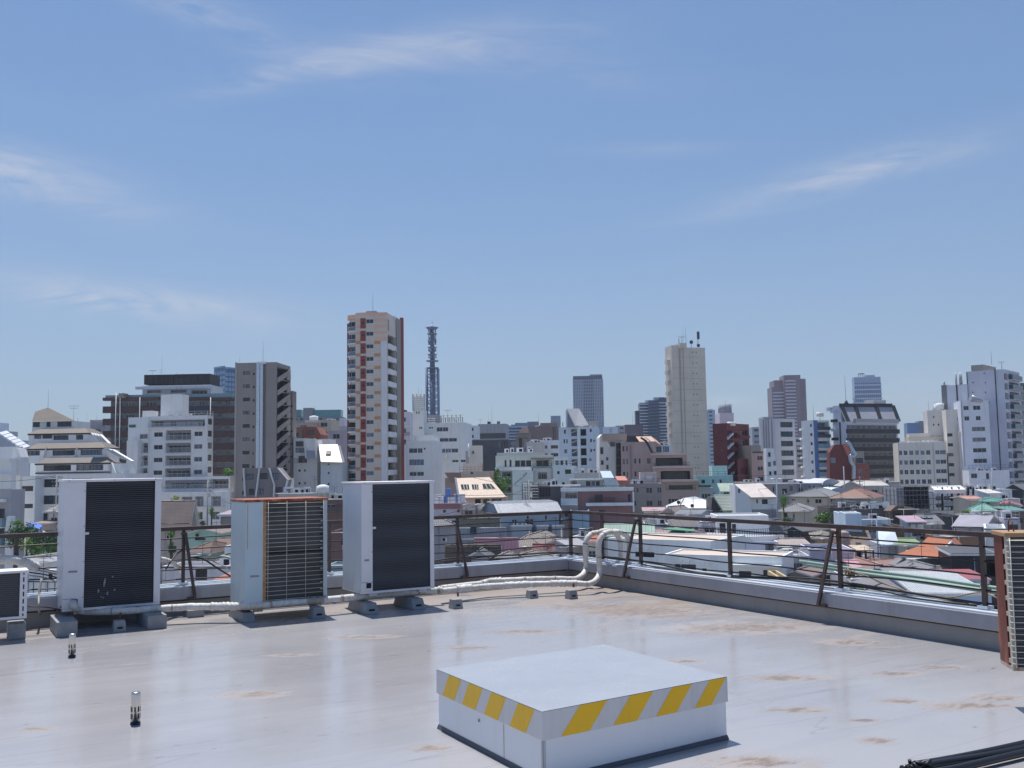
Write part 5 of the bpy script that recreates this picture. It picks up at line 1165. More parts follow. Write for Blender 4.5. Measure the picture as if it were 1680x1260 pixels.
# --- blocks behind, between the towers
r = bld('far_building', 'distant low block with a long teal glass roof screen, left of the round tower', 700, 700); b = Blk(r, wall('#6f7f93'), 878, 700, 0, 540, 885, 892, wr=20); b.auto('L', 3.5, 6, 4, 1.6, seed=3)
q = Blk(r, plain('#3f7f86', .25, .1, .15, 'teal_glass'), 876, 698, 0, 702, 880, 848, wr=10, yb=893, rim=0, name='glass_screen'); q = Blk(r, plain('#3f7f86', .25, .1, .15, 'teal_glass'), 615, 698, 0, 545, 620, 848, wr=10, yb=893, rim=0, name='glass_screen'); q = Blk(r, wall('#70757f'), 690, 696, 0, 630, 692, 836, wr=10); antenna(r, 702, 815, 850, 695, .15)
r = bld('apartment_building', 'beige stepped apartment block with a round tank, behind the orange brick house', 740, 350); b = Blk(r, wall('#a89c88'), 815, 350, 6, 640, 830, 915, wr=15); b.auto('L', 3.2, 4.4, 2.4, 1.5, seed=6); c_ = Blk(r, wall('#a08a80'), 700, 345, 6, 565, 712, 930, wr=10); c_.auto('L', 3, 4.4, 2.4, 1.5, seed=1); tank(r, b, .85, .4, 1.6, 1.6, WHITE); rboxes(r, b, 4, 3, smax=3)
r = bld('apartment_building', 'orange brick house with a cut roof corner, above the slim white houses', 640, 290); ring = [(556, 968), (640, 960), (718, 962), (742, 1010), (740, 1120), (556, 1120)]
m = MB(); m.prism([at_y(ax(x), ay(y), 290) for x, y in ring], (0, 12, 0), wall('#944d36', tile=True)); m.build('wall', r); flatwin(r, 660, 700, 985, 1012, 289.9); flatwin(r, 570, 590, 985, 1005, 289.9)
b = Blk(r, wall('#7f6a55'), 618, 288, 3, 548, 622, 975, wr=5); b.auto('L', 3, 3, 1.4, 1.4, seed=3)
r = bld('apartment_building', 'small mauve-grey flats squeezed against the left flank of the round tower', 850, 275); b = Blk(r, wall('#8b8594'), 898, 275, 3, 795, 905, 985, wr=12); b.auto('L', 3, 3.2, 1.9, 1.4, seed=9); c_ = Blk(r, wall('#938d99'), 905, 278, 3, 865, 908, 955, wr=5); b2 = Blk(r, wall('#b0b0b8'), 900, 300, 3, 868, 905, 905, wr=8)
r = bld('house', 'low white house front seen between the slim white houses and the mauve flats', 770, 262); b = Blk(r, wall('#b6b4b3'), 798, 262, 3, 735, 802, 1040, wr=8); b.auto('L', 3, 2.6, 1.4, 1.2, seed=9)
# --- round-cornered tower
r = bld('apartment_tower', 'tallest cream tower with a rounded balcony corner, red panels and orange squares', 1050, 234, 'tower')
CR = wall('#b8aca0', tile=True); OR = wall('#bd8350'); RD = wall('#943631'); PK = wall('#cc9c82')
b = Blk(r, CR, 1181, 234, 7, 972, 1282, 212, rim=1.2)
n = 15; dp = 82.0
b.win('L', [(1043, 1090)], 256, 282, n, dp, panes=2, fr=FR_AL, gl=G_BL)
b.band('L', 1006, 1040, 250, 316, RD, n, dp, .12, 'red_panel'); b.band('L', 1018, 1028, 274, 284, DKIN, n, dp, .16, 'vent')
b.band('L', 1096, 1136, 398, 418, OR, n - 2, dp, .06, 'orange_panel'); b.band('L', 974, 1004, 398, 418, OR, n - 2, dp, .06, 'orange_panel')
for y0, y1 in ((212, 232), (250, 272), (294, 312), (334, 352), (374, 396)):
    b.band('L', 1096, 1180, y0, y1, PK, 1, 0, .07, 'pink_band'); b.band('L', 975, 1003, y0 + 2, y1 + 2, PK, 1, 0, .07, 'pink_band')
b.band('L', 1004, 1095, 212, 232, PK, out=.07, name='pink_band')
b.band('L', 1142, 1180, 398, 1500, wall('#b9b8bc'), out=.1, name='white_pier')
WB = wall('#bdbcbe'); b.hole('R', 1184, 1232, 352, 414, 14, dp, rec=1.5, back=RECW, panes=1, wfrac=.25); b.hole('R', 1184, 1193, 254, 330, 1, rec=.8, back=LOUV)
b.balc('R', 1183, 1228, 414, 448, 14, dp, .55, 'solid', WB, WB)
for k in range(14):
    u0, u1, z0, z1 = b.rect('R', 1205, 1232, 380 + dp * k, 412 + dp * k); m = MB(); q = b.f['R'].at((u0 + u1) / 2, z0 - .1, -.1); m.tube([q, q + Z * (z1 - z0 + .4)], .9, wall('#8d8780'), 10); m.build('stair_drum', r)
b.band('R', 1236, 1262, 246, 1500, wall('#8b857e'), out=.3, name='grey_pier'); b.band('R', 1263, 1270, 244, 1500, RD, out=.35, name='red_strip'); b.band('R', 1273, 1280, 244, 1500, RD, out=.35, name='red_strip')
# curved corner
f = b.f['L']; c0_ = b.P + b.L * b.wl; rad = solve_t(at_y(ax(972), ay(300), c0_.y), Vector((-1, 0.15, 0)).normalized(), ax(904)); rad = abs(rad)
cc = c0_ + b.Rd * rad; ang0 = math.atan2(-b.Rd.y, -b.Rd.x)
def arc(rd, z, a0=0., a1=95., k=9): return [Vector((cc.x, cc.y, z)) + rot((math.cos(ang0) * rd, math.sin(ang0) * rd, 0), -R(a0 + (a1 - a0) * i / k)) for i in range(k + 1)]
m = MB(); ring = arc(rad * .80, b.zb); m.prism(ring + [Vector((cc.x + b.Rd.x * 5, cc.y + b.Rd.y * 5, b.zb))], Z * (b.zt - b.zb - .8), CR); m.build('wall', r)
dzt = b.dz('L', 1043, 256, dp); gz = b.f['L'].hit(ax(975), ay(330))[1]; RG = plain('#6f7a86', .2, .1, name='balcony_glass')
for k in range(n + 2):
    zs = gz - dzt * k
    if zs < b.zb + 3: break
    m = MB(); lo_ = arc(rad * 1.0, zs - .25); inn_ = arc(rad * .8, zs - .25); m.prism(lo_ + inn_[::-1], Z * .32, WB); m.build('balcony', r)
    m = MB(); A_ = arc(rad * .985, zs + .1); B_ = arc(rad * .965, zs + .1); m.prism(A_ + B_[::-1], Z * .85, RG); A2 = arc(rad * .995, zs + .96); B2 = arc(rad * .955, zs + .96); m.prism(A2 + B2[::-1], Z * .07, WB); m.build('balcony_railing', r)
    for a_ in (22, 48):
        d = rot((math.cos(ang0), math.sin(ang0), 0), -R(a_)); m = MB(); p = Vector((cc.x, cc.y, zs + .1)) + d * rad * .80; t_ = Vector((-d.y, d.x, 0)); m.box(p - t_ * .9, t_ * 1.8, d * .08, Z * 2.1, G_DK); m.build('window', r)
    d = rot((math.cos(ang0), math.sin(ang0), 0), -R(70)); m = MB(); p = Vector((cc.x, cc.y, zs + .07)) + d * rad * .80; t_ = Vector((-d.y, d.x, 0)); m.box(p - t_ * .7, t_ * 1.4, d * .12, Z * 2.3, RD); m.build('red_panel', r)
m = MB(); A_ = arc(rad * 1.01, b.zt - 1.2); m.prism(A_ + [Vector((cc.x, cc.y, b.zt - 1.2)) + b.Rd * 4], Z * 1.0, PK); m.build('roof_band', r)
d = rot((math.cos(ang0), math.sin(ang0), 0), -R(88)); m = MB(); p = Vector((cc.x, cc.y, b.zb)) + d * rad * .9; t_ = Vector((-d.y, d.x, 0)); m.box(p, t_ * .4, d * rad * .14, Z * (b.zt - b.zb - 2), RD); m.build('red_strip', r)
c_ = Blk(r, wall('#8f9095'), 1107, 238, 7, 1042, 1112, 200, wr=4, yb=214); antenna(r, 1087, 80, 202, 239, .08); c2 = Blk(r, wall('#b5b2ad'), 1225, 240, 7, 1182, 1230, 232, wr=6, yb=250); tank(r, b, .3, .9, 1, 1.2) if False else None
# --- lattice radio tower
r = bld('radio_tower', 'slender blue-grey telecom tower with stacked ring platforms and a lattice base', 1478, 800, 'radio tower')
RTM = plain('#5b7090', .5, .3, name='tower_steel'); RTD = plain('#4a5c7a', .5, .3, name='tower_shaft')
def pz(y): return at_y(ax(1478), ay(y), 800).z
cx0 = at_y(ax(1478), ay(600), 800); U8 = 800 / FPX / 4
def ringp(x, k=0): return None
m = MB(); c = Vector((cx0.x, 800, 0)); m.tube([c + Z * 5, c + Z * pz(575)], 19 * U8, RTD, 14); m.tube([c + Z * pz(577), c + Z * pz(420), c + Z * pz(318)], [17 * U8, 14 * U8, 13 * U8], RTD, 14); m.build('shaft', r)
for y, w in ((312, 43), (318, 36), (352, 34), (378, 24), (402, 32), (442, 32), (465, 24), (488, 32), (530, 43), (576, 43)):
    m = MB(); m.tube([c + Z * pz(y + 4), c + Z * pz(y - 3)], [w * U8 * .85, w * U8], RTM, 18); m.build('platform', r)
for y0 in (330, 360, 385, 410, 455, 500):
    for k in range(7):
        a_ = k * .9 + y0; d = Vector((math.cos(a_), math.sin(a_), 0)); m = MB(); p = c + d * 24 * U8 + Z * pz(y0 + 12); m.tube([p, p + Z * 14 * U8 * 1.2], 3.2 * U8, RTM if k % 2 else plain('#8e9bb0', .5, name='dish'), 8); m.build('dish_antenna', r)
m = MB(); m.tube([c + Z * pz(308), c + Z * pz(296), c + Z * pz(290)], [9 * U8, 8 * U8, 3 * U8], WHITE, 12); m.build('radome', r); m = MB(); m.tube([c + Z * pz(290), c + Z * pz(268)], 1.6 * U8, RTM, 6); m.build('mast', r)
lm = MB(); hw = 38 * U8; ys = [578 + 43 * i for i in range(9)]
for i, y in enumerate(ys[:-1]):
    z1, z0 = pz(y), pz(ys[i + 1]); C4 = [Vector((c.x + sx * hw, c.y + sy * hw, 0)) for sx, sy in ((-1, -1), (1, -1), (1, 1), (-1, 1))]
    for j in range(4):
        A_, B_ = C4[j], C4[(j + 1) % 4]; M_ = (A_ + B_) / 2
        lm.tube([A_ + Z * z1, M_ + Z * z0], .35, RTM, 4); lm.tube([B_ + Z * z1, M_ + Z * z0], .35, RTM, 4); lm.tube([A_ + Z * z0, B_ + Z * z0], .4, RTM, 4)
stuff(lm.build('bracing', r))
for sx, sy in ((-1, -1), (1, -1), (1, 1), (-1, 1)):
    m = MB(); m.tube([Vector((c.x + sx * hw, c.y + sy * hw, 5)), Vector((c.x + sx * hw, c.y + sy * hw, pz(576)))], .75, RTM, 6); m.build('corner_leg', r)
# ================================================================ middle and right part of the skyline
V('C')
WB2 = wall('#b7bbc6'); WG = wall('#b4bcc0')
r = bld('office_building', 'pale blue-grey white office block carrying a scaffolded tower, right of the round tower', 390, 265)
b = Blk(r, WB2, 493, 265, 5, 216, 506, 372, wr=14); b.win('L', [(306, 344), (346, 381)], 405, 432, panes=2, fr=FR_AL, gl=G_BL); b.win('L', [(288, 318), (322, 384), (386, 438)], 476, 500, panes=2, gl=G_BL); b.win('L', [(325, 362), (364, 402), (404, 446)], 545, 571, panes=2, gl=G_BL); b.win('L', [(408, 448), (465, 495)], 618, 634, panes=2)
b.win('L', [(255, 268), (272, 281)], 402, 413, panes=1); b.win('L', [(310, 320), (322, 330)], 655, 720, panes=1); b.band('L', 300, 380, 578, 606, WHITE, out=1.2, name='canopy')
tw = Blk(r, WB2, 221, 262, 5, 149, 228, 290, wr=5); 
for x, y0 in ((192, 400), (203, 400), (170, 300), (185, 300)): tw.win('L', [(x, x + 8)], y0, y0 + 16, panes=1)
def lattice(root, x0, x1, y0, y1, Y, nx, nz, name='scaffold_frame', depth=2.5, r_=.05, mat=None):
    A = at_y(ax(x0), ay(y1), Y); Bq = at_y(ax(x1), ay(y1), Y); top = at_y(ax(x0), ay(y0), Y).z; m = MB(); mt = mat or plain('#6d7076', .5, .3, name='scaffold_pipe')
    for d in (0, depth):
        for i in range(nx + 1):
            x = A.x + (Bq.x - A.x) * i / nx; m.tube([Vector((x, Y + d, A.z)), Vector((x, Y + d, top - (.6 if i % 2 else 0)))], r_, mt, 4)
        for k in range(nz + 1):
            z = A.z + (top - A.z) * k / nz - .05; m.tube([Vector((A.x, Y + d, z)), Vector((Bq.x, Y + d, z))], r_ * .8, mt, 4)
    for i in (0, nx):
        x = A.x + (Bq.x - A.x) * i / nx
        for k in range(nz + 1): z = A.z + (top - A.z) * k / nz - .05; m.tube([Vector((x, Y, z)), Vector((x, Y + depth, z))], r_ * .8, mt, 4)
    return stuff(m.build(name, root))
lattice(r, 148, 222, 185, 292, 262, 6, 8, r_=.07); lattice(r, 320, 474, 322, 372, 266, 11, 3, r_=.05); lattice(r, 226, 300, 345, 372, 266, 4, 2)
g_ = Blk(r, wall('#8e919b'), 318, 270, 5, 248, 324, 322, wr=5); antenna(r, 186, 135, 190, 263); antenna(r, 205, 155, 190, 263); antenna(r, 378, 290, 322, 268, yagi=True); antenna(r, 418, 335, 372, 267)
m = MB(); p = at_y(ax(385), ay(370), 268)
for k in range(9): a_ = 3.14 * k / 8; q = p + Vector((-math.cos(a_) * 2.2, 0, math.sin(a_) * 1.1)); m.tube([p + Vector((-math.cos(a_) * 2.2, 0, 0)), q], .05, POLE, 4)
m.tube([p + Vector((-math.cos(3.14 * k / 8) * 2.2, 0, math.sin(3.14 * k / 8) * 1.1)) for k in range(9)], .05, POLE, 4); stuff(m.build('tank_cage', r))
r = bld('office_building', 'plain white block with wide windows immediately right of the round tower', 190, 240)
b = Blk(r, wall('#bcc0cc'), 297, 240, 5, 103, 300, 492, wr=10); b.win('L', [(125, 178), (182, 212)], 543, 573, panes=2, gl=G_BL); b.win('L', [(126, 222)], 616, 654, panes=4, gl=G_BL); b.win('L', [(127, 174), (177, 221)], 697, 724, 2, 80, panes=2); b.band('L', 222, 232, 540, 550, DKIN, out=.06, name='vent')
c_ = Blk(r, wall('#bcc0cc'), 292, 242, 5, 155, 297, 455, wr=8, yb=500)
r = bld('far_building', 'slim pink-white block with balconies tucked behind the right edge of the round tower', 108, 330); b = Blk(r, wall('#b2adb4'), 128, 330, 4, 80, 134, 302, wr=9); b.win('L', [(90, 104)], 340, 368, 3, 72, panes=1); b.balc('L', 88, 134, 438, 462, 2, 60, 1.2, 'bars', FR_DK); b.band('L', 84, 134, 396, 402, WHITE, out=1.5, name='ledge'); c_ = Blk(r, LOUV, 102, 331, 4, 88, 104, 290, wr=3)
r = bld('office_building', 'cream wall building with one small window and a thin chimney, right of the scaffolded office', 560, 236); b = Blk(r, wall('#bdb6a8'), 590, 236, 10, 518, 608, 523, wr=None, rim=.3) ; b.win('L', [(534, 552)], 558, 580, panes=2); antenna(r, 515, 512, 600, 235, .25, m_=WHITE); c_ = Blk(r, wall('#9c9aa3'), 520, 240, 5, 495, 525, 560, wr=5)
r = bld('office_building', 'grey louvred rooftop block on the skyline with a pale upper half', 670, 500); b = Blk(r, wall('#8d919b'), 760, 500, 6, 577, 768, 380, wr=14); b.band('L', 578, 758, 446, 452, TRIMDK, out=.3); b.band('L', 578, 758, 452, 480, LOUV, out=.05, name='louvre_band'); 
for i in range(7): b.band('L', 585 + i * 25, 587 + i * 25, 382, 445, wall('#7c808b'), out=.12, name='panel_joint')
c_ = Blk(r, TRIMDK, 655, 503, 6, 638, 660, 366, wr=4); antenna(r, 668, 255, 380, 503, .12); antenna(r, 645, 325, 380, 503, .1); antenna(r, 592, 350, 382, 503, .1, yagi=True); m = MB(); q = b.on_roof(.3, .3); m.tube([q, q + Z * 2], .8, POLE, 8); m.build('vent_stack', r)
r = bld('office_building', 'long dark low building below the grey louvred block', 640, 400); b = Blk(r, wall('#4a4b57'), 775, 400, 4, 516, 782, 486, wr=16); b.band('L', 516, 775, 486, 492, wall('#6c6d78'), out=.4, name='eave'); 
for i in range(4): b.win('L', [(712 + i * 16, 722 + i * 16)], 498, 545, panes=1, fr=FR_DK)
c_ = Blk(r, wall('#3d3e4a'), 690, 395, 4, 600, 695, 575, wr=12)
r = bld('far_building', 'white gabled block on the skyline between the scaffolded office and the grey louvred one', 535, 430); b = Blk(r, wall('#b5bac6'), 570, 430, 4, 496, 576, 392, wr=12); b.auto('L', 3.2, 4, 2, 1.4, seed=3)
r = bld('apartment_building', 'blue-tinted apartment block with long balconies on the skyline', 830, 520); b = Blk(r, wall('#6a7d99'), 900, 520, 4, 766, 915, 392, wr=15); b.band('L', 768, 900, 400, 408, wall('#8fa0b8'), 5, 20, 1.2, 'balcony', full=True); b.auto('L', 3.2, 4, 3, 1.6, panes=3, seed=3, top=.4); c_ = Blk(r, wall('#6f7f95'), 900, 521, 4, 820, 905, 374, wr=8); d_ = Blk(r, wall('#7b7f8a'), 972, 530, 4, 900, 980, 366, wr=10)
r = bld('apartment_building', 'brown-grey windowless slab with a pinkish glazed corner on the skyline', 1000, 410); b = Blk(r, wall('#7f6d6a'), 1100, 410, 4, 905, 1108, 398, wr=14); c_ = Blk(r, wall('#8a7572'), 1095, 411, 4, 985, 1100, 374, wr=8)
for x in (1068, 1080): b.band('L', x, x + 4, 402, 560, TRIMDK, out=.1, name='joint')
rboxes(r, b, 5, 8, smax=3)
r = bld('apartment_building', 'small brown building with a pink slanted glass attic left of the brown slab', 868, 370); b = Blk(r, wall('#7d6f6b'), 912, 370, 4, 822, 918, 442, wr=10); b.hole('L', 845, 866, 475, 555, 1, rec=.5, back=LOUV); b.hole('L', 876, 900, 478, 545, 1, rec=.5); m = MB(); m.prism([at_y(ax(x), ay(y), 370) for x, y in ((842, 442), (912, 442), (904, 404), (866, 404))], (0, 6, 0), roofm('#b58f80', 'slate')); m.build('roof', r); b.balc('L', 824, 912, 455, 472, 1, 0, 1.2, 'bars', FR_AL)
r = bld('office_building', 'white low block with rooftop machinery in front of the brown slab', 1040, 330); b = Blk(r, wall('#b9bbc4'), 1103, 330, 4, 975, 1108, 488, wr=12); b.win('L', [(1015, 1032), (1055, 1102)], 522, 545, 2, 52, panes=3); c_ = Blk(r, wall('#a9a49e'), 1000, 325, 4, 895, 1010, 500, wr=10); c_.auto('L', 3, 3, 1.6, 1.2, seed=4); rboxes(r, c_, 9, 3, smax=2.2); rboxes(r, b, 8, 6, smax=2.2)
r = bld('far_building', 'small square blue-grey block standing up on the far skyline left of the wedge-roofed building', 1085, 650); b = Blk(r, wall('#7b879c'), 1116, 650, 4, 1054, 1120, 328, wr=14, rim=0); antenna(r, 973, 310, 372, 600, .15); antenna(r, 1135, 365, 400, 600, .3)
# far apartment strip low on the skyline: fills the gaps between the named blocks
for i, (x, y0, w, Y, h_, lb) in enumerate(((812, 385, 60, 640, '#7d8796', 'narrow far slab behind the blue-tinted balconied block'), (1500, 392, 60, 600, '#8d8f9c', 'low far block right of the wedge-roofed building'), (1560, 386, 40, 700, '#7c7280', 'brownish far block before the dark blue apartment tower'))):
    r = bld('far_building', lb, x, Y); b = Blk(r, wall(h_), x + w, Y, 2, x - w * .3, x + w + 3, y0, wr=14, rim=.3); b.auto('L', 3.2, 4, 2.4, 1.4, seed=i)
# --- wedge-roofed blue-grey building
r = bld('apartment_building', 'pale blue building with a tall white wedge roof and a column of open dark bays', 1250, 270)
BG = wall('#a3b1bf'); b = Blk(r, BG, 1362, 270, 8, 1106, 1490, 400, wr=None, rim=.6)
b.hole('L', 1188, 1226, 416, 462, 4, 66, rec=1.6, back=RECW); b.hole('L', 1248, 1286, 414, 460, 4, 64, rec=2.0, back=LOUV); b.bar('L', 1190, 440, 1224, 425, 5, BG, 4, 66, -.6, -.1, 'stair_flight'); b.band('L', 1250, 1284, 437, 441, WHITE, 4, 64, -.2, 'bay_slab') if False else None
b.win('L', [(1140, 1153)], 420, 447, panes=1); b.win('L', [(1138, 1148), (1155, 1165)], 482, 510, panes=1); b.win('L', [(1143, 1162)], 548, 575, panes=2); b.win('L', [(1310, 1323)], 414, 436, 3, 66, panes=1); b.win('L', [(1306, 1322)], 608, 625, panes=1); b.win('L', [(1332, 1345)], 486, 500, 2, 60, panes=1); b.band('L', 1228, 1246, 402, 700, wall('#b4bfca'), out=.4, name='pier')
m = MB(); Y0 = 268.5; A_, B_, C_, D_ = [at_y(ax(x), ay(y), Y0) for x, y in ((1163, 400), (1163, 282), (1240, 282), (1304, 389))]
m.prism([at_y(ax(x), ay(y), Y0 + 1) for x, y in ((1163, 402), (1163, 282), (1218, 402))], (0, 8, 0), wall('#6d7f98')); m.build('wedge_wall', r)
m = MB(); q = [at_y(ax(x), ay(y), yy) for x, y, yy in ((1163, 281, Y0), (1240, 281, Y0 + 7), (1305, 390, Y0 + 7), (1216, 392, Y0))]; m.prism(q, (-.2, 0, -.3), plain('#d9d4d0', .5, name='white_sheet')); m.build('wedge_roof', r)
fr2 = Blk(r, wall('#a9b6c2'), 1492, 272, 8, 1395, 1496, 400, wr=3, rim=.2); fr2.hole('L', 1438, 1456, 414, 438, 1, rec=.3, back=plain('#c4ccd6', .6)); rboxes(r, b, 5, 12, smax=2); antenna(r, 1133, 370, 400, 268, .2)
c_ = Blk(r, wall('#9a9691'), 1360, 274, 8, 1300, 1366, 362, wr=4, yb=400)
# --- cream building with dark slot
r = bld('apartment_building', 'narrow cream building with a sloped white edge and black glazed slot, beside the pink terraces', 1440, 248)
m = MB(); m.prism([at_y(ax(x), ay(y), 248) for x, y in ((1374, 470), (1392, 447), (1530, 447), (1550, 495), (1482, 500), (1482, 860), (1374, 860))], (0, 9, 0), wall('#b6b5b3')); m.build('wall', r)
for q in ((1380, 1398, 536, 580), (1384, 1400, 620, 650), (1418, 1430, 600, 622), (1445, 1475, 500, 530), (1420, 1432, 650, 680)): flatwin(r, *q, 247.9, gl=G_DK)
m = MB(); m.prism([at_y(ax(x), ay(y), 247) for x, y in ((1484, 505), (1516, 505), (1516, 740), (1484, 740))], (0, .9, 0), plain('#26282e', .2, name='black_glass')); m.build('glazed_slot', r)
for k in range(4):
    y = 555 + 52 * k; m = MB(); a = at_y(ax(1484), ay(y), 246.9); c = at_y(ax(1516), ay(y), 246.9); m.box(a, c - a, Vector((0, -.1, 0)), Z * .35, POLE); m.build('slot_rail', r)
bar3(r, [(1392, 447), (1440, 535)], .5, .4, WHITE, 'sloped_edge', 247.9); m = MB(); a = at_y(ax(1392), ay(462), 247); c = at_y(ax(1552), ay(490), 247); m.box(Vector((a.x, 246.6, c.z)), Vector((c.x - a.x, 0, 0)), Vector((0, 2, 0)), Z * (a.z - c.z + .6), wall('#a08b80')); m.build('terrace_band', r)
# --- flat cream-green building with balconies, lower white wings
r = bld('apartment_building', 'flat cream building with white roof and blank pale wing, right of the tall green tree', 880, 215)
CG = wall('#aeb2a8'); b = Blk(r, CG, 1062, 215, 4, 692, 1075, 585, wr=12); b.win('L', [(820, 852), (856, 888), (892, 925)], 622, 662, panes=2, fr=FR_DK); b.win('L', [(960, 1000), (1003, 1040)], 622, 660, panes=2, fr=FR_DK); b.win('L', [(750, 764), (783, 797)], 618, 665, panes=1); b.band('L', 692, 930, 668, 690, wall('#c0c2bb'), out=1.4, name='balcony'); b.band('L', 925, 1075, 606, 616, wall('#8f7f74'), out=1.4, name='awning')
top = Blk(r, wall('#9da09c'), 1010, 219, 4, 700, 1020, 567, wr=7, rim=.1, roof=plain('#d5dae0', .5, name='white_roof_sheet')); 
for k in range(3): b.hole('L', 735, 795, 700 + 48 * k, 735 + 48 * k, 1, rec=1, panes=2); b.balc('L', 735, 800, 725 + 48 * k, 745 + 48 * k, 1, 0, .9, 'bars', FR_AL)
w1 = Blk(r, wall('#b4beba'), 937, 212, 4, 802, 945, 688, wr=5, rim=.2); w1.bar('L', 815, 780, 905, 700, 3, POLE, o0=.05, o1=.15, name='diagonal_strip'); w2 = Blk(r, wall('#aaa9a5'), 1062, 213, 4, 938, 1070, 672, wr=5, rim=.4); w2.hole('L', 970, 1030, 700, 745, rec=.8, panes=3); rail_on(w2, 1.0, FR_DK)
for x in (865, 905, 1048): w1.pipe('L', min(x, 930), FR_AL) if x < 937 else w2.pipe('L', x, FR_AL)
rboxes(r, b, 4, 6); rboxes(r, top, 5, 4)
r = bld('apartment_building', 'small mint-white block with a dark window and roof railing, below the wedge-roofed building', 1135, 206); b = Blk(r, wall('#b4c1c0'), 1210, 206, 6, 1060, 1216, 656, wr=9); b.win('L', [(1148, 1188)], 681, 710, panes=2, fr=FR_DK); b.win('L', [(1096, 1112)], 692, 711, panes=1, fr=FR_DK); b.win('L', [(1128, 1146)], 765, 785, panes=1, fr=FR_DK); c_ = Blk(r, wall('#a8b4b6'), 1165, 209, 6, 1075, 1172, 598, wr=5); c_.win('L', [(1085, 1105), (1118, 1136), (1150, 1166)], 622, 652, panes=1, fr=FR_DK); rail_on(b, 1.0, FR_DK, 'L'); b.pipe('L', 1062, FR_DK)
r = bld('apartment_building', 'low cream terrace house cluttered with rooftop units, below the black-slotted cream building', 1260, 200); b = Blk(r, wall('#adaba4'), 1370, 200, 5, 1210, 1378, 700, wr=7); rboxes(r, b, 8, 14, smax=1.8); b.auto('L', 2.8, 2.6, 1.5, 1.1, seed=5); rail_on(b, 1, FR_AL, 'L', step=1.2)
r = bld('house', 'low grey house with a pale blue sloped end, behind the pink-brown block', 1320, 178, 'house'); b = Blk(r, wall('#8d9599'), 1400, 178, 5, 1180, 1410, 748, wr=8, rim=.2); b.win('L', [(1285, 1315), (1320, 1345), (1350, 1375)], 758, 790, panes=2, fr=FR_DK); b.win('L', [(1190, 1225)], 758, 785, panes=2, fr=FR_DK); m = MB(); m.prism([at_y(ax(x), ay(y), 177) for x, y in ((1396, 735), (1470, 735), (1494, 800), (1420, 800))], (0, 6, 1.2), plain('#a8b8c0', .5, name='pale_sheet')); m.build('roof', r); b.band('L', 1180, 1400, 742, 750, WHITE, out=.5, name='eave')
r = bld('warehouse', 'dark corrugated metal shed beside a scaffold, left of the pink-brown apartment block', 1000, 176, 'shed'); DM = roofm('#6c6a6c', 'seam'); b = Blk(r, wall('#76737a'), 1120, 176, 5, 925, 1128, 788, wr=8, rim=.2)
for i in range(19): b.band('L', 930 + i * 10, 933 + i * 10, 795, 900, wall('#5f5d63'), out=.12, name='cladding_rib')
b.hole('L', 978, 1050, 798, 860, 1, rec=.4, back=LOUV); b.band('L', 1050, 1250, 782, 792, WHITE, out=.8, name='eave'); lattice(r, 870, 975, 772, 900, 174, 6, 7, r_=.06, depth=2); rboxes(r, b, 4, 3)
# --- tan ziggurat, slanted front
r = bld('apartment_building', 'tan stepped building with a brown awning, behind the slant-fronted cream building', 560, 212); TZ = wall('#b39f8f'); b = Blk(r, TZ, 655, 212, 5, 455, 668, 692, wr=10); b.win('L', [(528, 546)], 696, 712, panes=1, fr=FR_DK); c_ = Blk(r, wall('#b5a496'), 585, 216, 5, 478, 595, 640, wr=7); m = MB(); m.prism([at_y(ax(x), ay(y), 205) for x, y in ((356, 700), (455, 700), (455, 735), (400, 770))], (0, 6, 0), roofm('#8f7566', 'slate')); m.build('awning', r); d_ = Blk(r, wall('#9c8b80'), 455, 211, 5, 360, 460, 735, wr=7); rail_on(b, 1, POLE, 'L', step=.8)
V('s3')
r = bld('apartment_building', 'cream building with a steep slanted window front, left of the tall green tree', 540, 182)
CB = wall('#b9a393'); b = Blk(r, CB, 765, 182, 4, 345, 772, 218, wr=9, rim=.1)
for x0, x1 in ((372, 450), (475, 532), (556, 616), (640, 740)): b.hole('L', x0, x1, 224, 282, 1, rec=.8, panes=2, whf=.9, fr=FR_DK)
SL = plain('#cdb8a6', .7, name='cream_slope'); Yb, Yt = 181.2, 186.5
def on_slope(x, y): t = (218 - y) / (218 - 20.0); return at_y(ax(x), ay(y), Yb + (Yt - Yb) * t)
q = [on_slope(316, 219), on_slope(785, 213), on_slope(617, 16), on_slope(288, 27)]
m = MB(); m.prism(q, (0, .3, -.3), SL); m.build('slanted_front', r)
m = MB(); m.prism([at_y(ax(x), ay(y), 186.8) for x, y in ((345, 219), (765, 213), (617, 22), (290, 32))], (0, 6, 0), CB); m.build('wall', r)
for qd in (((326, 88), (420, 88), (428, 143), (340, 145)), ((436, 88), (512, 88), (518, 140), (446, 141)), ((538, 82), (640, 82), (688, 137), (552, 138))):
    P4 = [on_slope(x, y) for x, y in qd]; nn = (P4[1] - P4[0]).cross(P4[3] - P4[0]).normalized(); nn = nn if nn.y < 0 else -nn
    m = MB(); m.prism([p + nn * .02 for p in P4][::-1], nn * .04, FR_DK); gq = [P4[0].lerp(P4[2], .06), P4[1].lerp(P4[3], .06), P4[2].lerp(P4[0], .06), P4[3].lerp(P4[1], .06)]
    m.prism([p + nn * .062 for p in gq], nn * .02, plain("#20232a", .9, name="tinted_glass")); o = m.build('window', r)
    for t in (.33, .66): m = MB(); a, c = P4[0].lerp(P4[1], t), P4[3].lerp(P4[2], t); m.box(a + nn * .083, c - a, (P4[1] - P4[0]).normalized() * .14, nn * .05, TRIMDK); m.build('mullion', r)
bar3(r, [(284, 20), (318, 222)], .35, .6, WHITE, 'edge', 181)
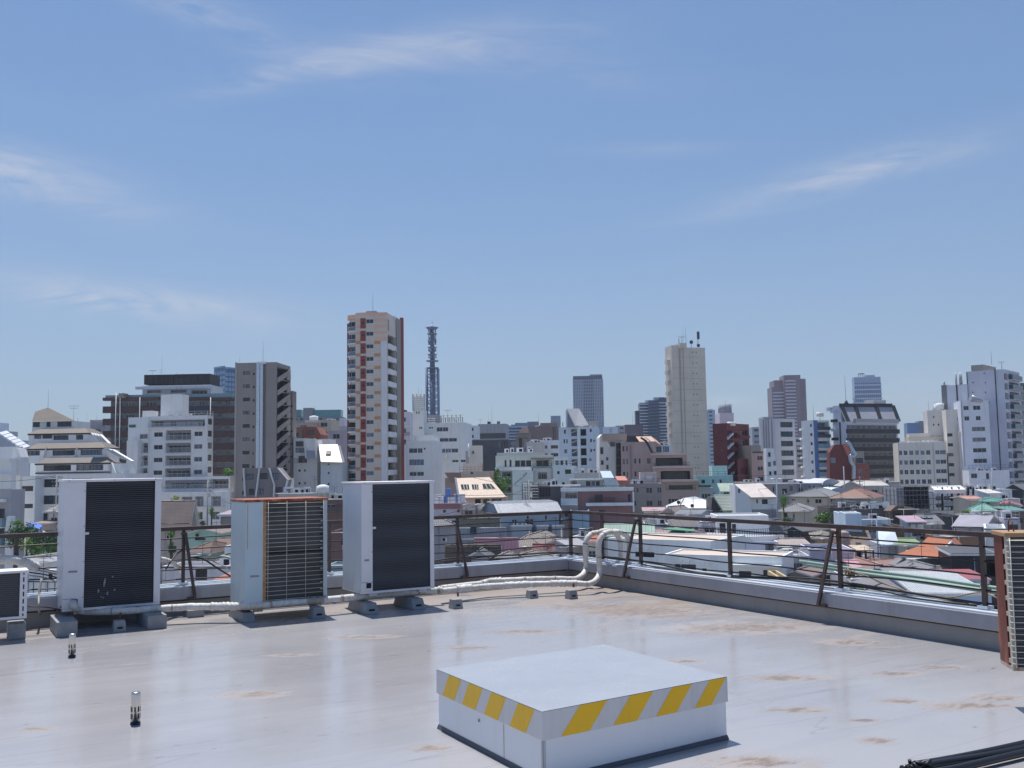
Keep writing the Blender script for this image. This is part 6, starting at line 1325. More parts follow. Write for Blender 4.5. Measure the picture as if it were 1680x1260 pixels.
# small blocks at far left of that view
r = bld('shop_building', 'low pink-banded building with blue-covered rooftop units, next to the rightmost tall unit', 190, 168); b = Blk(r, wall('#b3aeb4'), 335, 168, 4, -40, 345, 272, wr=9); b.band('L', -40, 335, 278, 332, wall('#a5686c'), out=.15, name='pink_band'); b.win('L', [(160, 190), (298, 326)], 338, 366, panes=2, fr=FR_DK)
BT = plain('#5f7fc0', .6, name='blue_tarp')
for i in range(9):
    c = b.on_roof(.1 + .09 * i, .15 + .2 * (i % 3)); m = MB(); h_ = random.uniform(1.0, 3.2 if i in (4, 5) else 2.0); m.box(c + Z * .1, Vector((random.uniform(.8, 1.5), 0, 0)), Vector((0, 1, 0)), Z * h_, BT if i in (1, 4, 5) else CAS); m.build('roof_unit', r)
rail_on(b, 1.1, POLE, 'L', step=.9); upl = antenna(r, 155, 215, 275, 167, m_=WHITE)
r = bld('house', 'narrow pinkish house with dark posts between the pink-banded building and the barrel-roofed hall', 420, 165, 'house'); b = Blk(r, wall('#a3908f'), 480, 165, 4, 346, 486, 290, wr=7); b.auto('L', 2.7, 2.4, 1.3, 1.1, seed=3); b.band('L', 346, 480, 330, 336, WHITE, out=.4, name='ledge'); c_ = Blk(r, wall('#b9b8a8'), 585, 168, 4, 486, 590, 290, wr=6, rim=.3)
# --- pink terraces and their neighbours
V('D')
r = bld('apartment_building', 'pink-brown apartment block stepping down in three terraces with dark glazed fronts', 720, 238)
PKW = wall('#a38a86'); PKL = wall('#b09a96'); b = Blk(r, PKW, 700, 240, 6, 474, 900, 815, wr=None, rim=.5) if False else Blk(r, PKW, 702, 240, 6, 474, 712, 818, wr=12)
b.win('L', [(485, 497), (509, 518)], 848, 882, 3, 84, panes=1, fr=FR_DK); b.win('L', [(562, 574), (591, 603)], 930, 962, 2, 84, panes=1, fr=FR_DK); b.win('L', [(645, 668)], 928, 962, panes=2, fr=FR_DK); b.band('L', 535, 541, 840, 1060, wall('#8d7672'), out=.2, name='pier')
a1 = Blk(r, PKW, 905, 239, 6, 675, 925, 896, wr=12); a1.hole('L', 700, 880, 926, 978, rec=2.2, back=LOUV, panes=6, whf=.9, fr=FR_DK); a1.band('L', 668, 905, 896, 908, PKL, out=.8, name='eave'); a1.balc('L', 690, 925, 955, 982, 1, 0, .8, 'bars', FR_DK)
a2 = Blk(r, PKW, 948, 234, 6, 690, 962, 984, wr=10); a2.hole('L', 735, 930, 1012, 1068, rec=2.2, back=LOUV, panes=7, whf=.9, fr=FR_DK); a2.band('L', 680, 948, 982, 992, PKL, out=.8, name='eave')
a3 = Blk(r, wall('#988682'), 985, 228, 6, 735, 990, 1070, wr=9); a3.hole('L', 768, 965, 1100, 1135, rec=.7, panes=4, fr=FR_DK, back=wall('#a8a184')); a3.band('L', 728, 985, 1068, 1082, PKL, out=.8, name='eave'); a3.win('L', [(785, 850)], 1195, 1230, panes=3)
m = MB(); m.prism([at_y(ax(x), ay(y), 243) for x, y in ((596, 818), (700, 816), (740, 845), (620, 845))], (0, 7, 1.5), roofm('#b58f78', 'slate')); m.build('roof', r)
pent = Blk(r, wall('#9fa6b2'), 805, 246, 6, 680, 830, 838, wr=8, yb=898); pent.win('L', [(690, 740), (750, 790)], 850, 888, panes=3, gl=G_BL); st = Blk(r, LOUV, 640, 250, 6, 512, 650, 778, wr=6, yb=820); rboxes(r, pent, 3, 4)
m = MB(); P_ = [at_y(ax(x), ay(y), 238) for x, y in ((605, 790), (640, 815), (665, 860), (680, 890))]; m.tube(P_, .28, TRIMDK, 6); m.build('roof_duct', r); m = MB(); m.tube([p + Vector((.9, 0, .1)) for p in P_], .12, FR_AL, 6); m.build('roof_duct', r)
r = bld('apartment_building', 'grey-pink small block with lit white window frames in front of the pink terraces', 640, 205); b = Blk(r, wall('#8f8886'), 742, 205, 5, 500, 750, 1092, wr=10); b.win('L', [(640, 680), (712, 740)], 1120, 1156, 2, 86, panes=2); b.win('L', [(555, 565), (578, 590)], 1125, 1150, panes=1); b.win('L', [(555, 575)], 1208, 1240, panes=1); rboxes(r, b, 10, 6, smax=1.6); rail_on(b, 1, POLE, 'L'); c_ = Blk(r, wall('#a89c99'), 708, 208, 5, 600, 712, 1018, wr=6); c_.hole('L', 640, 690, 1040, 1075, rec=.5, back=WHITE)
m = MB(); q = at_y(ax(480), ay(1085), 200); m.prism([at_y(ax(x), ay(y), 198) for x, y in ((452, 1072), (520, 1072), (540, 1105), (470, 1108))], (0, 5, .8), roofm('#b06a58', 'slate')); m.build('roof', r)
# --- tall beige tower
r = bld('apartment_tower', 'tall blank beige tower with stepped top and antennas, right of centre', 910, 275, 'tower')
BE = wall('#b5ab9d'); b = Blk(r, BE, 806, 275, 80, 764, 1026, 200, wl=None, rim=1.0); f = b.f['R']
c1 = Blk(r, BE, 806, 275.02, 80, 764, 850, 186, yb=203); c2 = Blk(r, BE, 860, 274.9, 80, 856, 906, 171, wl=6, yb=203)
BEJ = wall('#a0978b'); b.band('R', 856, 862, 205, 1400, BEJ, out=.25, name='rib'); b.band('R', 880, 884, 205, 1400, BEJ, out=.12, name='joint')
for k in range(11): b.band('R', 815, 1024, 262 + 71 * k, 264 + 71 * k, BEJ, out=.05, name='joint')
for k in range(12):
    for x in (946, 968): u, z = f.hit(ax(x + k * 1.5), ay(232 + 69 * k)); m = MB(); m.tube([f.at(u, z), f.at(u, z, .1)], .14, TRIMDK, 8); m.build('vent', r)
for k in range(8):
    u, z = b.f['L'].hit(ax(775), ay(310 + 69 * k)); m = MB(); q = b.f['L'].at(b.f['L'].W * .3, z, .02); m.box(q, b.f['L'].U * 2.2, b.f['L'].N * .8, Z * 1.0, BE); m.build('balcony', r)
antenna(r, 902, 60, 172, 277, .1); antenna(r, 884, 62, 172, 277, .06); antenna(r, 856, 138, 186, 276, .25); antenna(r, 875, 125, 172, 277, .12, yagi=True); antenna(r, 936, 158, 200, 278, .15)
m = MB(); q = at_y(ax(936), ay(166), 278); m.tube([q - Vector((0, .2, 0)), q], [.55, .4], POLE, 16); m.build('dish_antenna', r)
antenna(r, 981, 130, 200, 278, .2); m = MB(); q = at_y(ax(976), ay(157), 278); m.box(q + Z * .5, Vector((.7, 0, 0)), Vector((0, .5, 0)), Z * 2.2, POLE); m.build('antenna_box', r); m = MB(); q = at_y(ax(982), ay(188), 278); m.tube([q - Vector((0, .3, 0)), q], [.5, .35], POLE, 14); m.build('dish_antenna', r)
# --- dark blue apartment tower behind it
r = bld('apartment_tower', 'dark blue stepped apartment tower with white balcony bands, behind the beige tower', 680, 560, 'tower')
DB = wall('#3f5068', .4); WBD = wall('#9fa9ba'); b = Blk(r, DB, 655, 560, 12, 598, 668, 560, wr=None, rim=1) if False else Blk(r, DB, 657, 560, 4, 597, 668, 562, wr=14)
for k in range(15): b.band('L', 598, 656, 570 + 20 * k, 578 + 20 * k, WBD, 1, 0, 1.2, 'balcony')
g_ = Blk(r, DB, 722, 555, 4, 656, 730, 548, wr=14)
for k in range(14): g_.band('L', 660, 720, 562 + 21 * k, 566 + 21 * k, plain('#6e83a0', .3, .1, name='glass_rail'), 1, 0, .8, 'balcony')
e_ = Blk(r, DB, 790, 562, 4, 722, 800, 528, wr=14)
for k in range(15): e_.band('L', 724, 790, 560 + 20 * k, 569 + 20 * k, WBD, 1, 0, 1.2, 'balcony')
t_ = Blk(r, WBD, 700, 572, 4, 635, 705, 545, wr=8); t2_ = Blk(r, wall('#8794aa'), 760, 574, 4, 690, 765, 526, wr=8); l_ = Blk(r, DB, 598, 566, 4, 570, 602, 615, wr=10); l_.auto('L', 3.1, 3, 1.8, 1.4, seed=2); c_ = Blk(r, wall('#6a6070'), 620, 430, 4, 500, 640, 705, wr=14); c_.auto('L', 3, 4, 2.4, 1.4, seed=2); antenna(r, 553, 620, 705, 432, .12)
# --- distant glass tower with vertical stripes
r = bld('glass_tower', 'distant dark blue high-rise with fine vertical stripes and a slightly sloping top', 265, 1100, 'tower')
DG = plain('#35465f', .2, .2, .25, 'tower_glass'); LG = wall('#7f8fa6'); b = Blk(r, DG, 352, 1100, 6, 160, 368, 384, rim=.5)
for f_, n_ in (('L', 17), ('R', 3)):
    f = b.f[f_]
    for i in range(n_ + 1): m = MB(); m.box(f.at(f.W * i / n_ - .4, b.zb + 10, .02), f.U * (.7 if 5 < i < 12 else 1.3), f.N * .8, Z * (b.zt - b.zb - 14), LG); m.build('mullion', r)
    for k in range(44):
        z = b.zt - 6 - k * 3.6
        if z < b.zb + 20: break
        m = MB(); m.box(f.at(0, z, .03), f.U * f.W, f.N * .5, Z * 1.4, wall('#66778f')); m.build('spandrel', r)
cap = Blk(r, wall('#5a6a82'), 350, 1104, 6, 270, 362, 376, wr=24)
# --- far light-blue slab and the pink block with a tank
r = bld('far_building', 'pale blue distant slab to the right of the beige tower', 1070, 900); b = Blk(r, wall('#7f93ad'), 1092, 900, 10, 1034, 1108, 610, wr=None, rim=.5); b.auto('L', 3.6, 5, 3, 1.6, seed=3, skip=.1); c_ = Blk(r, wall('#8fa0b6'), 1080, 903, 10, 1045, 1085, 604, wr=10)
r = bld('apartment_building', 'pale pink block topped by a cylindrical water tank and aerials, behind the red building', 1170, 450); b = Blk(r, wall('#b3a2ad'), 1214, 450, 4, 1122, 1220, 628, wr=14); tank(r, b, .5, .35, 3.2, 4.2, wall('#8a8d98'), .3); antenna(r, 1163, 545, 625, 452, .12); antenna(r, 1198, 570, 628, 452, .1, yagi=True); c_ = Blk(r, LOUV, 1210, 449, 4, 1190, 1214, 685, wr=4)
for i, (x0, x1, y, Y, h_, lb) in enumerate(((1335, 1390, 722, 500, '#8b94a3', 'narrow white and blue far block between the red and the grey-white buildings'), (1310, 1340, 760, 560, '#9ba0aa', 'low far block right of the red building'), (1615, 1660, 790, 480, '#b2afae', 'low cream far block right of the column-windowed building'))):
    r = bld('far_building', lb, x0, Y); b = Blk(r, wall(h_), x1, Y, 3, x0, x1 + 4, y, wr=12); b.auto('L', 3, 3.6, 2.2, 1.4, seed=i, skip=.05); antenna(r, (x0 + x1) / 2, y - 18, y, Y + 2, .12)
# --- red building with white stair fans
r = bld('apartment_building', 'brick-red apartment block with white diagonal stair edges and recessed balconies', 1200, 280)
RB = wall('#7a3134', tile=True); RB2 = wall('#6e2c30', tile=True); b = Blk(r, RB, 1166, 280, 40, 1076, 1314, 697, rim=.7)
b.hole('R', 1168, 1206, 745, 800, 5, 63, rec=.6, back=RB2); b.bar('R', 1172, 800, 1208, 765, 10, WHITE, 5, 64, -.5, .35, 'stair_edge'); b.hole('R', 1212, 1244, 760, 792, 5, 62, rec=1.4, back=LOUV); b.hole('R', 1258, 1306, 742, 780, 5, 62, rec=.9, back=LOUV, panes=2, whf=.9); b.band('R', 1250, 1312, 778, 792, RB, 5, 62, .5, 'balcony')
b.win('L', [(1098, 1106), (1128, 1137)], 745, 758, 4, 62, panes=1); e_ = Blk(r, RB2, 1246, 276, 40, 1235, 1345, 930, wr=None, rim=.3); e_.hole('R', 1260, 1310, 990, 1030, rec=1, panes=2)
m = MB(); q = b.on_roof(.05, .25); m.tube([q, q + Z * 1.2], 1.2, WHITE, 12); m.build('water_tank', r); rboxes(r, b, 4, 9, smax=2)
r = bld('apartment_building', 'small salmon block with two windows wedged right of the red building', 1380, 272); b = Blk(r, wall('#a98a85'), 1338, 272, 75, 1330, 1424, 886, rim=.5); b.win('R', [(1370, 1404)], 912, 940, 3, 68, panes=2); b.band('R', 1338, 1424, 884, 892, TRIMDK, out=.3); c_ = Blk(r, wall('#8f857c'), 1330, 278, 75, 1325, 1392, 842, rim=.3)
r = bld('apartment_building', 'narrow white building tapering upward, left of the column-windowed building', 1460, 268); m = MB(); m.prism([at_y(ax(x), ay(y), 268) for x, y in ((1428, 862), (1478, 862), (1508, 1060), (1512, 1200), (1432, 1200))], (0, 3, 0), wall('#b5b8c6')); m.build('wall', r)
for q in ((1442, 1456, 890, 918), (1442, 1458, 952, 982), (1476, 1490, 945, 975), (1448, 1462, 1014, 1038), (1480, 1495, 1010, 1035)): flatwin(r, *q, 267.9, panes=1, gl=G_DK)
r = bld('office_building', 'grey-white slab with one column of wide dark windows and ribbed left flank', 1500, 330); GW2 = wall('#a9a8ae'); b = Blk(r, GW2, 1486, 330, 72, 1388, 1614, 668, rim=.8) if False else Blk(r, GW2, 1486, 330, 60, 1388, 1614, 668, rim=.8)
b.win('R', [(1520, 1600)], 688, 724, 8, 62.5, panes=3, fr=FR_DK, rec=.5, gl=glassm('#24343a', '#3c5a5e', .3), sill=True)
for x in (1408, 1424, 1440, 1462): b.band('L', x, x + 4, 672, 1200, wall('#8d8c94'), out=.3, name='rib')
V('E')
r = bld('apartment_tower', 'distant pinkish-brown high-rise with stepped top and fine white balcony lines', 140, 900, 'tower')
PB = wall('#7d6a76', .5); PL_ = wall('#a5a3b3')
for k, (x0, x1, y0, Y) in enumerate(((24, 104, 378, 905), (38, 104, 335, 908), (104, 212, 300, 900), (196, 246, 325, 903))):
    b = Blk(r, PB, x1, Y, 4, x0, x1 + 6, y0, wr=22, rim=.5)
    if k in (0, 2):
        for j in range(42):
            z = b.zt - 6 - j * 3.1
            if z < b.zb + 30: break
            f = b.f['L']; m = MB(); m.box(f.at(f.W * .06, z, .05), f.U * (f.W * (.9 if k == 0 else .62)), f.N * 1.2, Z * 1.15, PL_); m.build('balcony', r)
    if k == 3:
        for j in range(30):
            z = b.zt - 8 - j * 4.3
            if z < b.zb + 30: break
            f = b.f['L']; m = MB(); m.box(f.at(f.W * .1, z, .05), f.U * (f.W * .28), f.N * .4, Z * 1.2, LOUV); m.build('window', r)
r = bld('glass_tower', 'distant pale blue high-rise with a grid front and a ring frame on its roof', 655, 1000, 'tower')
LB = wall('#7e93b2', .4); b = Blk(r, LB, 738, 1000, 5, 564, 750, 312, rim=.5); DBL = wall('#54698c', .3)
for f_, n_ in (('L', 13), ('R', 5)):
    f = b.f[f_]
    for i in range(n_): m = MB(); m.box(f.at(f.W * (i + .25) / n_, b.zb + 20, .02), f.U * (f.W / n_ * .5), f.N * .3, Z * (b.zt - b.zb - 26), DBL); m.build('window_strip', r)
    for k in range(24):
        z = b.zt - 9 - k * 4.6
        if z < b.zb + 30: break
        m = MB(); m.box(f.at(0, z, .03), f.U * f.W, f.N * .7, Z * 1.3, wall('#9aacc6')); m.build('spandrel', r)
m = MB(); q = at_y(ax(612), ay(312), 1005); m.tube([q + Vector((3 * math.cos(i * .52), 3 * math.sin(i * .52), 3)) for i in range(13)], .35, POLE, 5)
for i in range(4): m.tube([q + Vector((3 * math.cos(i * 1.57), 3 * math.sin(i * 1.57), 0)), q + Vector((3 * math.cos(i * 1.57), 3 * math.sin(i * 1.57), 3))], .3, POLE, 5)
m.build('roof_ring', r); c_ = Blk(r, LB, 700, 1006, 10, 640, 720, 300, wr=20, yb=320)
r = bld('office_building', 'white and blue slim building with open balconies stacked on its right half', 320, 320)
BW = wall('#b9bccb'); b = Blk(r, BW, 296, 320, 62, 218, 402, 597, rim=.6); b.band('R', 297, 318, 598, 1100, plain('#4e72a8', .5, name='blue_panel'), out=.4, name='blue_strip'); b.hole('R', 322, 396, 610, 645, 6, 62, rec=1.3, panes=3, whf=.85, gl=G_BL); b.band('R', 320, 402, 640, 662, plain('#3b4358', .3, name='balcony_front'), 2, 50, .6, 'balcony'); b.balc('R', 320, 400, 752, 785, 4, 62, .7, 'glass', plain('#7f9ab0', .2, name='balcony_glass'), BW); b.win('L', [(274, 288)], 622, 642, 6, 60, panes=1, fr=FR_DK)
for k in range(6): m = MB(); q = b.f['L'].at(.2, b.zt - 3.2 - 3.1 * k, .02); m.tube([q, q + b.f['L'].N * .9 + Z * .3], [.15, .4], WHITE, 8); m.build('dish_antenna', r)
antenna(r, 300, 498, 597, 322, .1); antenna(r, 342, 535, 597, 322, .15); m = MB(); q = at_y(ax(342), ay(575), 322); m.tube([q, q + Z * 1.5], 1.2, FR_WH, 10); m.build('water_tank', r)
r = bld('far_building', 'low cream and brown building behind the column-windowed slab', 200, 380); b = Blk(r, wall('#a59b96'), 180, 380, 60, 160, 240, 770, rim=.5); b.win('R', [(190, 225)], 790, 810, 4, 32, panes=3)
# --- black and white mansard block
r = bld('apartment_building', 'black and white apartment block with a slanted black roof frame and five dark balcony bands', 640, 320)
LG2 = wall('#a5acbb'); BKP = plain('#25252b', .5, name='black_panel'); b = Blk(r, LG2, 514, 318, 62, 424, 848, 606, rim=.4)
top = Blk(r, LG2, 478, 322, 62, 424, 806, 500, rim=.3, yb=620)
for k in range(6):
    y = 655 + 59 * k; b.hole('R', 516, 842, y - 27, y - 2, 1, 0, rec=1.1, back=RECW)
    b.band('R', 512, 850, y, y + 30, BKP, 1, 0, .9, 'balcony')
    for i in range(9):
        u0, u1, z0, z1 = b.rect('R', 530 + i * 35, 548 + i * 35, y - 22, y); put('window', win_mesh(u1 - u0, z1 - z0, 2, FR_AL, G_BL), b.f['R'].at((u0 + u1) / 2, z0, -1.05), r, b.f['R'].rz)
b.band('L', 470, 476, 610, 900, BKP, out=.3, name='black_joint')
fT = top.f['R']; fB = b.f['R']
def PT(x, y, o=0): u, z = fT.hit(ax(x), ay(y)); return fT.at(u, z, o)
def PB_(x, y, o=0): u, z = fB.hit(ax(x), ay(y)); return fB.at(u, z, o)
m = MB(); q = [PB_(514, 606, .05), PB_(846, 604, .05), PT(806, 500, .05), PT(468, 500, .05)]; m.prism(q, fT.N * -.4, wall('#8d9099')); m.build('slanted_glazing', r)
for (x0, y0, x1, y1) in ((468, 500, 514, 606), (560, 500, 590, 606), (695, 500, 728, 606), (806, 500, 846, 606)):
    m = MB(); a, c = PT(x0, y0, .1), PB_(x1, y1, .1); m.box(a, c - a, fT.U * 1.3, fT.N * .5, BKP); m.build('roof_beam', r)
m = MB(); a, c = PT(465, 512, .12), PT(808, 512, .12); m.box(a, c - a, fT.N * .5, Z * 1.2, BKP); m.build('roof_beam', r)
m = MB(); a, c = PT(490, 575, .9), PT(830, 575, .9); m.box(a, c - a, fT.N * .8, Z * .9, BKP); m.build('roof_beam', r)
b.balc('R', 560, 845, 588, 618, 1, 0, .9, 'glass', plain('#9aa0a8', .3, name='frosted_panel'), LG2)
antenna(r, 512, 300, 500, 324, .14); antenna(r, 570, 450, 500, 330, .2, yagi=True); m = MB(); q = at_y(ax(514), ay(492), 324); m.tube([q, q + Z * 1.4], [.9, .2], POLE, 8); m.build('antenna_foot', r); c_ = Blk(r, wall('#b8b4b0'), 692, 330, 62, 600, 700, 462, wr=6, wl=4, yb=505)
for k in range(7): top.balc('L', 400, 424, 515 + 48 * k, 540 + 48 * k, 1, 0, 1.2, 'solid', LG2, LG2) if k < 1 else None
for k in range(7):
    m = MB(); q = b.f['L'].at(.3, b.zt + 3 - 3.0 * k, .02); m.box(q, b.f['L'].U * 2, b.f['L'].N * 1.2, Z * .9, BKP if k % 2 else LG2); m.build('balcony', r)
# --- red wedge house
r = bld('house', 'terracotta-red house with a steep sloping right roof and a silver duct', 500, 290, 'house'); RT_ = wall('#743029')
m = MB(); m.prism([at_y(ax(x), ay(y), 290) for x, y in ((405, 808), (435, 760), (484, 756), (556, 905), (556, 1500), (405, 1500))], (0, 2.5, 0), RT_); m.build('wall', r); m = MB(); q = [at_y(ax(x), ay(y), yy) for x, y, yy in ((484, 755, 289.5), (552, 892, 289.5), (572, 885, 293), (510, 752, 293))]; m.prism(q, (.25, 0, .1), plain('#a04b3a', .6, name='red_roof')); m.build('roof', r)
flatwin(r, 412, 442, 845, 878, 289.9, 2, FR_AL); b = Blk(r, wall('#8f4638'), 664, 287, 5, 572, 672, 882, wr=8); b.win('L', [(590, 618)], 920, 948, panes=1); b.win('L', [(640, 655)], 915, 935, panes=1); g_ = Blk(r, wall('#8d8c80'), 630, 292, 5, 566, 636, 800, wr=6, yb=890); g_.win('L', [(576, 624)], 845, 880, panes=3, gl=G_BL, fr=TRIMDK)
DU = plain('#aab7c6', .25, .7, name='silver_duct'); P_ = smooth_path([at_y(ax(x), ay(y), 286) for x, y in ((512, 745), (530, 748), (552, 790), (572, 825), (540, 835), (545, 870), (562, 900), (562, 985))], 4); m = MB(); m.tube(P_, .6, DU, 10); m.build('duct', r)
# --- cream long office with tower wing
r = bld('school_building', 'long cream four-storey building with rows of paired windows and a taller blank wing', 1000, 305)
CM = wall('#bab3aa'); b = Blk(r, CM, 852, 305, 104, 849, 1168, 746, wl=12, rim=.7)
b.win('R', [(860, 879), (890, 914), (926, 952), (966, 989), (1001, 1026), (1038, 1064)], 798, 827, 4, 63, panes=2, fr=FR_AL, gl=G_BL); b.win('R', [(1097, 1125), (1128, 1166)], 795, 822, 4, 62, panes=2, fr=FR_AL, gl=G_BL)
for x in (852, 1080): b.band('R', x, x + 4, 748, 1100, wall('#a39c93'), out=.1, name='joint')
u, z = b.f['R'].hit(ax(1012), ay(760)); m = MB()
for i in range(9):
    c = b.on_roof(.1 + .05 * (i % 3), .05 + .1 * i); m = MB(); m.box(c, b.Rd * 1.6, b.L * .8, Z * random.uniform(.8, 1.6), WHITE); m.build('roof_unit', r)
for k in range(3):
    for x in (908, 1008, 1022): u, z = b.f['R'].hit(ax(x), ay(793 + 62 * k)); m = MB(); q = b.f['R'].at(u, z, .1); m.tube([q, q + b.f['R'].N * .35], [.1, .28], WHITE, 8); m.build('dish_antenna', r)
up_ = Blk(r, wall('#b3a894'), 920, 312, 104, 918, 1160, 708, wl=8, rim=.4); rail_on(up_, 1.0, WHITE, 'R', step=2.5); u2_ = Blk(r, CM, 925, 313, 104, 922, 1080, 685, wl=6); 
t_ = Blk(r, CM, 1166, 303, 104, 1158, 1252, 528, wl=8, rim=.6); t2_ = Blk(r, wall('#b5b0ac'), 1044, 311, 104, 1042, 1168, 534, wl=8, rim=.6); t2_.win('R', [(1083, 1092)], 570, 583, panes=1, fr=FR_DK); t2_.win('R', [(1083, 1092), (1114, 1124)], 621, 634, panes=1, fr=FR_DK); t_.win('R', [(1175, 1210)], 684, 705, 5, 65, panes=2, fr=TRIMDK); t_.win('R', [(1241, 1249)], 580, 602, panes=1)
s_ = Blk(r, CM, 1252, 300, 104, 1250, 1338, 668, wl=8, rim=.4); s_.hole('R', 1265, 1328, 730, 772, 5, 64, rec=1.4, back=LOUV, panes=3, whf=.9); s_.bar('R', 1268, 768, 1300, 742, 4, CM, 5, 64, -.8, -.5); s_.band('R', 1258, 1322, 672, 692, wall('#c0ab8f'), out=.6, name='ledge'); rboxes(r, t2_, 3, 2); tank(r, t2_, .3, .72, 1.5, 2.2, WHITE); antenna(r, 1112, 478, 530, 312, .12, yagi=True); antenna(r, 1158, 340, 372, 316, .15)
# --- big white apartment slab, far right
r = bld('apartment_tower', 'big white apartment block with teal balconies down its right side, far right', 1480, 300, 'tower')
WS = wall('#a9abb8'); WS2 = wall('#b3b5c0'); b = Blk(r, WS, 1545, 300, 42, 1300, 1650, 262, rim=1.0) 
b.band('L', 1486, 1492, 262, 1100, TRIMDK, out=.15, name='black_joint'); b.band('L', 1302, 1307, 285, 450, TRIMDK, out=.15, name='black_joint')
for (x, y) in ((1345, 350), (1428, 352), (1345, 415), (1428, 415), (1420, 290), (1345, 480), (1400, 520)): u, z = b.f['L'].hit(ax(x), ay(y)); m = MB(); m.tube([b.f['L'].at(u, z), b.f['L'].at(u, z, .15)], .2, POLE, 8); m.build('vent', r)
b.hole('R', 1548, 1572, 288, 330, 12, 63.5, rec=.9, back=LOUV, panes=1, whf=.9); b.hole('R', 1578, 1640, 282, 326, 12, 63.5, rec=1.2, back=RECW, panes=2, whf=.8, wfrac=.5, gl=G_BL)
b.balc('R', 1577, 1642, 300, 333, 12, 63.5, 1.2, 'glass', plain('#3c5562', .25, .1, name='teal_glass_rail'), WS)
pb2 = Blk(r, wall('#8d8883'), 1412, 306, 42, 1332, 1496, 232, rim=.3); antenna(r, 1468, 140, 232, 310, .12); antenna(r, 1535, 212, 262, 305, .15, yagi=True)
l1 = Blk(r, WS2, 1300, 306, 60, 1172, 1308, 360, rim=.6); l1.band('L', 1236, 1242, 362, 470, TRIMDK, out=.3, name='downpipe'); l0 = Blk(r, wall('#7d7a80'), 1172, 312, 42, 1136, 1176, 366, rim=.3, wr=5)
for x in (1158, 1237, 1262, 1272): antenna(r, x, 285 if x > 1200 else 340, 365, 308, .35, m_=FR_AL)
m = MB(); q = at_y(ax(1330), ay(452), 297); m.tube([q, q + Vector((3, 0, -1.0)), q + Vector((5.5, 0, -1.6))], [1.1, .8, .4], plain('#a9a9ad', .3, .6, name='metal_duct'), 8); m.build('duct', r)
f1 = Blk(r, WS2, 1446, 296, 12, 1262, 1468, 466, wr=None, rim=.6); f1.win('L', [(1282, 1316), (1345, 1393)], 504, 532, panes=2); f1.win('L', [(1288, 1320), (1364, 1394)], 572, 600, panes=2); f1.win('L', [(1338, 1424)], 642, 670, 4, 69.5, panes=3, fr=FR_AL); f1.band('L', 1266, 1271, 470, 900, FR_AL, out=.2, name='downpipe')
g1 = Blk(r, wall('#b5b6c4'), 1582, 285, 12, 1318, 1590, 925, wr=8); g1.win('L', [(1332, 1372)], 948, 978, panes=2); g1.win('L', [(1430, 1450)], 945, 985, panes=1); rail_on(g1, 1.6, POLE, 'L', step=1.0); rboxes(r, g1, 6, 3, smax=2)
r = bld('apartment_building', 'dark grey slab cut off by the right edge behind the big white apartment block', 1670, 330); b = Blk(r, wall('#5f5b61'), 1652, 330, 60, 1645, 1800, 352, rim=.5); b.band('R', 1655, 1790, 400, 440, wall('#8b867f'), 8, 62, .8, 'balcony')
r = bld('far_building', 'bright blue far block between the mansard block and the cream building', 970, 600); b = Blk(r, wall('#5577a8', .4), 990, 600, 10, 912, 1046, 614, rim=.5); c_ = Blk(r, wall('#7b8391'), 1030, 604, 10, 990, 1040, 602, wr=10); antenna(r, 1056, 465, 540, 400, .12); antenna(r, 1030, 575, 604, 604, .2)
for i, (x0, x1, y, Y, h_, lb) in enumerate(((845, 915, 740, 420, '#8c8a93', 'low far block with roof clutter right of the mansard block'), (-30, 30, 575, 470, '#8f93a0', 'white-grey far block left of the pinkish high-rise base'))):
    r = bld('far_building', lb, x0, Y); b = Blk(r, wall(h_), x1, Y, 3, x0, x1 + 4, y, wr=12); b.auto('L', 3, 3.6, 2.2, 1.4, seed=i, skip=.05)
# --- mint building
V('D')
r = bld('apartment_building', 'mint-green painted flat building below the tall beige tower', 1100, 236); MT = wall('#86b0b0'); b = Blk(r, MT, 1210, 236, 4, 968, 1216, 1040, wr=9); b.win('L', [(1003, 1026), (1072, 1086), (1122, 1136)], 1068, 1092, 2, 84, panes=1, fr=FR_DK); c_ = Blk(r, wall('#8fb9b6'), 1172, 239, 4, 1073, 1180, 975, wr=6); rail_on(b, 1, POLE, 'L'); g_ = Blk(r, wall('#8c97a0'), 1080, 228, 4, 985, 1088, 1120, wr=6); g_.band('L', 985, 1060, 1102, 1118, plain('#2c5c4c', .5, name='green_awning'), out=1.4, name='awning'); g_.win('L', [(1005, 1062)], 1160, 1190, panes=3)
r = bld('house', 'small mint lean-to with a pale patterned roof, left of the white shed-roofed house', 1180, 205, 'house'); b = Blk(r, wall('#96b5aa'), 1225, 205, 4, 1135, 1230, 1148, wr=4, rim=0); gable(b, 'L', 1.6, roofm('#a9bba8', 'tile'), .3, kind='shed'); b.win('L', [(1150, 1215)], 1150, 1163, panes=4)
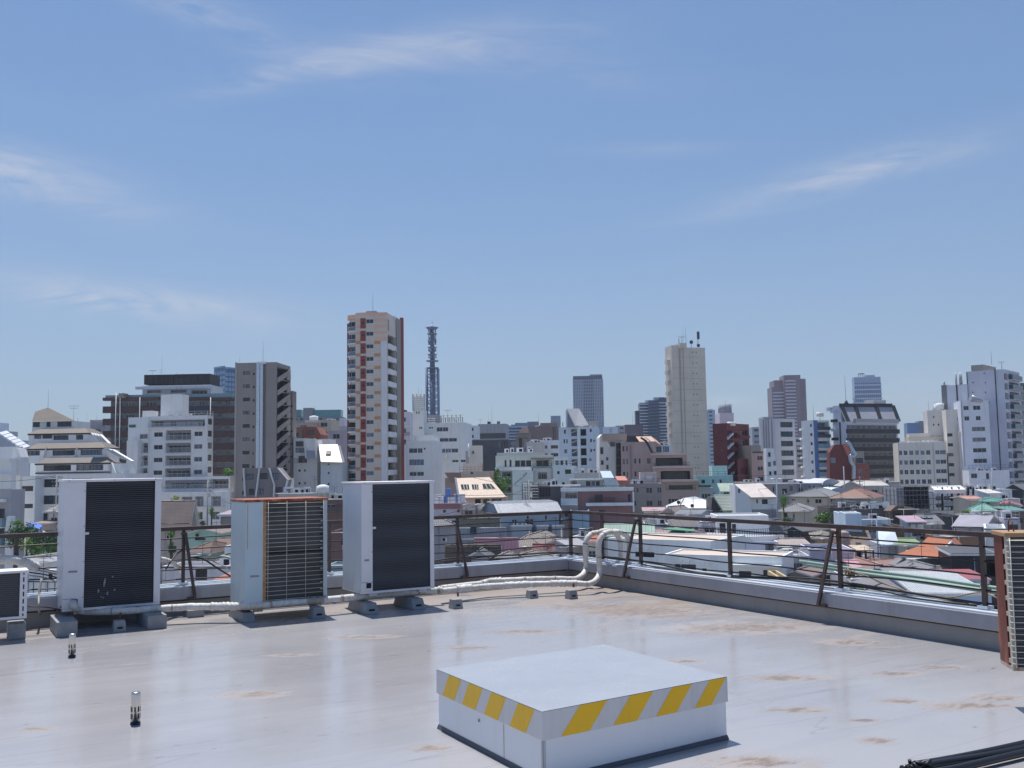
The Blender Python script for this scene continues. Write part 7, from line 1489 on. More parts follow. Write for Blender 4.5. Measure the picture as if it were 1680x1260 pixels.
# ================================================================ low houses between the roof and the towers
def RF(h, k='tile'): return roofm(h, k)
HWH = wall('#b9bcc9'); HGR = wall('#8f8f96'); HCR = wall('#b3aa9a'); HBE = wall('#a3958c'); HBR = wall('#6f5f5a'); HDK = wall('#4c4a50')
R_GR = RF('#6f6d70'); R_DG = RF('#4f4e53'); R_LG = RF('#8d8d92', 'seam'); R_BR = RF('#6d5145'); R_RED = RF('#8d4a4a', 'seam'); R_PK = RF('#b88086', 'seam'); R_TAN = RF('#9d877b', 'slate'); R_SL = RF('#5f6168', 'slate'); R_WH = plain('#c2c3c8', .5, name='white_roof'); R_GN = RF('#80988a', 'seam'); R_OR = RF('#b0602f'); R_TEAL = RF('#4a8a7d', 'seam')
def flat(label, wm, xm, yt, a, xl, xr, he=8.5, Y=None, roof=None, n=4, rim=.5, rail=False, seed=1, auto=True, wl=None, wr=None, name='house', cat='house', w=1.5):
    Y = Y or find_Y(ay(yt), ax(xm), he); r = bld(name, label, xm, Y, cat); b = Blk(r, wm, xm, Y, a, xl, xr, yt, wl=wl, wr=wr, rim=rim, roof=roof)
    if auto: b.auto('L', 2.9, 2.9, w, 1.2, seed=seed, jit=1, skip=.25); b.auto('R', 2.9, 2.9, w, 1.2, seed=seed + 1, jit=1, skip=.25)
    rboxes(r, b, n, seed); details(b)
    if rail: rail_on(b, 1.0, FR_AL)
    return b
def ribbed(b, along, rise, n, mat, over=.5, kind='gable', near=True):
    """standing seams on the near slope, one object each"""
    A, B = (b.Rd, b.L) if along == 'R' else (b.L, b.Rd); wa, wb = (b.wr, b.wl) if along == 'R' else (b.wl, b.wr)
    rise = b.rise
    for k in range(n):
        x = wa * (k + .5) / n; base = b.P + Z * b.zt
        if kind == 'gable': p0, p1 = base + A * x - B * over - Z * (over * rise / (wb / 2)), base + A * x + B * (wb / 2) + Z * rise
        else: p0, p1 = base + A * x - B * over, base + A * x + B * (wb + over) + Z * rise
        m = MB(); m.box(p0 + Z * .20, p1 - p0, A * .07, Z * .09, mat); m.build('roof_seam', b.root)
def skylight(b, along, rise, fa, fb, w=.8, h=1.0, kind='gable'):
    A, B = (b.Rd, b.L) if along == 'R' else (b.L, b.Rd); wa, wb = (b.wr, b.wl) if along == 'R' else (b.wl, b.wr)
    rise = b.rise; run = wb / 2 if kind in ('gable', 'hip') else wb; sl = (B + Z * (rise / run)).normalized(); n_ = sl.cross(A); n_ = n_ if n_.z > 0 else -n_
    p = b.P + Z * b.zt + A * (wa * fa) + B * (run * fb) + Z * (rise * fb) + n_ * .2
    m = MB(); m.box(p, A * w, sl * h, n_ * .15, FR_DK); m.box(p + A * .1 + sl * .1 + n_ * .151, A * (w - .2), sl * (h - .2), n_ * .01, G_BL); m.build('skylight', b.root)
def porch(): pass
# ---- left, behind the railing
V('s1')
b = house('small white house with a grey hipped roof peeking out left of the big leftmost unit', HWH, RF('#8f8c8e'), 600, 470, 25, 470, 700, -395, 'hip', he=5.8, Y=150)
b = house('pale red hipped roof just behind the railing, left of the leftmost unit', HCR, RF('#a0605a', 'slate'), 520, 655, 15, 385, 640, -575, 'hip', he=4.5, wins=False)
b = house('little tan tiled roof beside the red hipped one, above the blue tarpaulin', HBE, RF('#9a7b6b'), 470, 600, 10, 355, 478, -548, 'shed', he=5.5, Y=148, wins=False, along='L', wr=4)
t = thing('tarpaulin', 'bright blue tarpaulin spread over a low roof between hedge and red roof', 'tarp', at_y(ax(330), ay(620), 138)); m = MB(); q = [at_y(ax(x), ay(y), yy) for x, y, yy in ((250, 598, 137), (400, 652, 136), (418, 606, 139), (320, 580, 140))]; m.prism(q, (0, 0, -.15), plain('#3f68b8', .55, name='blue_tarp')); m.build('sheet', t); m = MB(); m.box(q[0] + Z * -3.2, q[1] - q[0], Vector((0, 2, 0)), Z * 2.7, HGR); m.build('crate_stack', t)
tree('dark clipped hedge mass left of the blue tarpaulin', 240, 615, 820, 130, 330, 2, 5, name='hedge'); tree('second dark green tree behind the railing left of the leftmost unit', 480, 680, 1000, 118, 260, 2, 6); tree('dark tree filling the gap right of the hedge mass, under the red roof', 400, 650, 860, 126, 280, 2, 25); tree('dark tree behind the first post at the left edge', 140, 640, 860, 124, 220, 2, 26); tree('low dark tree above the white gable at the left', 320, 780, 980, 112, 240, 0, 27); tree('bright green bush at the top of the dark hedge near the left edge', 175, 560, 640, 134, 130, 1, 3, name='bush'); tree('yellow-green young tree beside the thin pole near the left edge', 262, 725, 830, 116, 120, 3, 9); tree('small bush under the dark trees left of the leftmost unit', 400, 890, 990, 106, 170, 1, 4, name='bush'); tree('round shrub against the side of the leftmost unit', 530, 800, 900, 108, 130, 0, 8, name='bush')
b = house('white house with a steep gable end below the hedge at the left', HWH, RF('#8c8c94', 'slate'), 330, 985, 12, 165, 345, -900, 'gable', he=4.2, along='R', Y=99, wr=7)
b = flat('white panel-walled garage row behind the low left unit', HWH, 640, 1150, 12, 270, 700, he=3.4, n=2, auto=False, Y=98)
for i in range(5): b.band('L', 330 + i * 70, 334 + i * 70, 1160, 1300, TRIMDK, out=.05, name='panel_joint')
upole('thin grey pole with a box in front of the hedge at the left', 248, 740, 112, arms=False, r=.12); upole('utility pole with crossarms before the stepped white office block', 560, 110, 160, r=.16)
V('s2')
b = house('house with a long plain tan roof right of the leftmost unit', HBE, R_TAN, 300, 585, 8, -160, 372, -370, 'gable', he=6.0, along='L', Y=165)
b = house('pale mint gabled house behind the railing between the first two units', wall('#8fb5a2'), RF('#7d706c'), 610, 690, 78, 596, 270, 2.0, 'gable', he=5.6, along='L', Y=140, wl=8, wr=None) if False else None
r = bld('house', 'mint-green gable-fronted house behind the railing between the first two units', 440, 140, 'house'); b = Blk(r, wall('#8fb5a2'), 600, 142, 2, 282, 606, 690, wr=7, rim=0); b.win('L', [(358, 462)], 735, 758, panes=3, fr=FR_DK); gable(b, 'R', -625, RF('#7a6a66'), .5); 
m = MB(); q = at_y(ax(382), ay(708), 141.8); m.tube([q, q - Vector((0, .2, 0))], .25, FR_DK, 8); m.build('gable_vent', r)
b = house('low brown tiled roof just right of the first railing brace', HBE, R_BR, 495, 880, 6, 288, 500, -765, 'hip', he=5.6, along='L', Y=125, wins=False); b = house('brown tiled roof next to the rusty-lidded unit', HBE, RF('#74594c'), 800, 830, 6, 500, 810, -735, 'gable', he=5.6, along='L', Y=130)
b = flat('pale building with a leaning mauve wall left of the rusty-lidded unit', wall('#8c858b'), 860, 515, 4, 650, 870, he=7, n=0, auto=False, Y=165); 
b = house('small shed-roofed metal house right of the palm tree, left of the rusty-lidded unit', wall('#847d83'), RF('#9a9096', 'seam'), 860, 510, 4, 612, 870, -455, 'shed', along='L', he=7, Y=164.5, wl=None, wr=6, wins=False)
b = house('grey roofed house low between the railing post and the rusty-lidded unit', HGR, R_GR, 680, 985, 10, 560, 800, -890, 'hip', he=5, Y=112, wins=False)
b = flat('white low house with a barred dark window, above the coping between the first two units', wall('#b5b0b4'), 680, 1010, 8, 40, 860, he=4.2, n=1, Y=106, auto=False); b.win('L', [(365, 480)], 1045, 1150, panes=5, fr=FR_DK, rec=.2)
bb_ = house('low red-edged roof at the foot of the white house above the coping', HBE, RF('#9a5a42', 'slate'), 780, 1160, 8, 600, 830, -1135, 'shed', along='L', he=3, Y=98, wins=False, wr=3)
b = flat('small white blue-roofed lean-to near the rusty-lidded unit', wall('#b9bcc9'), 745, 815, 5, 650, 752, he=5, n=0, Y=122, auto=False)
tree('leafy dark tree in the yard of the white ten-storey block', 295, 345, 470, 190, 125, 2, 2); tree('yellow-green tree below the dark leafy one', 355, 460, 590, 186, 130, 3, 7); tree('olive bush at the roof edge of the white block\'s yard', 170, 320, 400, 200, 90, 3, 3, name='bush'); tree('small palm-like tree beside the utility pole in the yard', 520, 435, 530, 184, 70, 1, 5); tree('dark low shrubs below the small palm-like tree', 440, 560, 640, 182, 90, 2, 6, name='bush')
tree('bright green tree between the white ten-storey block and the taupe tower', 690, 50, 140, 232, 150, 1, 4); tree('green shrub beside the first railing post between the units', 120, 660, 740, 135, 90, 1, 8, name='bush'); tree('dark shrub lower down beside the first railing post', 130, 770, 900, 122, 90, 2, 8, name='bush'); tree('small yellow-green shrub on the coping side of the brown roofs', 520, 850, 890, 128, 70, 3, 5, name='bush'); tree('thin green treetop at the left edge of the round tower', 1830, 0, 80, 250, 30, 1, 4) if False else None
upole('utility pole in front of the white ten-storey block', 485, 170, 178); 
b = flat('low flat-roofed building with rooftop pipes and a round tank, above the rusty-lidded unit', wall('#a5a19c'), 1690, 285, 4, 1180, 1700, he=10, n=9, Y=175, rail=False); tank(b.root, b, .15, .3, 1.1, 1.3, WHITE, .3)
b = flat('brown brick-coloured flat building behind the gap between the rusty-lidded and rightmost tall units', wall('#7a5a52', tile=True), 1830, 345, 4, 1560, 1840, he=9, n=3, Y=160, rail=True); b.band('L', 1560, 1840, 430, 470, wall('#5f5652'), out=.4, name='balcony')
V('B')
b = house('pale narrow gabled house seen through the gap left of the rightmost tall unit', HWH, R_LG, 0, 0, 0, 0, 0, 0) if False else None
V('N')
b = house('pale narrow house with a hipped roof seen between the rusty-lidded and rightmost tall units', HBE, R_GR, 572, 906, 6, 534, 600, -885, 'hip', he=6); b = flat('blue-grey low building below it, just above the coping left of the rightmost unit', wall('#6b8a96'), 590, 925, 5, 540, 600, he=5, n=1, Y=112)
b = flat('reddish low block with a dark band behind the left flank of the rightmost tall unit', wall('#7d5a55'), 590, 872, 5, 538, 610, he=7, n=2, Y=148)
# ---- centre, between rightmost unit and the corner
V('s3')
b = house('grey house with a pale hipped roof just right of the rightmost tall unit', HGR, RF('#8f8c90'), 280, 488, 12, -40, 290, -410, 'hip', he=6.2, Y=158, wins=False)
b = house('long blue-grey hall with a white barrel-like ribbed roof behind the left railing', wall('#8494a3'), R_WH, 712, 375, 70, 640, 1300, 0, None, he=9, Y=160); hall = b
f = hall.f['R']
def HP(x, y, o=0.): u, z = f.hit(ax(x), ay(y)); return f.at(u, z, o)
m = MB(); e0, e1 = HP(690, 395, .5), HP(1320, 385, .5); k0, k1 = HP(700, 335), HP(1272, 330); 
up = Vector((-f.N.x, -f.N.y, 0))
A0, A1 = f.at(-.4, hall.zt + .1, .6), f.at(f.W + .4, hall.zt + .1, .6); B0, B1 = f.at(-.4, hall.zt + 1.5, -1.4), f.at(f.W + .4, hall.zt + 1.5, -1.4); C0, C1 = f.at(-.4, hall.zt + 1.8, -5), f.at(f.W + .4, hall.zt + 1.8, -5)
MTR = plain('#b9bbc1', .4, .2, name='white_metal_roof')
m.poly([A0, A1, B1, B0], MTR); m.poly([B0, B1, C1, C0], MTR); D0, D1 = f.at(-.4, hall.zt, -9), f.at(f.W + .4, hall.zt, -9); m.poly([C0, C1, D1, D0], MTR); m.build('roof', hall.root)
for q in ((A0, B0, C0, D0), (A1, B1, C1, D1)):
    m = MB(); s_ = f.U * (.45 if q[0] is A0 else -.45); m.prism([p + s_ for p in q], s_ * .2, wall('#8494a3')); m.build('gable_wall', hall.root)
for i in range(52):
    t = (i + .5) / 52
    for P0, P1, Q0, Q1 in ((A0, A1, B0, B1), (B0, B1, C0, C1)):
        a, c = P0.lerp(P1, t), Q0.lerp(Q1, t); nn = (P1 - P0).cross(Q0 - P0).normalized(); nn = nn if nn.z > 0 else -nn; m = MB(); m.box(a + nn * .005, c - a, f.U * .06, nn * .08, MTR); m.build('roof_seam', hall.root)
hall.win('R', [(985, 1005), (1165, 1183)], 400, 440, panes=1, fr=FR_DK, zmin=0); hall.win('R', [(745, 790), (1015, 1050), (1170, 1215)], 530, 600, panes=1, fr=FR_DK)
for x0, x1 in ((805, 1000), (1050, 1160), (1200, 1310)):
    u0, u1, z0, z1 = hall.rect('R', x0, x1, 485, 640); m = MB(); m.box(f.at(u0, max(z0, hall.zb), .01), f.U * (u1 - u0), f.N * 1.6, Z * (z1 - max(z0, hall.zb) - .35), wall('#7f90a0')); m.build('bay', hall.root); m = MB(); m.box(f.at(u0 - .1, z1 - .34, .0), f.U * (u1 - u0 + .2), f.N * 1.8, Z * .3, MTR); m.build('bay_roof', hall.root)
for x in (850, 885, 935, 970): u, z = f.hit(ax(x), ay(468)); m = MB(); m.tube([f.at(u, z, .3), f.at(u, z - .8, .3)], .18, WHITE, 8); m.build('vent_hood', hall.root)
b = house('olive-grey gabled roof below the barrel-roofed hall, right of the leaning brace', HCR, RF('#7c776b'), 690, 520, 8, 350, 700, -420, 'gable', he=6.0, along='L', Y=148, wins=False)
b = house('long pale ribbed metal roof with a small skylight, below the olive-grey gable', HGR, RF('#8e9197', 'seam'), 745, 615, 6, 330, 750, 0, None, he=5.6, Y=135); gable(b, 'L', -520, RF('#8e9197', 'seam'), .5); ribbed(b, 'L', 3.0, 30, RF('#8e9197', 'seam')); skylight(b, 'L', 3.0, .62, .4)
b = house('faded pink-red metal roof in the middle of the left railing', HCR, R_PK, 860, 750, 8, 500, 870, 0, None, he=5.3, Y=123); gable(b, 'L', -620, R_PK, .5); ribbed(b, 'L', 4.0, 22, R_PK)
b = house('mottled brown old tiled roof with a dormer in front of the pink-red roof', HBE, RF('#6c5e54'), 690, 850, 6, 220, 700, 0, None, he=5.2, Y=113); gable(b, 'L', -685, RF('#6c5e54'), .5)
dm = Blk(b.root, HGR, 600, 110.5, 6, 440, 606, 790, wr=3, rim=0, yb=860, name='dormer'); dm.win('L', [(480, 590)], 800, 855, panes=2, fr=FR_DK); gable(dm, 'R', .5, R_DG, .4)
b = house('dark-windowed small house between two brown roofs at the foot of the left railing', HGR, R_GR, 900, 800, 8, 720, 910, -745, 'hip', he=4.6, Y=110, wins=False); b = house('grey hipped roof low beside the corner of the parapets', HGR, RF('#77736f'), 1210, 800, 12, 900, 1260, -735, 'hip', he=4.8, Y=110, wins=False)
b = house('large brown-grey hipped roof left of the corner post', HBE, RF('#7b716b'), 1100, 690, 15, 840, 1340, -560, 'hip', he=5.6, Y=126, wins=False); b = house('dark brown tiled gable touching the brown-grey hipped roof', HBE, RF('#5e514c'), 1310, 650, 10, 1130, 1340, -605, 'gable', he=5.8, Y=133, wins=False, along='L')
b = house('small bright red metal roof left of the corner post', HCR, R_RED, 1230, 745, 10, 1070, 1240, 0, None, he=5.2, Y=121); gable(b, 'L', -675, R_RED, .4); ribbed(b, 'L', 2.2, 14, R_RED)
b = house('pale grey gable-roofed house with clutter right behind the corner post', wall('#a7a5a8'), RF('#94939a', 'slate'), 1400, 700, 45, 1180, 1560, -620, 'gable', he=6, Y=124)
b = flat('small white flat building with balconies just left of the nearer white pipe bend', HWH, 1560, 600, 20, 1430, 1640, he=7, n=3, Y=136, rail=True); b = house('cream tiled low house with an orange-red edge between the two white pipes', HCR, RF('#b55a3c'), 1660, 660, 10, 1590, 1700, -630, 'shed', he=6, Y=122, along='L', wr=5)
upole('grey pole rising beside the corner post, left of it', 1328, 520, 130, arms=False, r=.13); upole('thin pole standing before the barrel-roofed hall', 1012, 545, 138, arms=False, r=.1); upole('dark pole beside the narrow pinkish house left of the railing brace', 346, 290, 150, arms=False, r=.14, hexc='#3c3a3c')
tree('tall bright green tree right of the slant-fronted cream building', 735, -10, 240, 196, 190, 1, 11); tree('upper green part of a slim tree beside the cream flat-roofed building', 690, -80, 60, 198, 90, 0, 12)
upole('utility pole with transformer in front of the dark corrugated shed', 1005, 40, 172)
lattice(hall.root, 1, 2, 1, 2, 400, 1, 1) if False else None
# clay: pink-brown apartment block with white eaves
V('C')
r = bld('apartment_building', 'pink-brown three-storey block with white eaves and pale balconies, behind the corner of the railing', 1360, 171)
PB3 = wall('#8f6769', tile=False); b = Blk(r, PB3, 1598, 171, 5, 1228, 1606, 803, wr=9, rim=.3); WL_ = wall('#b9bcc4'); b.band('L', 1120, 1598, 803, 826, WL_, out=.5, name='eave')
l_ = Blk(r, wall('#9a9396'), 1230, 171.5, 5, 1122, 1232, 806, wr=6, rim=.3); l_.hole('L', 1150, 1225, 838, 872, 1, rec=1.2, panes=3); l_.balc('L', 1122, 1231, 872, 915, 1, 0, 1.0, 'solid', wall('#a9b1b8'), WL_); l_.hole('L', 1150, 1225, 960, 1000, rec=1.2, panes=3); l_.balc('L', 1122, 1231, 990, 1012, 1, 0, 1.0, 'glass', plain('#93b0c0', .3, name='balcony_sheet'), WL_)
b.win('L', [(1342, 1394), (1560, 1578)], 846, 895, panes=2, fr=FR_DK, gl=G_BL); b.win('L', [(1370, 1410)], 948, 972, panes=2, fr=FR_DK); b.balc('L', 1308, 1474, 866, 900, 1, 0, .7, 'bars', FR_DK); b.band('L', 1286, 1598, 900, 920, WL_, out=.9, name='balcony_slab'); b.band('L', 1122, 1240, 950, 962, WL_, out=.9, name='balcony_slab')
b.band('L', 1590, 1600, 826, 960, WL_, out=.25, name='corner_trim'); rail_on(b, .5, POLE, 'L', step=2); 
lo2 = Blk(r, wall('#7fa0b4'), 1305, 167, 5, 1180, 1310, 950, wr=5, yb=1100); 
# ---- right side rows
V('s4')
b = flat('grey-beige long low building right behind the pink-brown block', wall('#8b8b90'), 1180, 430, 4, 380, 1190, he=7.6, n=3, Y=178, seed=4)
b = flat('white cube-like house face with two small windows under the green-edged roof', wall('#9da0a6'), 860, 420, 5, 620, 870, he=7, n=0, Y=165, seed=4)
r = bld('house', 'house under a bright white torn roof membrane with two dishes', 980, 205, 'house'); b = Blk(r, HCR, 1195, 205, 6, 800, 1200, 322, wr=9, rim=0)
MEM = NT('white_membrane'); MEM.bump(MEM.noise(MEM.pos(), 2.2, 6, .7), 1.0, .25); MEM = MEM.fin(MEM.mix(MEM.mapr(MEM.noise(MEM.pos(), 1.2, 6), .35, .65), (.62, .63, .66, 1), (.82, .82, .82, 1)), .5)
pts_ = {}; m = MB()
top_ = [(740, 322, 203.5), (870, 265, 207), (970, 222, 210), (1080, 205, 211), (1190, 240, 211), (1192, 322, 203.5)]
q = [at_y(ax(x), ay(y), yy) for x, y, yy in top_]; m.prism(q, (0, .6, -.5), MEM); m.build('roof_membrane', r)
for x, y in ((918, 265), (1052, 298)): p = at_y(ax(x), ay(y), 203); m = MB(); m.tube([p, p - Vector((0, .25, 0))], [.3, .4], POLE, 10); m.tube([p, p - Z * .8], .05, POLE, 5); m.build('dish_antenna', r)
bar3(r, [(930, 300), (972, 228)], .2, .15, wall('#8b6f5d'), 'exposed_batten', 204)
b = house('brown-grey gabled roof in front of the white membrane house', HBE, RF('#7d716c', 'slate'), 905, 370, 35, 755, 1040, -300, 'gable', he=6.4, Y=186, wins=False); b = house('pink roofed low house left of the brown-grey gable', HCR, RF('#a98688', 'slate'), 780, 355, 6, 590, 790, -312, 'shed', he=6.4, Y=192, along='L', wr=7, wins=False)
b = house('blue-grey roofed house with a pale gable, right of the brown-grey gable', wall('#a0a5b0'), RF('#74787f', 'seam'), 1120, 384, 20, 905, 1290, -335, 'gable', he=6.3, Y=180, along='L')
b = house('house with green-grey slatted mansard roof and one open skylight', HDK, RF('#86938d', 'slate'), 1650, 345, 5, 1330, 1660, 0, None, he=6, Y=196)
m = MB(); q = [at_y(ax(x), ay(y), yy) for x, y, yy in ((1355, 348, 195.4), (1650, 342, 195.4), (1600, 200, 199.5), (1262, 200, 199.5))]; m.prism(q, (0, .1, -.3), plain('#87948e', .5, name='grey_green_metal')); m.build('roof', b.root)
for k in range(11):
    t = k / 10.; a = q[0].lerp(q[3], t); c = q[1].lerp(q[2], t); m = MB(); m.box(a + Vector((0, -.12, .02)), c - a, Vector((0, -.08, .1)), Vector((0, .1, .1)), plain('#a3afa9', .5, name='roof_slat')); m.build('roof_slat', b.root)
m = MB(); P0 = q[0].lerp(q[1], .62).lerp(q[3].lerp(q[2], .62), .55); m.box(P0 + Vector((0, -.35, .2)), Vector((1.3, 0, 0)), Vector((.0, 1.0, 1.0)), Vector((0, -.15, .12)), TRIMDK); m.build('skylight', b.root)
m = MB(); m.prism([at_y(ax(x), ay(y), 200) for x, y in ((1250, 215), (1310, 215), (1370, 380), (1240, 380))], (0, 5, 0), HDK); m.build('side_wall', b.root)
V('s5')
r = bld('house', 'white house with a large pale shed roof, beside the street lamp pole', 470, 192, 'house'); b = Blk(r, HWH, 682, 192, 5, 438, 690, 213, wr=8, rim=0)
b.win('L', [(485, 500)], 235, 275, panes=1, fr=FR_DK); b.win('L', [(540, 596)], 235, 283, panes=2, fr=FR_DK); b.band('L', 440, 682, 335, 420, wall('#8c8c92'), out=.02, name='lower_wall')
m = MB(); q = [at_y(ax(x), ay(y), yy) for x, y, yy in ((434, 216, 191.4), (690, 211, 191.4), (536, 76, 198), (268, 84, 198))]; m.prism(q, (0, .05, -.3), RF('#b8aca6', 'seam')); m.build('roof', r)
m = MB(); m.prism([at_y(ax(x), ay(y), 192.1) for x, y in ((440, 218), (440, 420), (285, 420), (275, 95))], (0, 5, 0), HWH); m.build('side_wall', r); flatwin(r, 306, 326, 132, 172, 192, 1)
upole('tall grey street lamp standing right of the white shed-roofed house', 682, 40, 180, name='street_lamp', arms=False, lamp=True, group='street lamps', hexc='#8496a8')
b = flat('grey two-storey building with dark windows behind the street lamp', wall('#8e8d93'), 880, 72, 4, 560, 890, he=9, n=0, Y=225, auto=False); b.win('L', [(645, 660)], 108, 158, panes=1, fr=FR_DK); b.win('L', [(740, 788)], 130, 175, panes=2, fr=FR_DK); b.win('L', [(810, 845)], 105, 152, panes=2, fr=FR_DK); b.band('L', 560, 880, 70, 90, wall('#a3a1a6'), out=.3, name='parapet_band')
b = flat('long low grey roofed building left of the grey two-storey one, with overhead wires', wall('#85838a'), 640, 60, 4, 255, 650, he=9, n=3, Y=236, seed=3)
for x0, x1, y, Y, lb, c in ((850, 990, 75, 232, 'grey louvred wall building left of the white barrel vault', '#88878d'), (1700, 1900, 65, 232, 'pale pinkish low building right of the white gables', '#a39c9a')):
    b = flat(lb, wall(c), x1, y, 4, x0, x1 + 6, Y=Y, n=3, seed=int(x0))
b = house('grey hall with a white barrel-vaulted roof behind the grey hipped house', wall('#8a95a3'), R_WH, 1290, 90, 86, 980, 1300, 0, None, Y=230) if False else None
r = bld('warehouse', 'grey hall with a white barrel-vaulted roof behind the dark hipped house', 1130, 228, 'hall'); b = Blk(r, wall('#8d97a4'), 1300, 232, 3, 1145, 1306, 90, wr=14, rim=0); gable(b, 'R', 1.4, R_WH, .3, kind='barrel'); b2 = Blk(r, wall('#8d97a4'), 1150, 233, 3, 975, 1152, 80, wr=12, rim=0); gable(b2, 'L', .7, R_WH, .3, kind='shed')
b.win('L', [(1165, 1185), (1195, 1215), (1240, 1262)], 100, 130, panes=1); b2.win('L', [(1000, 1020), (1040, 1060)], 100, 120, panes=1)
b = flat('small barrel-roofed grey annex right behind the dark hipped house', wall('#93a0ac'), 1375, 160, 3, 1220, 1380, Y=214, n=0, auto=False, rim=0); gable(b, 'R', .9, plain('#c9d3da', .4, name='pale_vault'), .2, kind='barrel')
V('s6')
for x0, x1, y, al, Y, lb in ((-110, 40, 98, 'R', 226, 'white gabled roof building right of the barrel vault'), (90, 320, 100, 'L', 228, 'second white gabled roof building, above the brown hipped roof')):
    r = bld('warehouse', lb, x0, Y, 'hall'); b = Blk(r, wall('#a7a19a'), x1, Y, 3, x0, x1 + 6, y, wr=10, rim=0); gable(b, al, -52, roofm('#b3aba2', 'seam'), .6); b.auto('L', 3, 4, 1.4, 1, seed=3)
V('s5')
b = house('cream house with a big dark grey hipped roof, right of the small green tree', HCR, RF('#6e7076'), 1180, 208, 38, 810, 1380, -125, 'hip', he=7, Y=205, wins=False); b.win('R', [(1215, 1235), (1330, 1345)], 232, 272, panes=1, fr=FR_DK); b.win('L', [(1065, 1092), (1096, 1125)], 235, 272, panes=1, fr=FR_DK); b.win('L', [(832, 868)], 228, 250, panes=2, fr=FR_WH); b.win('L', [(980, 1005)], 238, 265, panes=2, fr=FR_WH); b.win('R', [(1255, 1272)], 265, 300, panes=1, fr=FR_DK)
b = house('small cream annex with a grey tiled hipped roof below the dark hipped house', HCR, RF('#7a797d'), 1000, 348, 20, 710, 1050, -272, 'hip', he=5.6, Y=186, wins=False); b.win('L', [(748, 790)], 366, 412, panes=2, fr=FR_DK); b.win('L', [(845, 862)], 380, 422, panes=1, fr=FR_DK)
tree('small round green tree right of the street lamp', 752, 195, 330, 184, 100, 1, 13); tree('broad dark green tree behind the top rail, below the dark hipped house', 1170, 362, 510, 158, 240, 0, 14); tree('green bush left of the broad tree behind the rail', 800, 405, 520, 158, 110, 0, 15, name='bush'); tree('tuft of green above the rail left of the white rounded house', 192, 358, 400, 176, 70, 1, 16, name='bush')
b = flat('dark brown flat-topped building with a railing, below the brown hipped roof', wall('#5d504d'), 1470, 312, 4, 1205, 1480, he=7, Y=176, n=1, auto=False, rail=True); b = flat('light blue-clad box house in front of the dark brown flat one', wall('#a3b3c4'), 1500, 375, 10, 1325, 1510, he=6.4, Y=160, n=0, auto=False)
# white rounded building with terrace
r = bld('house', 'white house with a curved terrace wall, dark doors and pink-tiled window surrounds', 400, 150, 'house'); WR = wall('#c3c4d0')
b = Blk(r, WR, 604, 152, 5, 95, 612, 392, wr=9, rim=.2, roof=plain('#aeb0b5', .6, name='roof_sheet')); b.win('L', [(122, 182)], 470, 580, panes=1, fr=FR_DK, rec=.2, gl=glassm('#22262e', '#303640', .2)); b.win('L', [(245, 284)], 478, 590, panes=1, fr=FR_DK, rec=.2)
c_ = Blk(r, wall('#bfa0a0'), 370, 144, 5, -20, 372, 625, wr=8, rim=.1, yb=770); c_.win('L', [(268, 345)], 668, 735, panes=2, fr=FR_WH); c_.win('L', [(28, 95)], 640, 745, panes=2, fr=FR_WH, gl=glassm('#8f96a5', '#b5bac4', .9))
c_.band('L', 120, 205, 622, 760, WR, out=.3, name='pier'); c_.band('L', 372, 700, 640, 770, WR, out=.1) if False else None
d_ = Blk(r, wall('#b5b5c2'), 700, 141, 6, 380, 710, 650, wr=9, rim=.3); d_.win('L', [(572, 658)], 668, 750, panes=2, fr=FR_DK, rec=.3)
m = MB(); ring = [at_y(ax(x), ay(y), yy) for x, y, yy in ((-60, 575, 143), (200, 600, 141.5), (420, 612, 141.5), (620, 600, 143), (760, 590, 146))]
for a, c in zip(ring, ring[1:]): m.box(a - Z * .9, c - a, Vector((0, .25, 0)), Z * 1.0, WR)
m.build('curved_terrace_wall', r)
for a, c in zip(ring, ring[1:]):
    for k in range(9): g_ = MB(); p = a.lerp(c, k / 9.) + Z * .1; g_.box(p, Vector((.05, 0, 0)), Vector((0, .05, 0)), Z * 1.0, POLE); g_.build('railing_bar', r)
    g_ = MB(); g_.box(a + Z * 1.1, c - a, Vector((0, .05, 0)), Z * .05, POLE); g_.build('railing_top', r)
m = MB(); p = [Vector((v.x, v.y + .3, v.z - .3)) for v in ring]; m.poly(p + [p[-1] + Vector((0, 8, 0)), p[0] + Vector((0, 8, 0))], ROOFTOP); m.build('terrace_floor', r)
b = house('pinkish-beige metal-roofed house right of the white curved terrace', wall('#a79993'), RF('#a39288', 'seam'), 760, 790, 8, 690, 1010, 0, None, he=5, Y=132) if False else None
b = house('pinkish-beige low house with a barred window, right of the curved terrace', wall('#a3968f'), RF('#9c8d85', 'seam'), 1005, 690, 5, 700, 1010, 0, None, he=6.0, Y=140); gable(b, 'L', -622, RF('#9c8d85', 'seam'), .3, kind='gable'); b.win('L', [(700, 752)], 700, 762, panes=4, fr=FR_DK)
b = house('dark grey gabled roof house right of the white rounded building', HGR, RF('#66645f', 'slate'), 760, 545, 30, 600, 790, -430, 'gable', he=6, Y=160, wins=False)
b = house('dark slate house with a glazed corner below the broad green tree', wall('#56575c'), RF('#58585c', 'slate'), 930, 540, 50, 790, 1210, -478, 'gable', he=6.2, Y=152, along='R'); b = house('ochre-walled house with a tiled roof left of the leaning brace', wall('#a8895f'), RF('#7d766c'), 1240, 615, 15, 1060, 1300, -560, 'hip', he=6, Y=140)
b = flat('mauve-white house with a shed roof edge, left of the leaning brace', wall('#a9a6b5'), 1440, 725, 8, 1010, 1450, he=5.8, Y=128, n=0, roof=R_LG); 
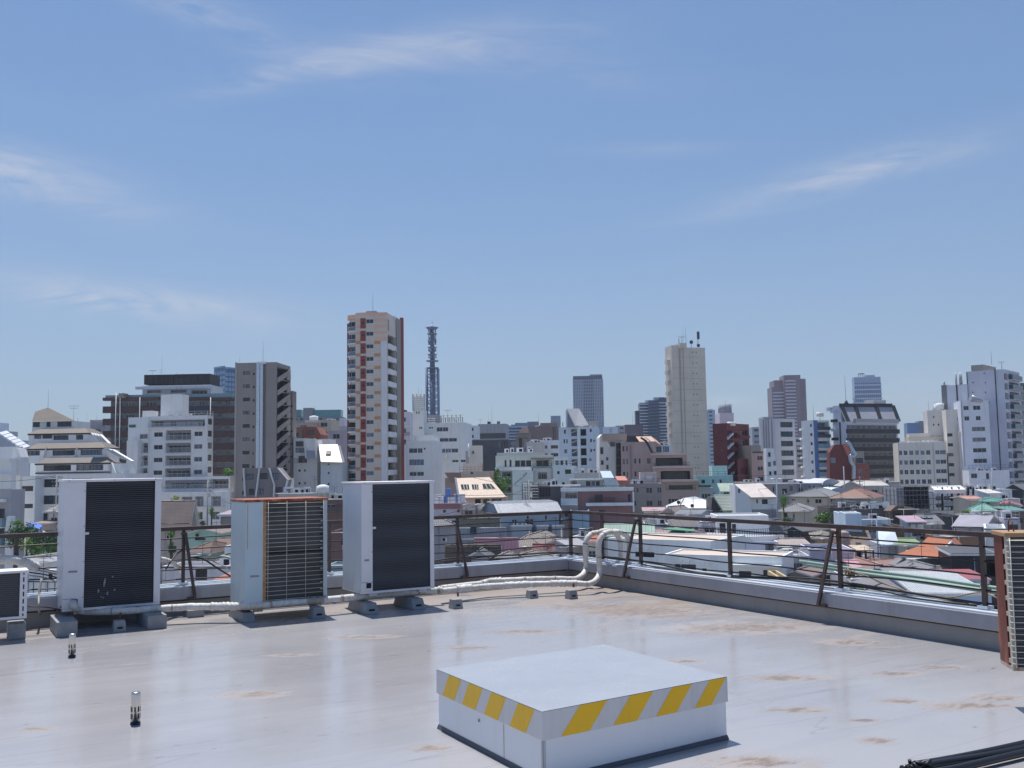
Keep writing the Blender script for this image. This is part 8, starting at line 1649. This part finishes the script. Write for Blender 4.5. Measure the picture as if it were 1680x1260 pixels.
b = house('wide brown shingle roof with a skylight, above the black pergola', HBE, RF('#74604f', 'slate'), 1650, 780, 6, 1395, 1670, 0, None, he=6.4, Y=146); gable(b, 'L', -530, RF('#74604f', 'slate'), .3); skylight(b, 'L', 5.0, .4, .25); sw_ = Blk(b.root, wall('#b08e84'), 1400, 146.5, 6, 1330, 1404, 560, wr=8, rim=.1)
t = thing('pergola', 'small black-framed pergola with a tan roof above the pink roofs', 'pergola', at_y(ax(1530), ay(800), 128))
A_ = at_y(ax(1450), ay(820), 128); Bq = at_y(ax(1615), ay(735), 128); m = MB(); m.box(Vector((A_.x, 127, Bq.z)), Vector((Bq.x - A_.x, 0, 0)), Vector((0, 3, .4)), Z * .12, wall('#a8957f')); m.build('roof', t)
for u in (0, .5, 1):
    for d in (0, 2.6): m = MB(); m.box(Vector((A_.x + (Bq.x - A_.x - .15) * u, 127 + d, A_.z - 2)), Vector((.15, 0, 0)), Vector((0, .15, 0)), Z * (Bq.z - A_.z + 2), TRIMDK); m.build('post', t)
b = flat('low grey building under the black pergola', HGR, 1640, 820, 6, 1440, 1650, he=4.8, Y=127, n=2)
# two white flat-roofed buildings nearest the parapet
r = bld('house', 'white flat-roofed house with a strip window, behind the white pipe bends', 540, 118, 'house'); V('s4'); WF = wall('#b9bcd0')
b = Blk(r, WF, 222, 122, 124, 0, 1232, 615, rim=.15, roof=ROOFTAN, wl=11)
r2 = bld('house', 'white flat-roofed house with a tan roof deck and small square windows, right of its twin', 900, 108, 'house'); b2 = Blk(r2, WF, 780, 108, 115, 0, 1940, 772, rim=.15, roof=ROOFTAN, wl=7)
b.win('R', [(492, 680)], 750, 800, panes=5, fr=FR_DK); b2.win('R', [(882, 940), (945, 1090)], 872, 935, panes=2, fr=FR_DK); b2.win('R', [(1150, 1195)], 915, 960, panes=2, fr=FR_DK)
for x, y in ((940, 843), (1015, 850), (1212, 878), (1160, 866)): u, z = b2.f['R'].hit(ax(x), ay(y)); m = MB(); m.tube([b2.f['R'].at(u, z, 0), b2.f['R'].at(u, z, .3)], [.16, .2], WHITE, 10); m.build('vent_hood', r2)
for x, y in ((610, 722), (520, 708)): u, z = b.f['R'].hit(ax(x), ay(y)); m = MB(); m.tube([b.f['R'].at(u, z, 0), b.f['R'].at(u, z, .3)], [.16, .2], WHITE, 10); m.build('vent_hood', r)
V('s5'); b2.win('R', [(312, 435)], 940, 1010, panes=2, fr=FR_DK, rec=.2); b2.win('R', [(552, 668)], 930, 1000, panes=3, fr=FR_DK, rec=.2); b2.band('R', 250, 740, 868, 890, WF, out=.8, name='canopy')
V('s4')
b = house('house with a pale green ribbed roof seen under the far pipe bend', wall('#a3a5a8'), R_GN, 660, 600, 8, 180, 670, 0, None, he=6, Y=136); gable(b, 'L', -478, R_GN, .4); ribbed(b, 'L', 3.4, 24, R_GN)
b = house('brownish-pink ridged roof with a bright green ridge cover', HBE, RF('#8d7672', 'seam'), 985, 620, 5, 680, 990, 0, None, he=6.2, Y=140); gable(b, 'L', -525, RF('#8d7672', 'seam'), .3); m = MB(); q = [at_y(ax(x), ay(y), yy) for x, y, yy in ((760, 525, 141.5), (1085, 550, 141.5), (1075, 530, 144), (850, 512, 144))]; m.prism(q, (0, 0, -.12), plain('#4f8a68', .5, name='green_sheet')); m.build('green_sheet', b.root)
b = house('dark brown low-eaved house beside the green-ridged roof', HBR, RF('#55443f', 'seam'), 1180, 600, 8, 985, 1190, -550, 'hip', he=6, Y=139)
b = house('dark framed sloping roof with white borders behind the green-ridged roof', HDK, RF('#55504f', 'slate'), 1180, 505, 5, 835, 1190, 0, None, he=6.2, Y=160); gable(b, 'L', -425, RF('#55504f', 'slate'), .2); bar3(b.root, [(830, 435), (870, 520)], .2, .3, WHITE, 'roof_border', 158.5); bar3(b.root, [(1140, 425), (1180, 505)], .2, .3, WHITE, 'roof_border', 158.5); bar3(b.root, [(935, 455), (975, 520)], .2, .3, WHITE, 'roof_border', 158.5); bar3(b.root, [(830, 435), (1140, 425)], .25, .2, WHITE, 'roof_border', 158.6)
b = flat('grey low wall building behind the pale green ribbed roof', wall('#9a9aa0'), 820, 480, 5, 590, 830, he=6, Y=158, n=1); b = flat('small white block with red-brown corner left of the white rounded house', wall('#a4a4b2'), 1300, 455, 5, 1140, 1310, he=6.4, Y=155, n=1)
# ---- right third
V('s6')
b = house('wide house with a big brown hipped roof with a pale ridge', wall('#a39a92'), RF('#7b5346', 'slate'), 170, 218, 30, -210, 540, -125, 'hip', he=7, Y=192); b.balc('L', -100, 150, 265, 305, 1, 0, 1, 'bars', FR_DK)
b = flat('cluttered grey flat roof with dishes below the brown hipped roof', wall('#6f6c70'), 330, 325, 5, 20, 340, he=6.6, Y=172, n=9, seed=11, rail=True)
for x, y in ((180, 290), (312, 288)): p = at_y(ax(x), ay(y), 170); m = MB(); m.tube([p, p - Vector((0, .3, 0))], [.5, .65], WHITE, 12); m.tube([p, p - Z * 1.5], .06, POLE, 5); m.build('dish_antenna', b.root)
b = flat('brown flat-fronted house with a dark doorway and angled parapet, centre right', wall('#58443d'), 620, 325, 10, 365, 640, he=6.8, Y=166, n=0, auto=False); b.hole('L', 415, 470, 375, 430, rec=1.2, back=LOUV); b.hole('L', 530, 560, 380, 460, rec=.6, panes=1); m = MB(); m.prism([at_y(ax(x), ay(y), 164) for x, y in ((362, 352), (420, 300), (436, 300), (440, 350))], (0, 3, 0), wall('#6b554c')); m.build('angled_parapet', b.root)
b = flat('pale blue-white house with a dark stepped roof edge, above the top rail', wall('#aab4c4'), 365, 425, 6, -10, 372, he=6, Y=152, n=3, seed=21, roof=R_DG); bb2 = Blk(b.root, wall('#9db0c8'), 80, 150, 10, -80, 100, 372, wr=6, rim=.1)
b = flat('brown building below the rail with a doorway, right of the wide shingle roof', wall('#5b4a45'), 500, 500, 8, 385, 640, he=6, Y=146, n=0)
b = house('pale blue metal mansard house right of the wide shingle roof', wall('#a3a5ad'), RF('#b3bfce', 'seam'), 440, 672, 8, 255, 470, 0, None, he=6, Y=138); m = MB(); q = [at_y(ax(x), ay(y), yy) for x, y, yy in ((262, 684, 137), (450, 678, 137), (400, 520, 140.5), (232, 545, 140.5))]; m.prism(q, (0, .05, -.25), RF('#b3bfce', 'seam')); m.build('roof', b.root); gable(b, 'L', 1.2, RF('#b3bfce', 'seam'), .3) if False else None; b.auto('L', 2.8, 2.2, 1.2, 1.2, seed=3)
b = house('olive-green roofed house left of the orange tiled roof', wall('#9d9a94'), RF('#7c8f5f', 'seam'), 650, 685, 8, 440, 660, -620, 'gable', he=5.8, Y=136, along='L'); b = flat('mint-white long wall with slit windows behind the orange tiled roof', wall('#a9b9b5'), 850, 545, 5, 630, 860, he=6.4, Y=152, n=0, auto=False); b.win('L', [(705, 718), (766, 780)], 558, 602, panes=1, fr=FR_DK)
b = flat('grey-topped ochre wall behind the orange tiled roof', wall('#8d6a4f'), 1270, 590, 5, 800, 1280, he=6, Y=146, n=0, auto=False); b = flat('long pale grey roof strip behind the ochre wall', wall('#a9a7a8'), 1275, 550, 5, 840, 1285, he=6.2, Y=156, n=0, auto=False)
r = bld('house', 'bright orange tiled hip-and-gable roof house, the most vivid roof on the right', 760, 122, 'house'); b = Blk(r, HCR, 940, 116, 25, 480, 1190, 806, rim=0)

def slabq(root, pts, mat, name='roof'):
    P_ = [at_y(ax(x), ay(y), yy) for x, y, yy in pts]; ua = (P_[1] - P_[0]).normalized(); n_ = ua.cross(P_[-1] - P_[0]).normalized(); n_ = n_ if n_.z > 0 else -n_; vd = n_.cross(ua)
    m = MB(); ring = P_ if (P_[1] - P_[0]).cross(P_[2] - P_[0]).z > 0 else P_[::-1]; m.poly(ring, mat, [((p - P_[0]).dot(ua), (p - P_[0]).dot(vd)) for p in ring]); m.prism([p - n_ * .02 for p in P_], n_ * -.2, FR_WH); return m.build(name, root)
slabq(r, [(400, 786, 113.5), (962, 806, 113.5), (885, 735, 117.5), (618, 705, 117.5)], R_OR); slabq(r, [(962, 806, 113.5), (1130, 735, 118.5), (1040, 728, 119), (885, 735, 117.5)], R_OR); slabq(r, [(622, 707, 117.5), (872, 735, 117.5), (962, 632, 121.5), (735, 606, 121.5)], R_OR)
slabq(r, [(962, 632, 121.5), (1056, 722, 117.5), (1130, 735, 120), (1000, 610, 124)], R_OR)
m = MB(); m.prism([at_y(ax(x), ay(y), 117.6) for x, y in ((872, 737), (965, 655), (1056, 722))], (0, .3, 0), roofm('#6d6b70', 'seam')); m.build('gable_panel', r); bar3(r, [(870, 738), (965, 650)], .25, .3, WHITE, 'verge', 117.4); bar3(r, [(965, 650), (1060, 722)], .25, .3, WHITE, 'verge', 117.4)
r = bld('house', 'black metal-clad box house with a grey ribbed roof beside the last right post', 1100, 106, 'house'); b = Blk(r, wall('#2b2d36', .5), 1400, 108, 8, 965, 1420, 788, wr=5, rim=0); gable(b, 'L', -738, RF('#74767b', 'seam'), .3, kind='shed'); ribbed(b, 'L', 1.0, 24, RF('#74767b', 'seam'), .3, 'shed')
for x in (1185, 1245): b.pipe('L', x, FR_AL)
for i in range(24): b.band('L', 972 + i * 17, 974 + i * 17, 792, 1010, wall('#1d1f26', .5), out=.05, name='cladding_rib') if i < 13 else None
b.hole('L', 1280, 1390, 830, 1000, rec=1.5, back=LOUV)
b = house('pinkish-red metal roof left of two small gables, lower right', HCR, R_PK, 270, 915, 6, 10, 280, 0, None, he=5.2, Y=118); gable(b, 'L', -850, R_PK, .3)
b = house('small cream gable end with brown roof, right of the pinkish-red roof', HCR, RF('#8a6254', 'seam'), 340, 925, 3, 205, 350, -872, 'gable', he=5, Y=115, wins=False); b = house('brown metal roof right behind the small cream gable', HBE, RF('#8a6254', 'seam'), 470, 900, 6, 290, 480, -860, 'gable', he=5.4, Y=121, along='L', wins=False)
b = house('grey-green large gabled roof with a white verge below the orange roof', wall('#98969a'), RF('#7f807c', 'slate'), 965, 900, 10, 600, 975, 0, None, he=5.2, Y=113); gable(b, 'L', -802, RF('#7f807c', 'slate'), .3); bar3(b.root, [(520, 820), (680, 930)], .18, .3, WHITE, 'verge', 110.5); bar3(b.root, [(520, 820), (960, 795)], .18, .3, WHITE, 'verge', 112)
b = house('pale gabled house with a dark window in its front, left of the black box house', wall('#a59c99'), RF('#6b6a6e', 'slate'), 890, 945, 2, 685, 900, -850, 'gable', he=4.6, Y=106, wins=False); b.win('L', [(735, 832)], 950, 990, panes=3, fr=FR_DK)
b = house('large plain grey roof in front of the small gables, behind the green conduits', HGR, RF('#75757b', 'slate'), 760, 1000, 8, 390, 770, 0, None, he=4.8, Y=104); gable(b, 'L', -903, RF('#75757b', 'slate'), .3)
b = house('grey gable-roofed house with a clerestory window behind the conduits', wall('#8e8c92'), RF('#817f83', 'slate'), 390, 1060, 8, 160, 400, 0, None, he=4.6, Y=100); gable(b, 'L', -985, RF('#817f83', 'slate'), .3); b.win('L', [(225, 385)], 1030, 1060, panes=4, fr=FR_DK) if False else None; skylight(b, 'L', 2.6, .5, .3, 1.6, .5)
b = house('low dark-roofed house close to the coping, under the black cables', HGR, RF('#6c6a6e', 'slate'), 480, 1140, 10, 140, 500, -1085, 'hip', he=3.6, Y=90, wins=False)
b = house('blue-white low building with a deep red shed roof, beside the last post', wall('#a4b2c4'), RF('#97474a', 'seam'), 1290, 1030, 6, 900, 1300, -995, 'shed', along='L', he=4.4, Y=99, wr=5, wins=False)
r = bld('house', 'building with a pale blue ribbed metal roof hugging the coping, lower right', 1000, 90, 'house'); b = Blk(r, wall('#8fa5c0'), 1360, 84, 12, 620, 1420, 1190, wr=14, rim=0); SMR = plain('#aeb2b8', .45, .2, name='ribbed_roof_sheet'); gable(b, 'L', -1082, SMR, .2, kind='shed'); ribbed(b, 'L', 1.2, 30, plain('#d5d7da', .4, name='seam_metal'), .2, 'shed')
V('s5')
b = house('brown-red gabled roof left of the leaning brace near the coping', HBE, RF('#7d6660', 'slate'), 1000, 985, 35, 755, 1180, -905, 'gable', he=4.8, Y=104, along='R'); b = house('tiny orange-red roof wedge right of the two white flat houses', HCR, RF('#a9553f'), 810, 965, 5, 745, 830, -925, 'shed', he=5, Y=110, along='L', wr=4, wins=False); b = flat('dark navy box house behind the leaning brace', wall('#343c48'), 1420, 960, 5, 1180, 1430, he=4.6, Y=106, n=1); b = flat('low white-and-ochre shed at the coping left of the leaning brace', wall('#ab9468'), 860, 1035, 5, 755, 865, he=3, Y=93, n=0, auto=False)
b = flat('pale grey house low behind the thin grey conduit tip', wall('#a0a0a8'), 1010, 790, 8, 740, 1170, he=5.4, Y=124, n=2, roof=ROOFTOP, seed=6)
b = flat('small white house behind the base of the right post, among conduits', wall('#a8a8b0'), 1560, 1020, 5, 1420, 1570, he=4, Y=97, n=0, seed=9); tree('bright green shrub just above the coping between the two right posts', 1520, 1105, 1160, 84, 90, 1, 17, name='bush')
V('s6'); tree('yellow-green shrub poking up beside the conduits, lower right', 505, 1060, 1100, 92, 60, 3, 18, name='bush'); tree('green shrub wedge beside the black box house', 1265, 980, 1020, 100, 60, 1, 19, name='bush')
# scaffold building
r = bld('building_site', 'building site wrapped in dark netting and scaffold, right of the brown hipped roof', 640, 210, 'building site'); V('s6'); b = Blk(r, wall('#8f929b'), 740, 212, 4, 420, 750, 120, wr=9); w_ = Blk(r, wall('#b5bcc6'), 1120, 212, 4, 745, 1140, 150, wr=9); w_.win('L', [(810, 870), (890, 960), (1010, 1075)], 205, 245, 2, 70, panes=2)
NET = plain('#20242e', .9, name='dark_net')
for i in range(6): 
    a = at_y(ax(505 + i * 40), ay(325), 207.5); c = at_y(ax(542 + i * 40), ay(112), 207.5); m = MB(); m.box(a + Vector((0, (i % 2) * .15, 0)), Vector((c.x - a.x, 0, 0)), Vector((0, .08, 0)), Z * (c.z - a.z), NET); m.build('net_panel', r)
lattice(r, 300, 745, 108, 330, 207, 12, 5, r_=.05); lattice(r, 745, 1180, 108, 345, 207, 9, 4, r_=.06)
for x in (872, 965, 1035, 1130, 1178): bar3(r, [(x, 115), (x, 345)], .28, .28, NET, 'folded_net', 206.6)
m = MB(); a = at_y(ax(800), ay(180), 206); c = at_y(ax(1105), ay(150), 206); m.box(a, Vector((c.x - a.x, 0, 0)), Vector((0, 2, .8)), Z * .8, WHITE); m.build('white_sheet_roof', r)
m = MB(); a = at_y(ax(900), ay(300), 205.8); c = at_y(ax(1110), ay(250), 205.8); m.box(a, Vector((c.x - a.x, 0, 0)), Vector((0, .3, 0)), Z * (c.z - a.z), plain('#b9c2cc', .5, name='sheeting')); m.build('sheeting', r)
b = flat('long white wall building behind the scaffold, under the cream office', wall('#b4b7c2'), 1560, 135, 4, 1120, 1570, he=8.4, Y=222, n=8, seed=13); b = house('white house with a pale shed roof and small balcony at far right', HWH, RF('#c9c4be', 'seam'), 1440, 180, 4, 1335, 1580, -135, 'shed', he=7, Y=208, along='L', wr=6); b = house('salmon roofed house beside the scaffold, left of the teal roof', HCR, RF('#b57a68', 'slate'), 1260, 235, 5, 1140, 1275, -215, 'gable', he=6.8, Y=196, along='L')
b = flat('small house with a brown awning over its balcony at far right', wall('#aca6a6'), 1640, 225, 4, 1460, 1660, he=7, Y=198, n=2, seed=15); b = house('dark slate sloping roof at the right edge above the small awning house', HDK, RF('#5f5e66', 'slate'), 1680, 140, 60, 1490, 1800, -75, 'gable', he=8, Y=224, wins=False)
r = bld('house', 'cream house with a bright teal green hipped roof and dormer', 1330, 176, 'house'); b = Blk(r, HCR, 1400, 176, 28, 1150, 1560, 338, rim=0); gable(b, 'R', -262, R_TEAL, .8, kind='hip'); d_ = Blk(r, HCR, 1425, 178, 28, 1262, 1530, 255, rim=0, yb=315, name='upper_storey'); d_.win('L', [(1288, 1340)], 262, 290, panes=2, fr=FR_DK); gable(d_, 'R', -224, R_TEAL, .6, kind='hip'); b.win('L', [(1215, 1240), (1265, 1295), (1320, 1375)], 360, 395, panes=2, fr=FR_DK)
b = house('cream house with a red roof right of the teal one', HCR, RF('#a0524a', 'seam'), 1640, 300, 25, 1440, 1800, -255, 'gable', he=6.6, Y=182, along='R'); b = house('low teal-edged roof at the right edge below the red roof', HBR, R_TEAL, 1680, 350, 5, 1560, 1800, -335, 'shed', he=5.8, Y=165, along='L', wr=6); b = flat('pale mauve flat house at the right edge, in front of the teal-edged roof', wall('#a5a3b2'), 1640, 420, 10, 1490, 1800, he=6, Y=150, n=5, seed=17, rail=True)
b = house('slate roof house with two skylights below the scaffold', wall('#9a9894'), RF('#66656b', 'slate'), 870, 470, 8, 690, 905, 0, None, he=6.4, Y=156); gable(b, 'L', -385, RF('#66656b', 'slate'), .3); skylight(b, 'L', 3.6, .3, .4); skylight(b, 'L', 3.6, .6, .4)
b = house('pale pink roofed annex left of the two-skylight roof', HWH, RF('#a98a98', 'seam'), 690, 465, 8, 552, 700, -395, 'shed', he=6.2, Y=152, along='L', wr=6); b = flat('dark slate mansard block between the two-skylight roof and the white-purple roof', wall('#43474e'), 1060, 395, 5, 880, 1070, he=7, Y=160, n=0, auto=False)
b = house('house with a half pale, half purple slate roof, above the right rail', wall('#8f8d98'), RF('#8a8796', 'slate'), 1280, 505, 40, 1010, 1430, -385, 'gable', he=6, Y=146, along='L', wins=False)
b = flat('grey house with a railed roof terrace right of the half-and-half slate roof', wall('#9998a2'), 1430, 410, 6, 1270, 1440, he=6.6, Y=158, n=6, seed=19, rail=True)
b = flat('white flat roof edge right behind the rusty right-hand unit', wall('#c2c2ca'), 1500, 520, 25, 1290, 1800, he=6, Y=120, n=0, auto=False, roof=plain('#c8c9cd', .5, name='white_roof_deck'))
for i, (x, y, Y, lb) in enumerate(((228, 430, 134, 'bluish utility pole in front of the pale blue mansard house'), (1360, -40, 212, 'thin pale pole beside the scaffold at the far right'), (60, 5, 222, 'dark utility pole in front of the white gabled roofs'))): upole(lb, x, y, Y, hexc=('#7d8ba0', '#8494a5', '#5a5c60')[i], arms=i == 2, r=.13)
V('N'); upole('pale tall pole left of the white gabled roofs', 1384, 765, 224, arms=False, r=.14, hexc='#8b99ac'); tree('round green tree left of the teal roofed house', 1586, 837, 850, 168, 26, 1, 20); tree('small green treetop peeking over the rail right of the two-skylight roof', 1365, 846, 862, 160, 18, 1, 21) if False else None
tree('green shrub poking out low before the white ten-storey block at the railing', 352, 905, 920, 128, 14, 1, 22, name='bush') if False else None
# overhead wires
WIR = plain('#26262a', .6, name='power_line')
def wire(x0, y0, Y0, x1, y1, Y1, lb, r_=.035):
    a, c = at_y(x0, y0, Y0), at_y(x1, y1, Y1); P_ = [a.lerp(c, t / 10) - Z * (math.sin(math.pi * t / 10) * (c - a).length * .018) for t in range(11)]; m = MB(); m.tube(P_, r_, WIR, 4); tag(m.build('power_line'), lb, 'wire', 'overhead wires')
for i, (a, l) in enumerate((((745, 775, 180, 868, 800, 172), 'wire running from the tree to the pole at the dark shed'), ((868, 792, 172, 1060, 800, 200), 'wire running right from the pole at the dark shed'), ((868, 800, 172, 700, 850, 150), 'wire dropping left from the pole at the dark shed'), ((340, 790, 178, 205, 800, 200), 'upper wire left of the pole at the white ten-storey block'), ((340, 800, 178, 390, 830, 150), 'wire dropping right from the pole at the white ten-storey block'), ((93, 780, 160, 0, 790, 165), 'wire running left from the pole at the stepped office'), ((1273, 800, 180, 1190, 790, 230), 'wire running left from the street lamp'), ((1410, 785, 222, 1560, 800, 215), 'wire over the white gabled roofs'), ((1160, 855, 150, 1273, 845, 180), 'wire crossing above the white rounded house'), ((1438, 858, 134, 1600, 872, 120), 'wire crossing above the orange roof'), ((1300, 905, 120, 1438, 870, 134), 'wire rising to the bluish pole'), ((921, 870, 130, 1060, 862, 145), 'wire right of the corner post'), ((700, 812, 160, 1000, 795, 190), 'long thin wire above the barrel-roofed hall'), ((1203, 780, 236, 1320, 772, 260), 'wire over the long low grey building'), ((385, 752, 240, 350, 768, 255), 'slack wire before the dark brown apartment block'))): wire(*a, l)
# ================================================================ air
hz_ = MB(); hz_.box((-2400, -60, -2), (4800, 0, 0), (0, 1560, 0), (0, 0, 190), plain('#ffffff', .5, name='unused'))
ho = hz_.build('haze', origin=(0, 700, -2)); ho['kind'] = 'stuff'
hm = bpy.data.materials.new('haze'); hm.use_nodes = True; ht = hm.node_tree; ht.nodes.clear(); hout = ht.nodes.new('ShaderNodeOutputMaterial'); hv = ht.nodes.new('ShaderNodeVolumePrincipled')
hv.inputs['Color'].default_value = (0.72, 0.80, 0.95, 1); hv.inputs['Density'].default_value = 0.00013; hv.inputs['Anisotropy'].default_value = 0.2
ht.links.new(hv.outputs[0], hout.inputs['Volume']); ho.data.materials.clear(); ho.data.materials.append(hm)
# ================================================================ finish
for b_ in BLKS: b_.finish()
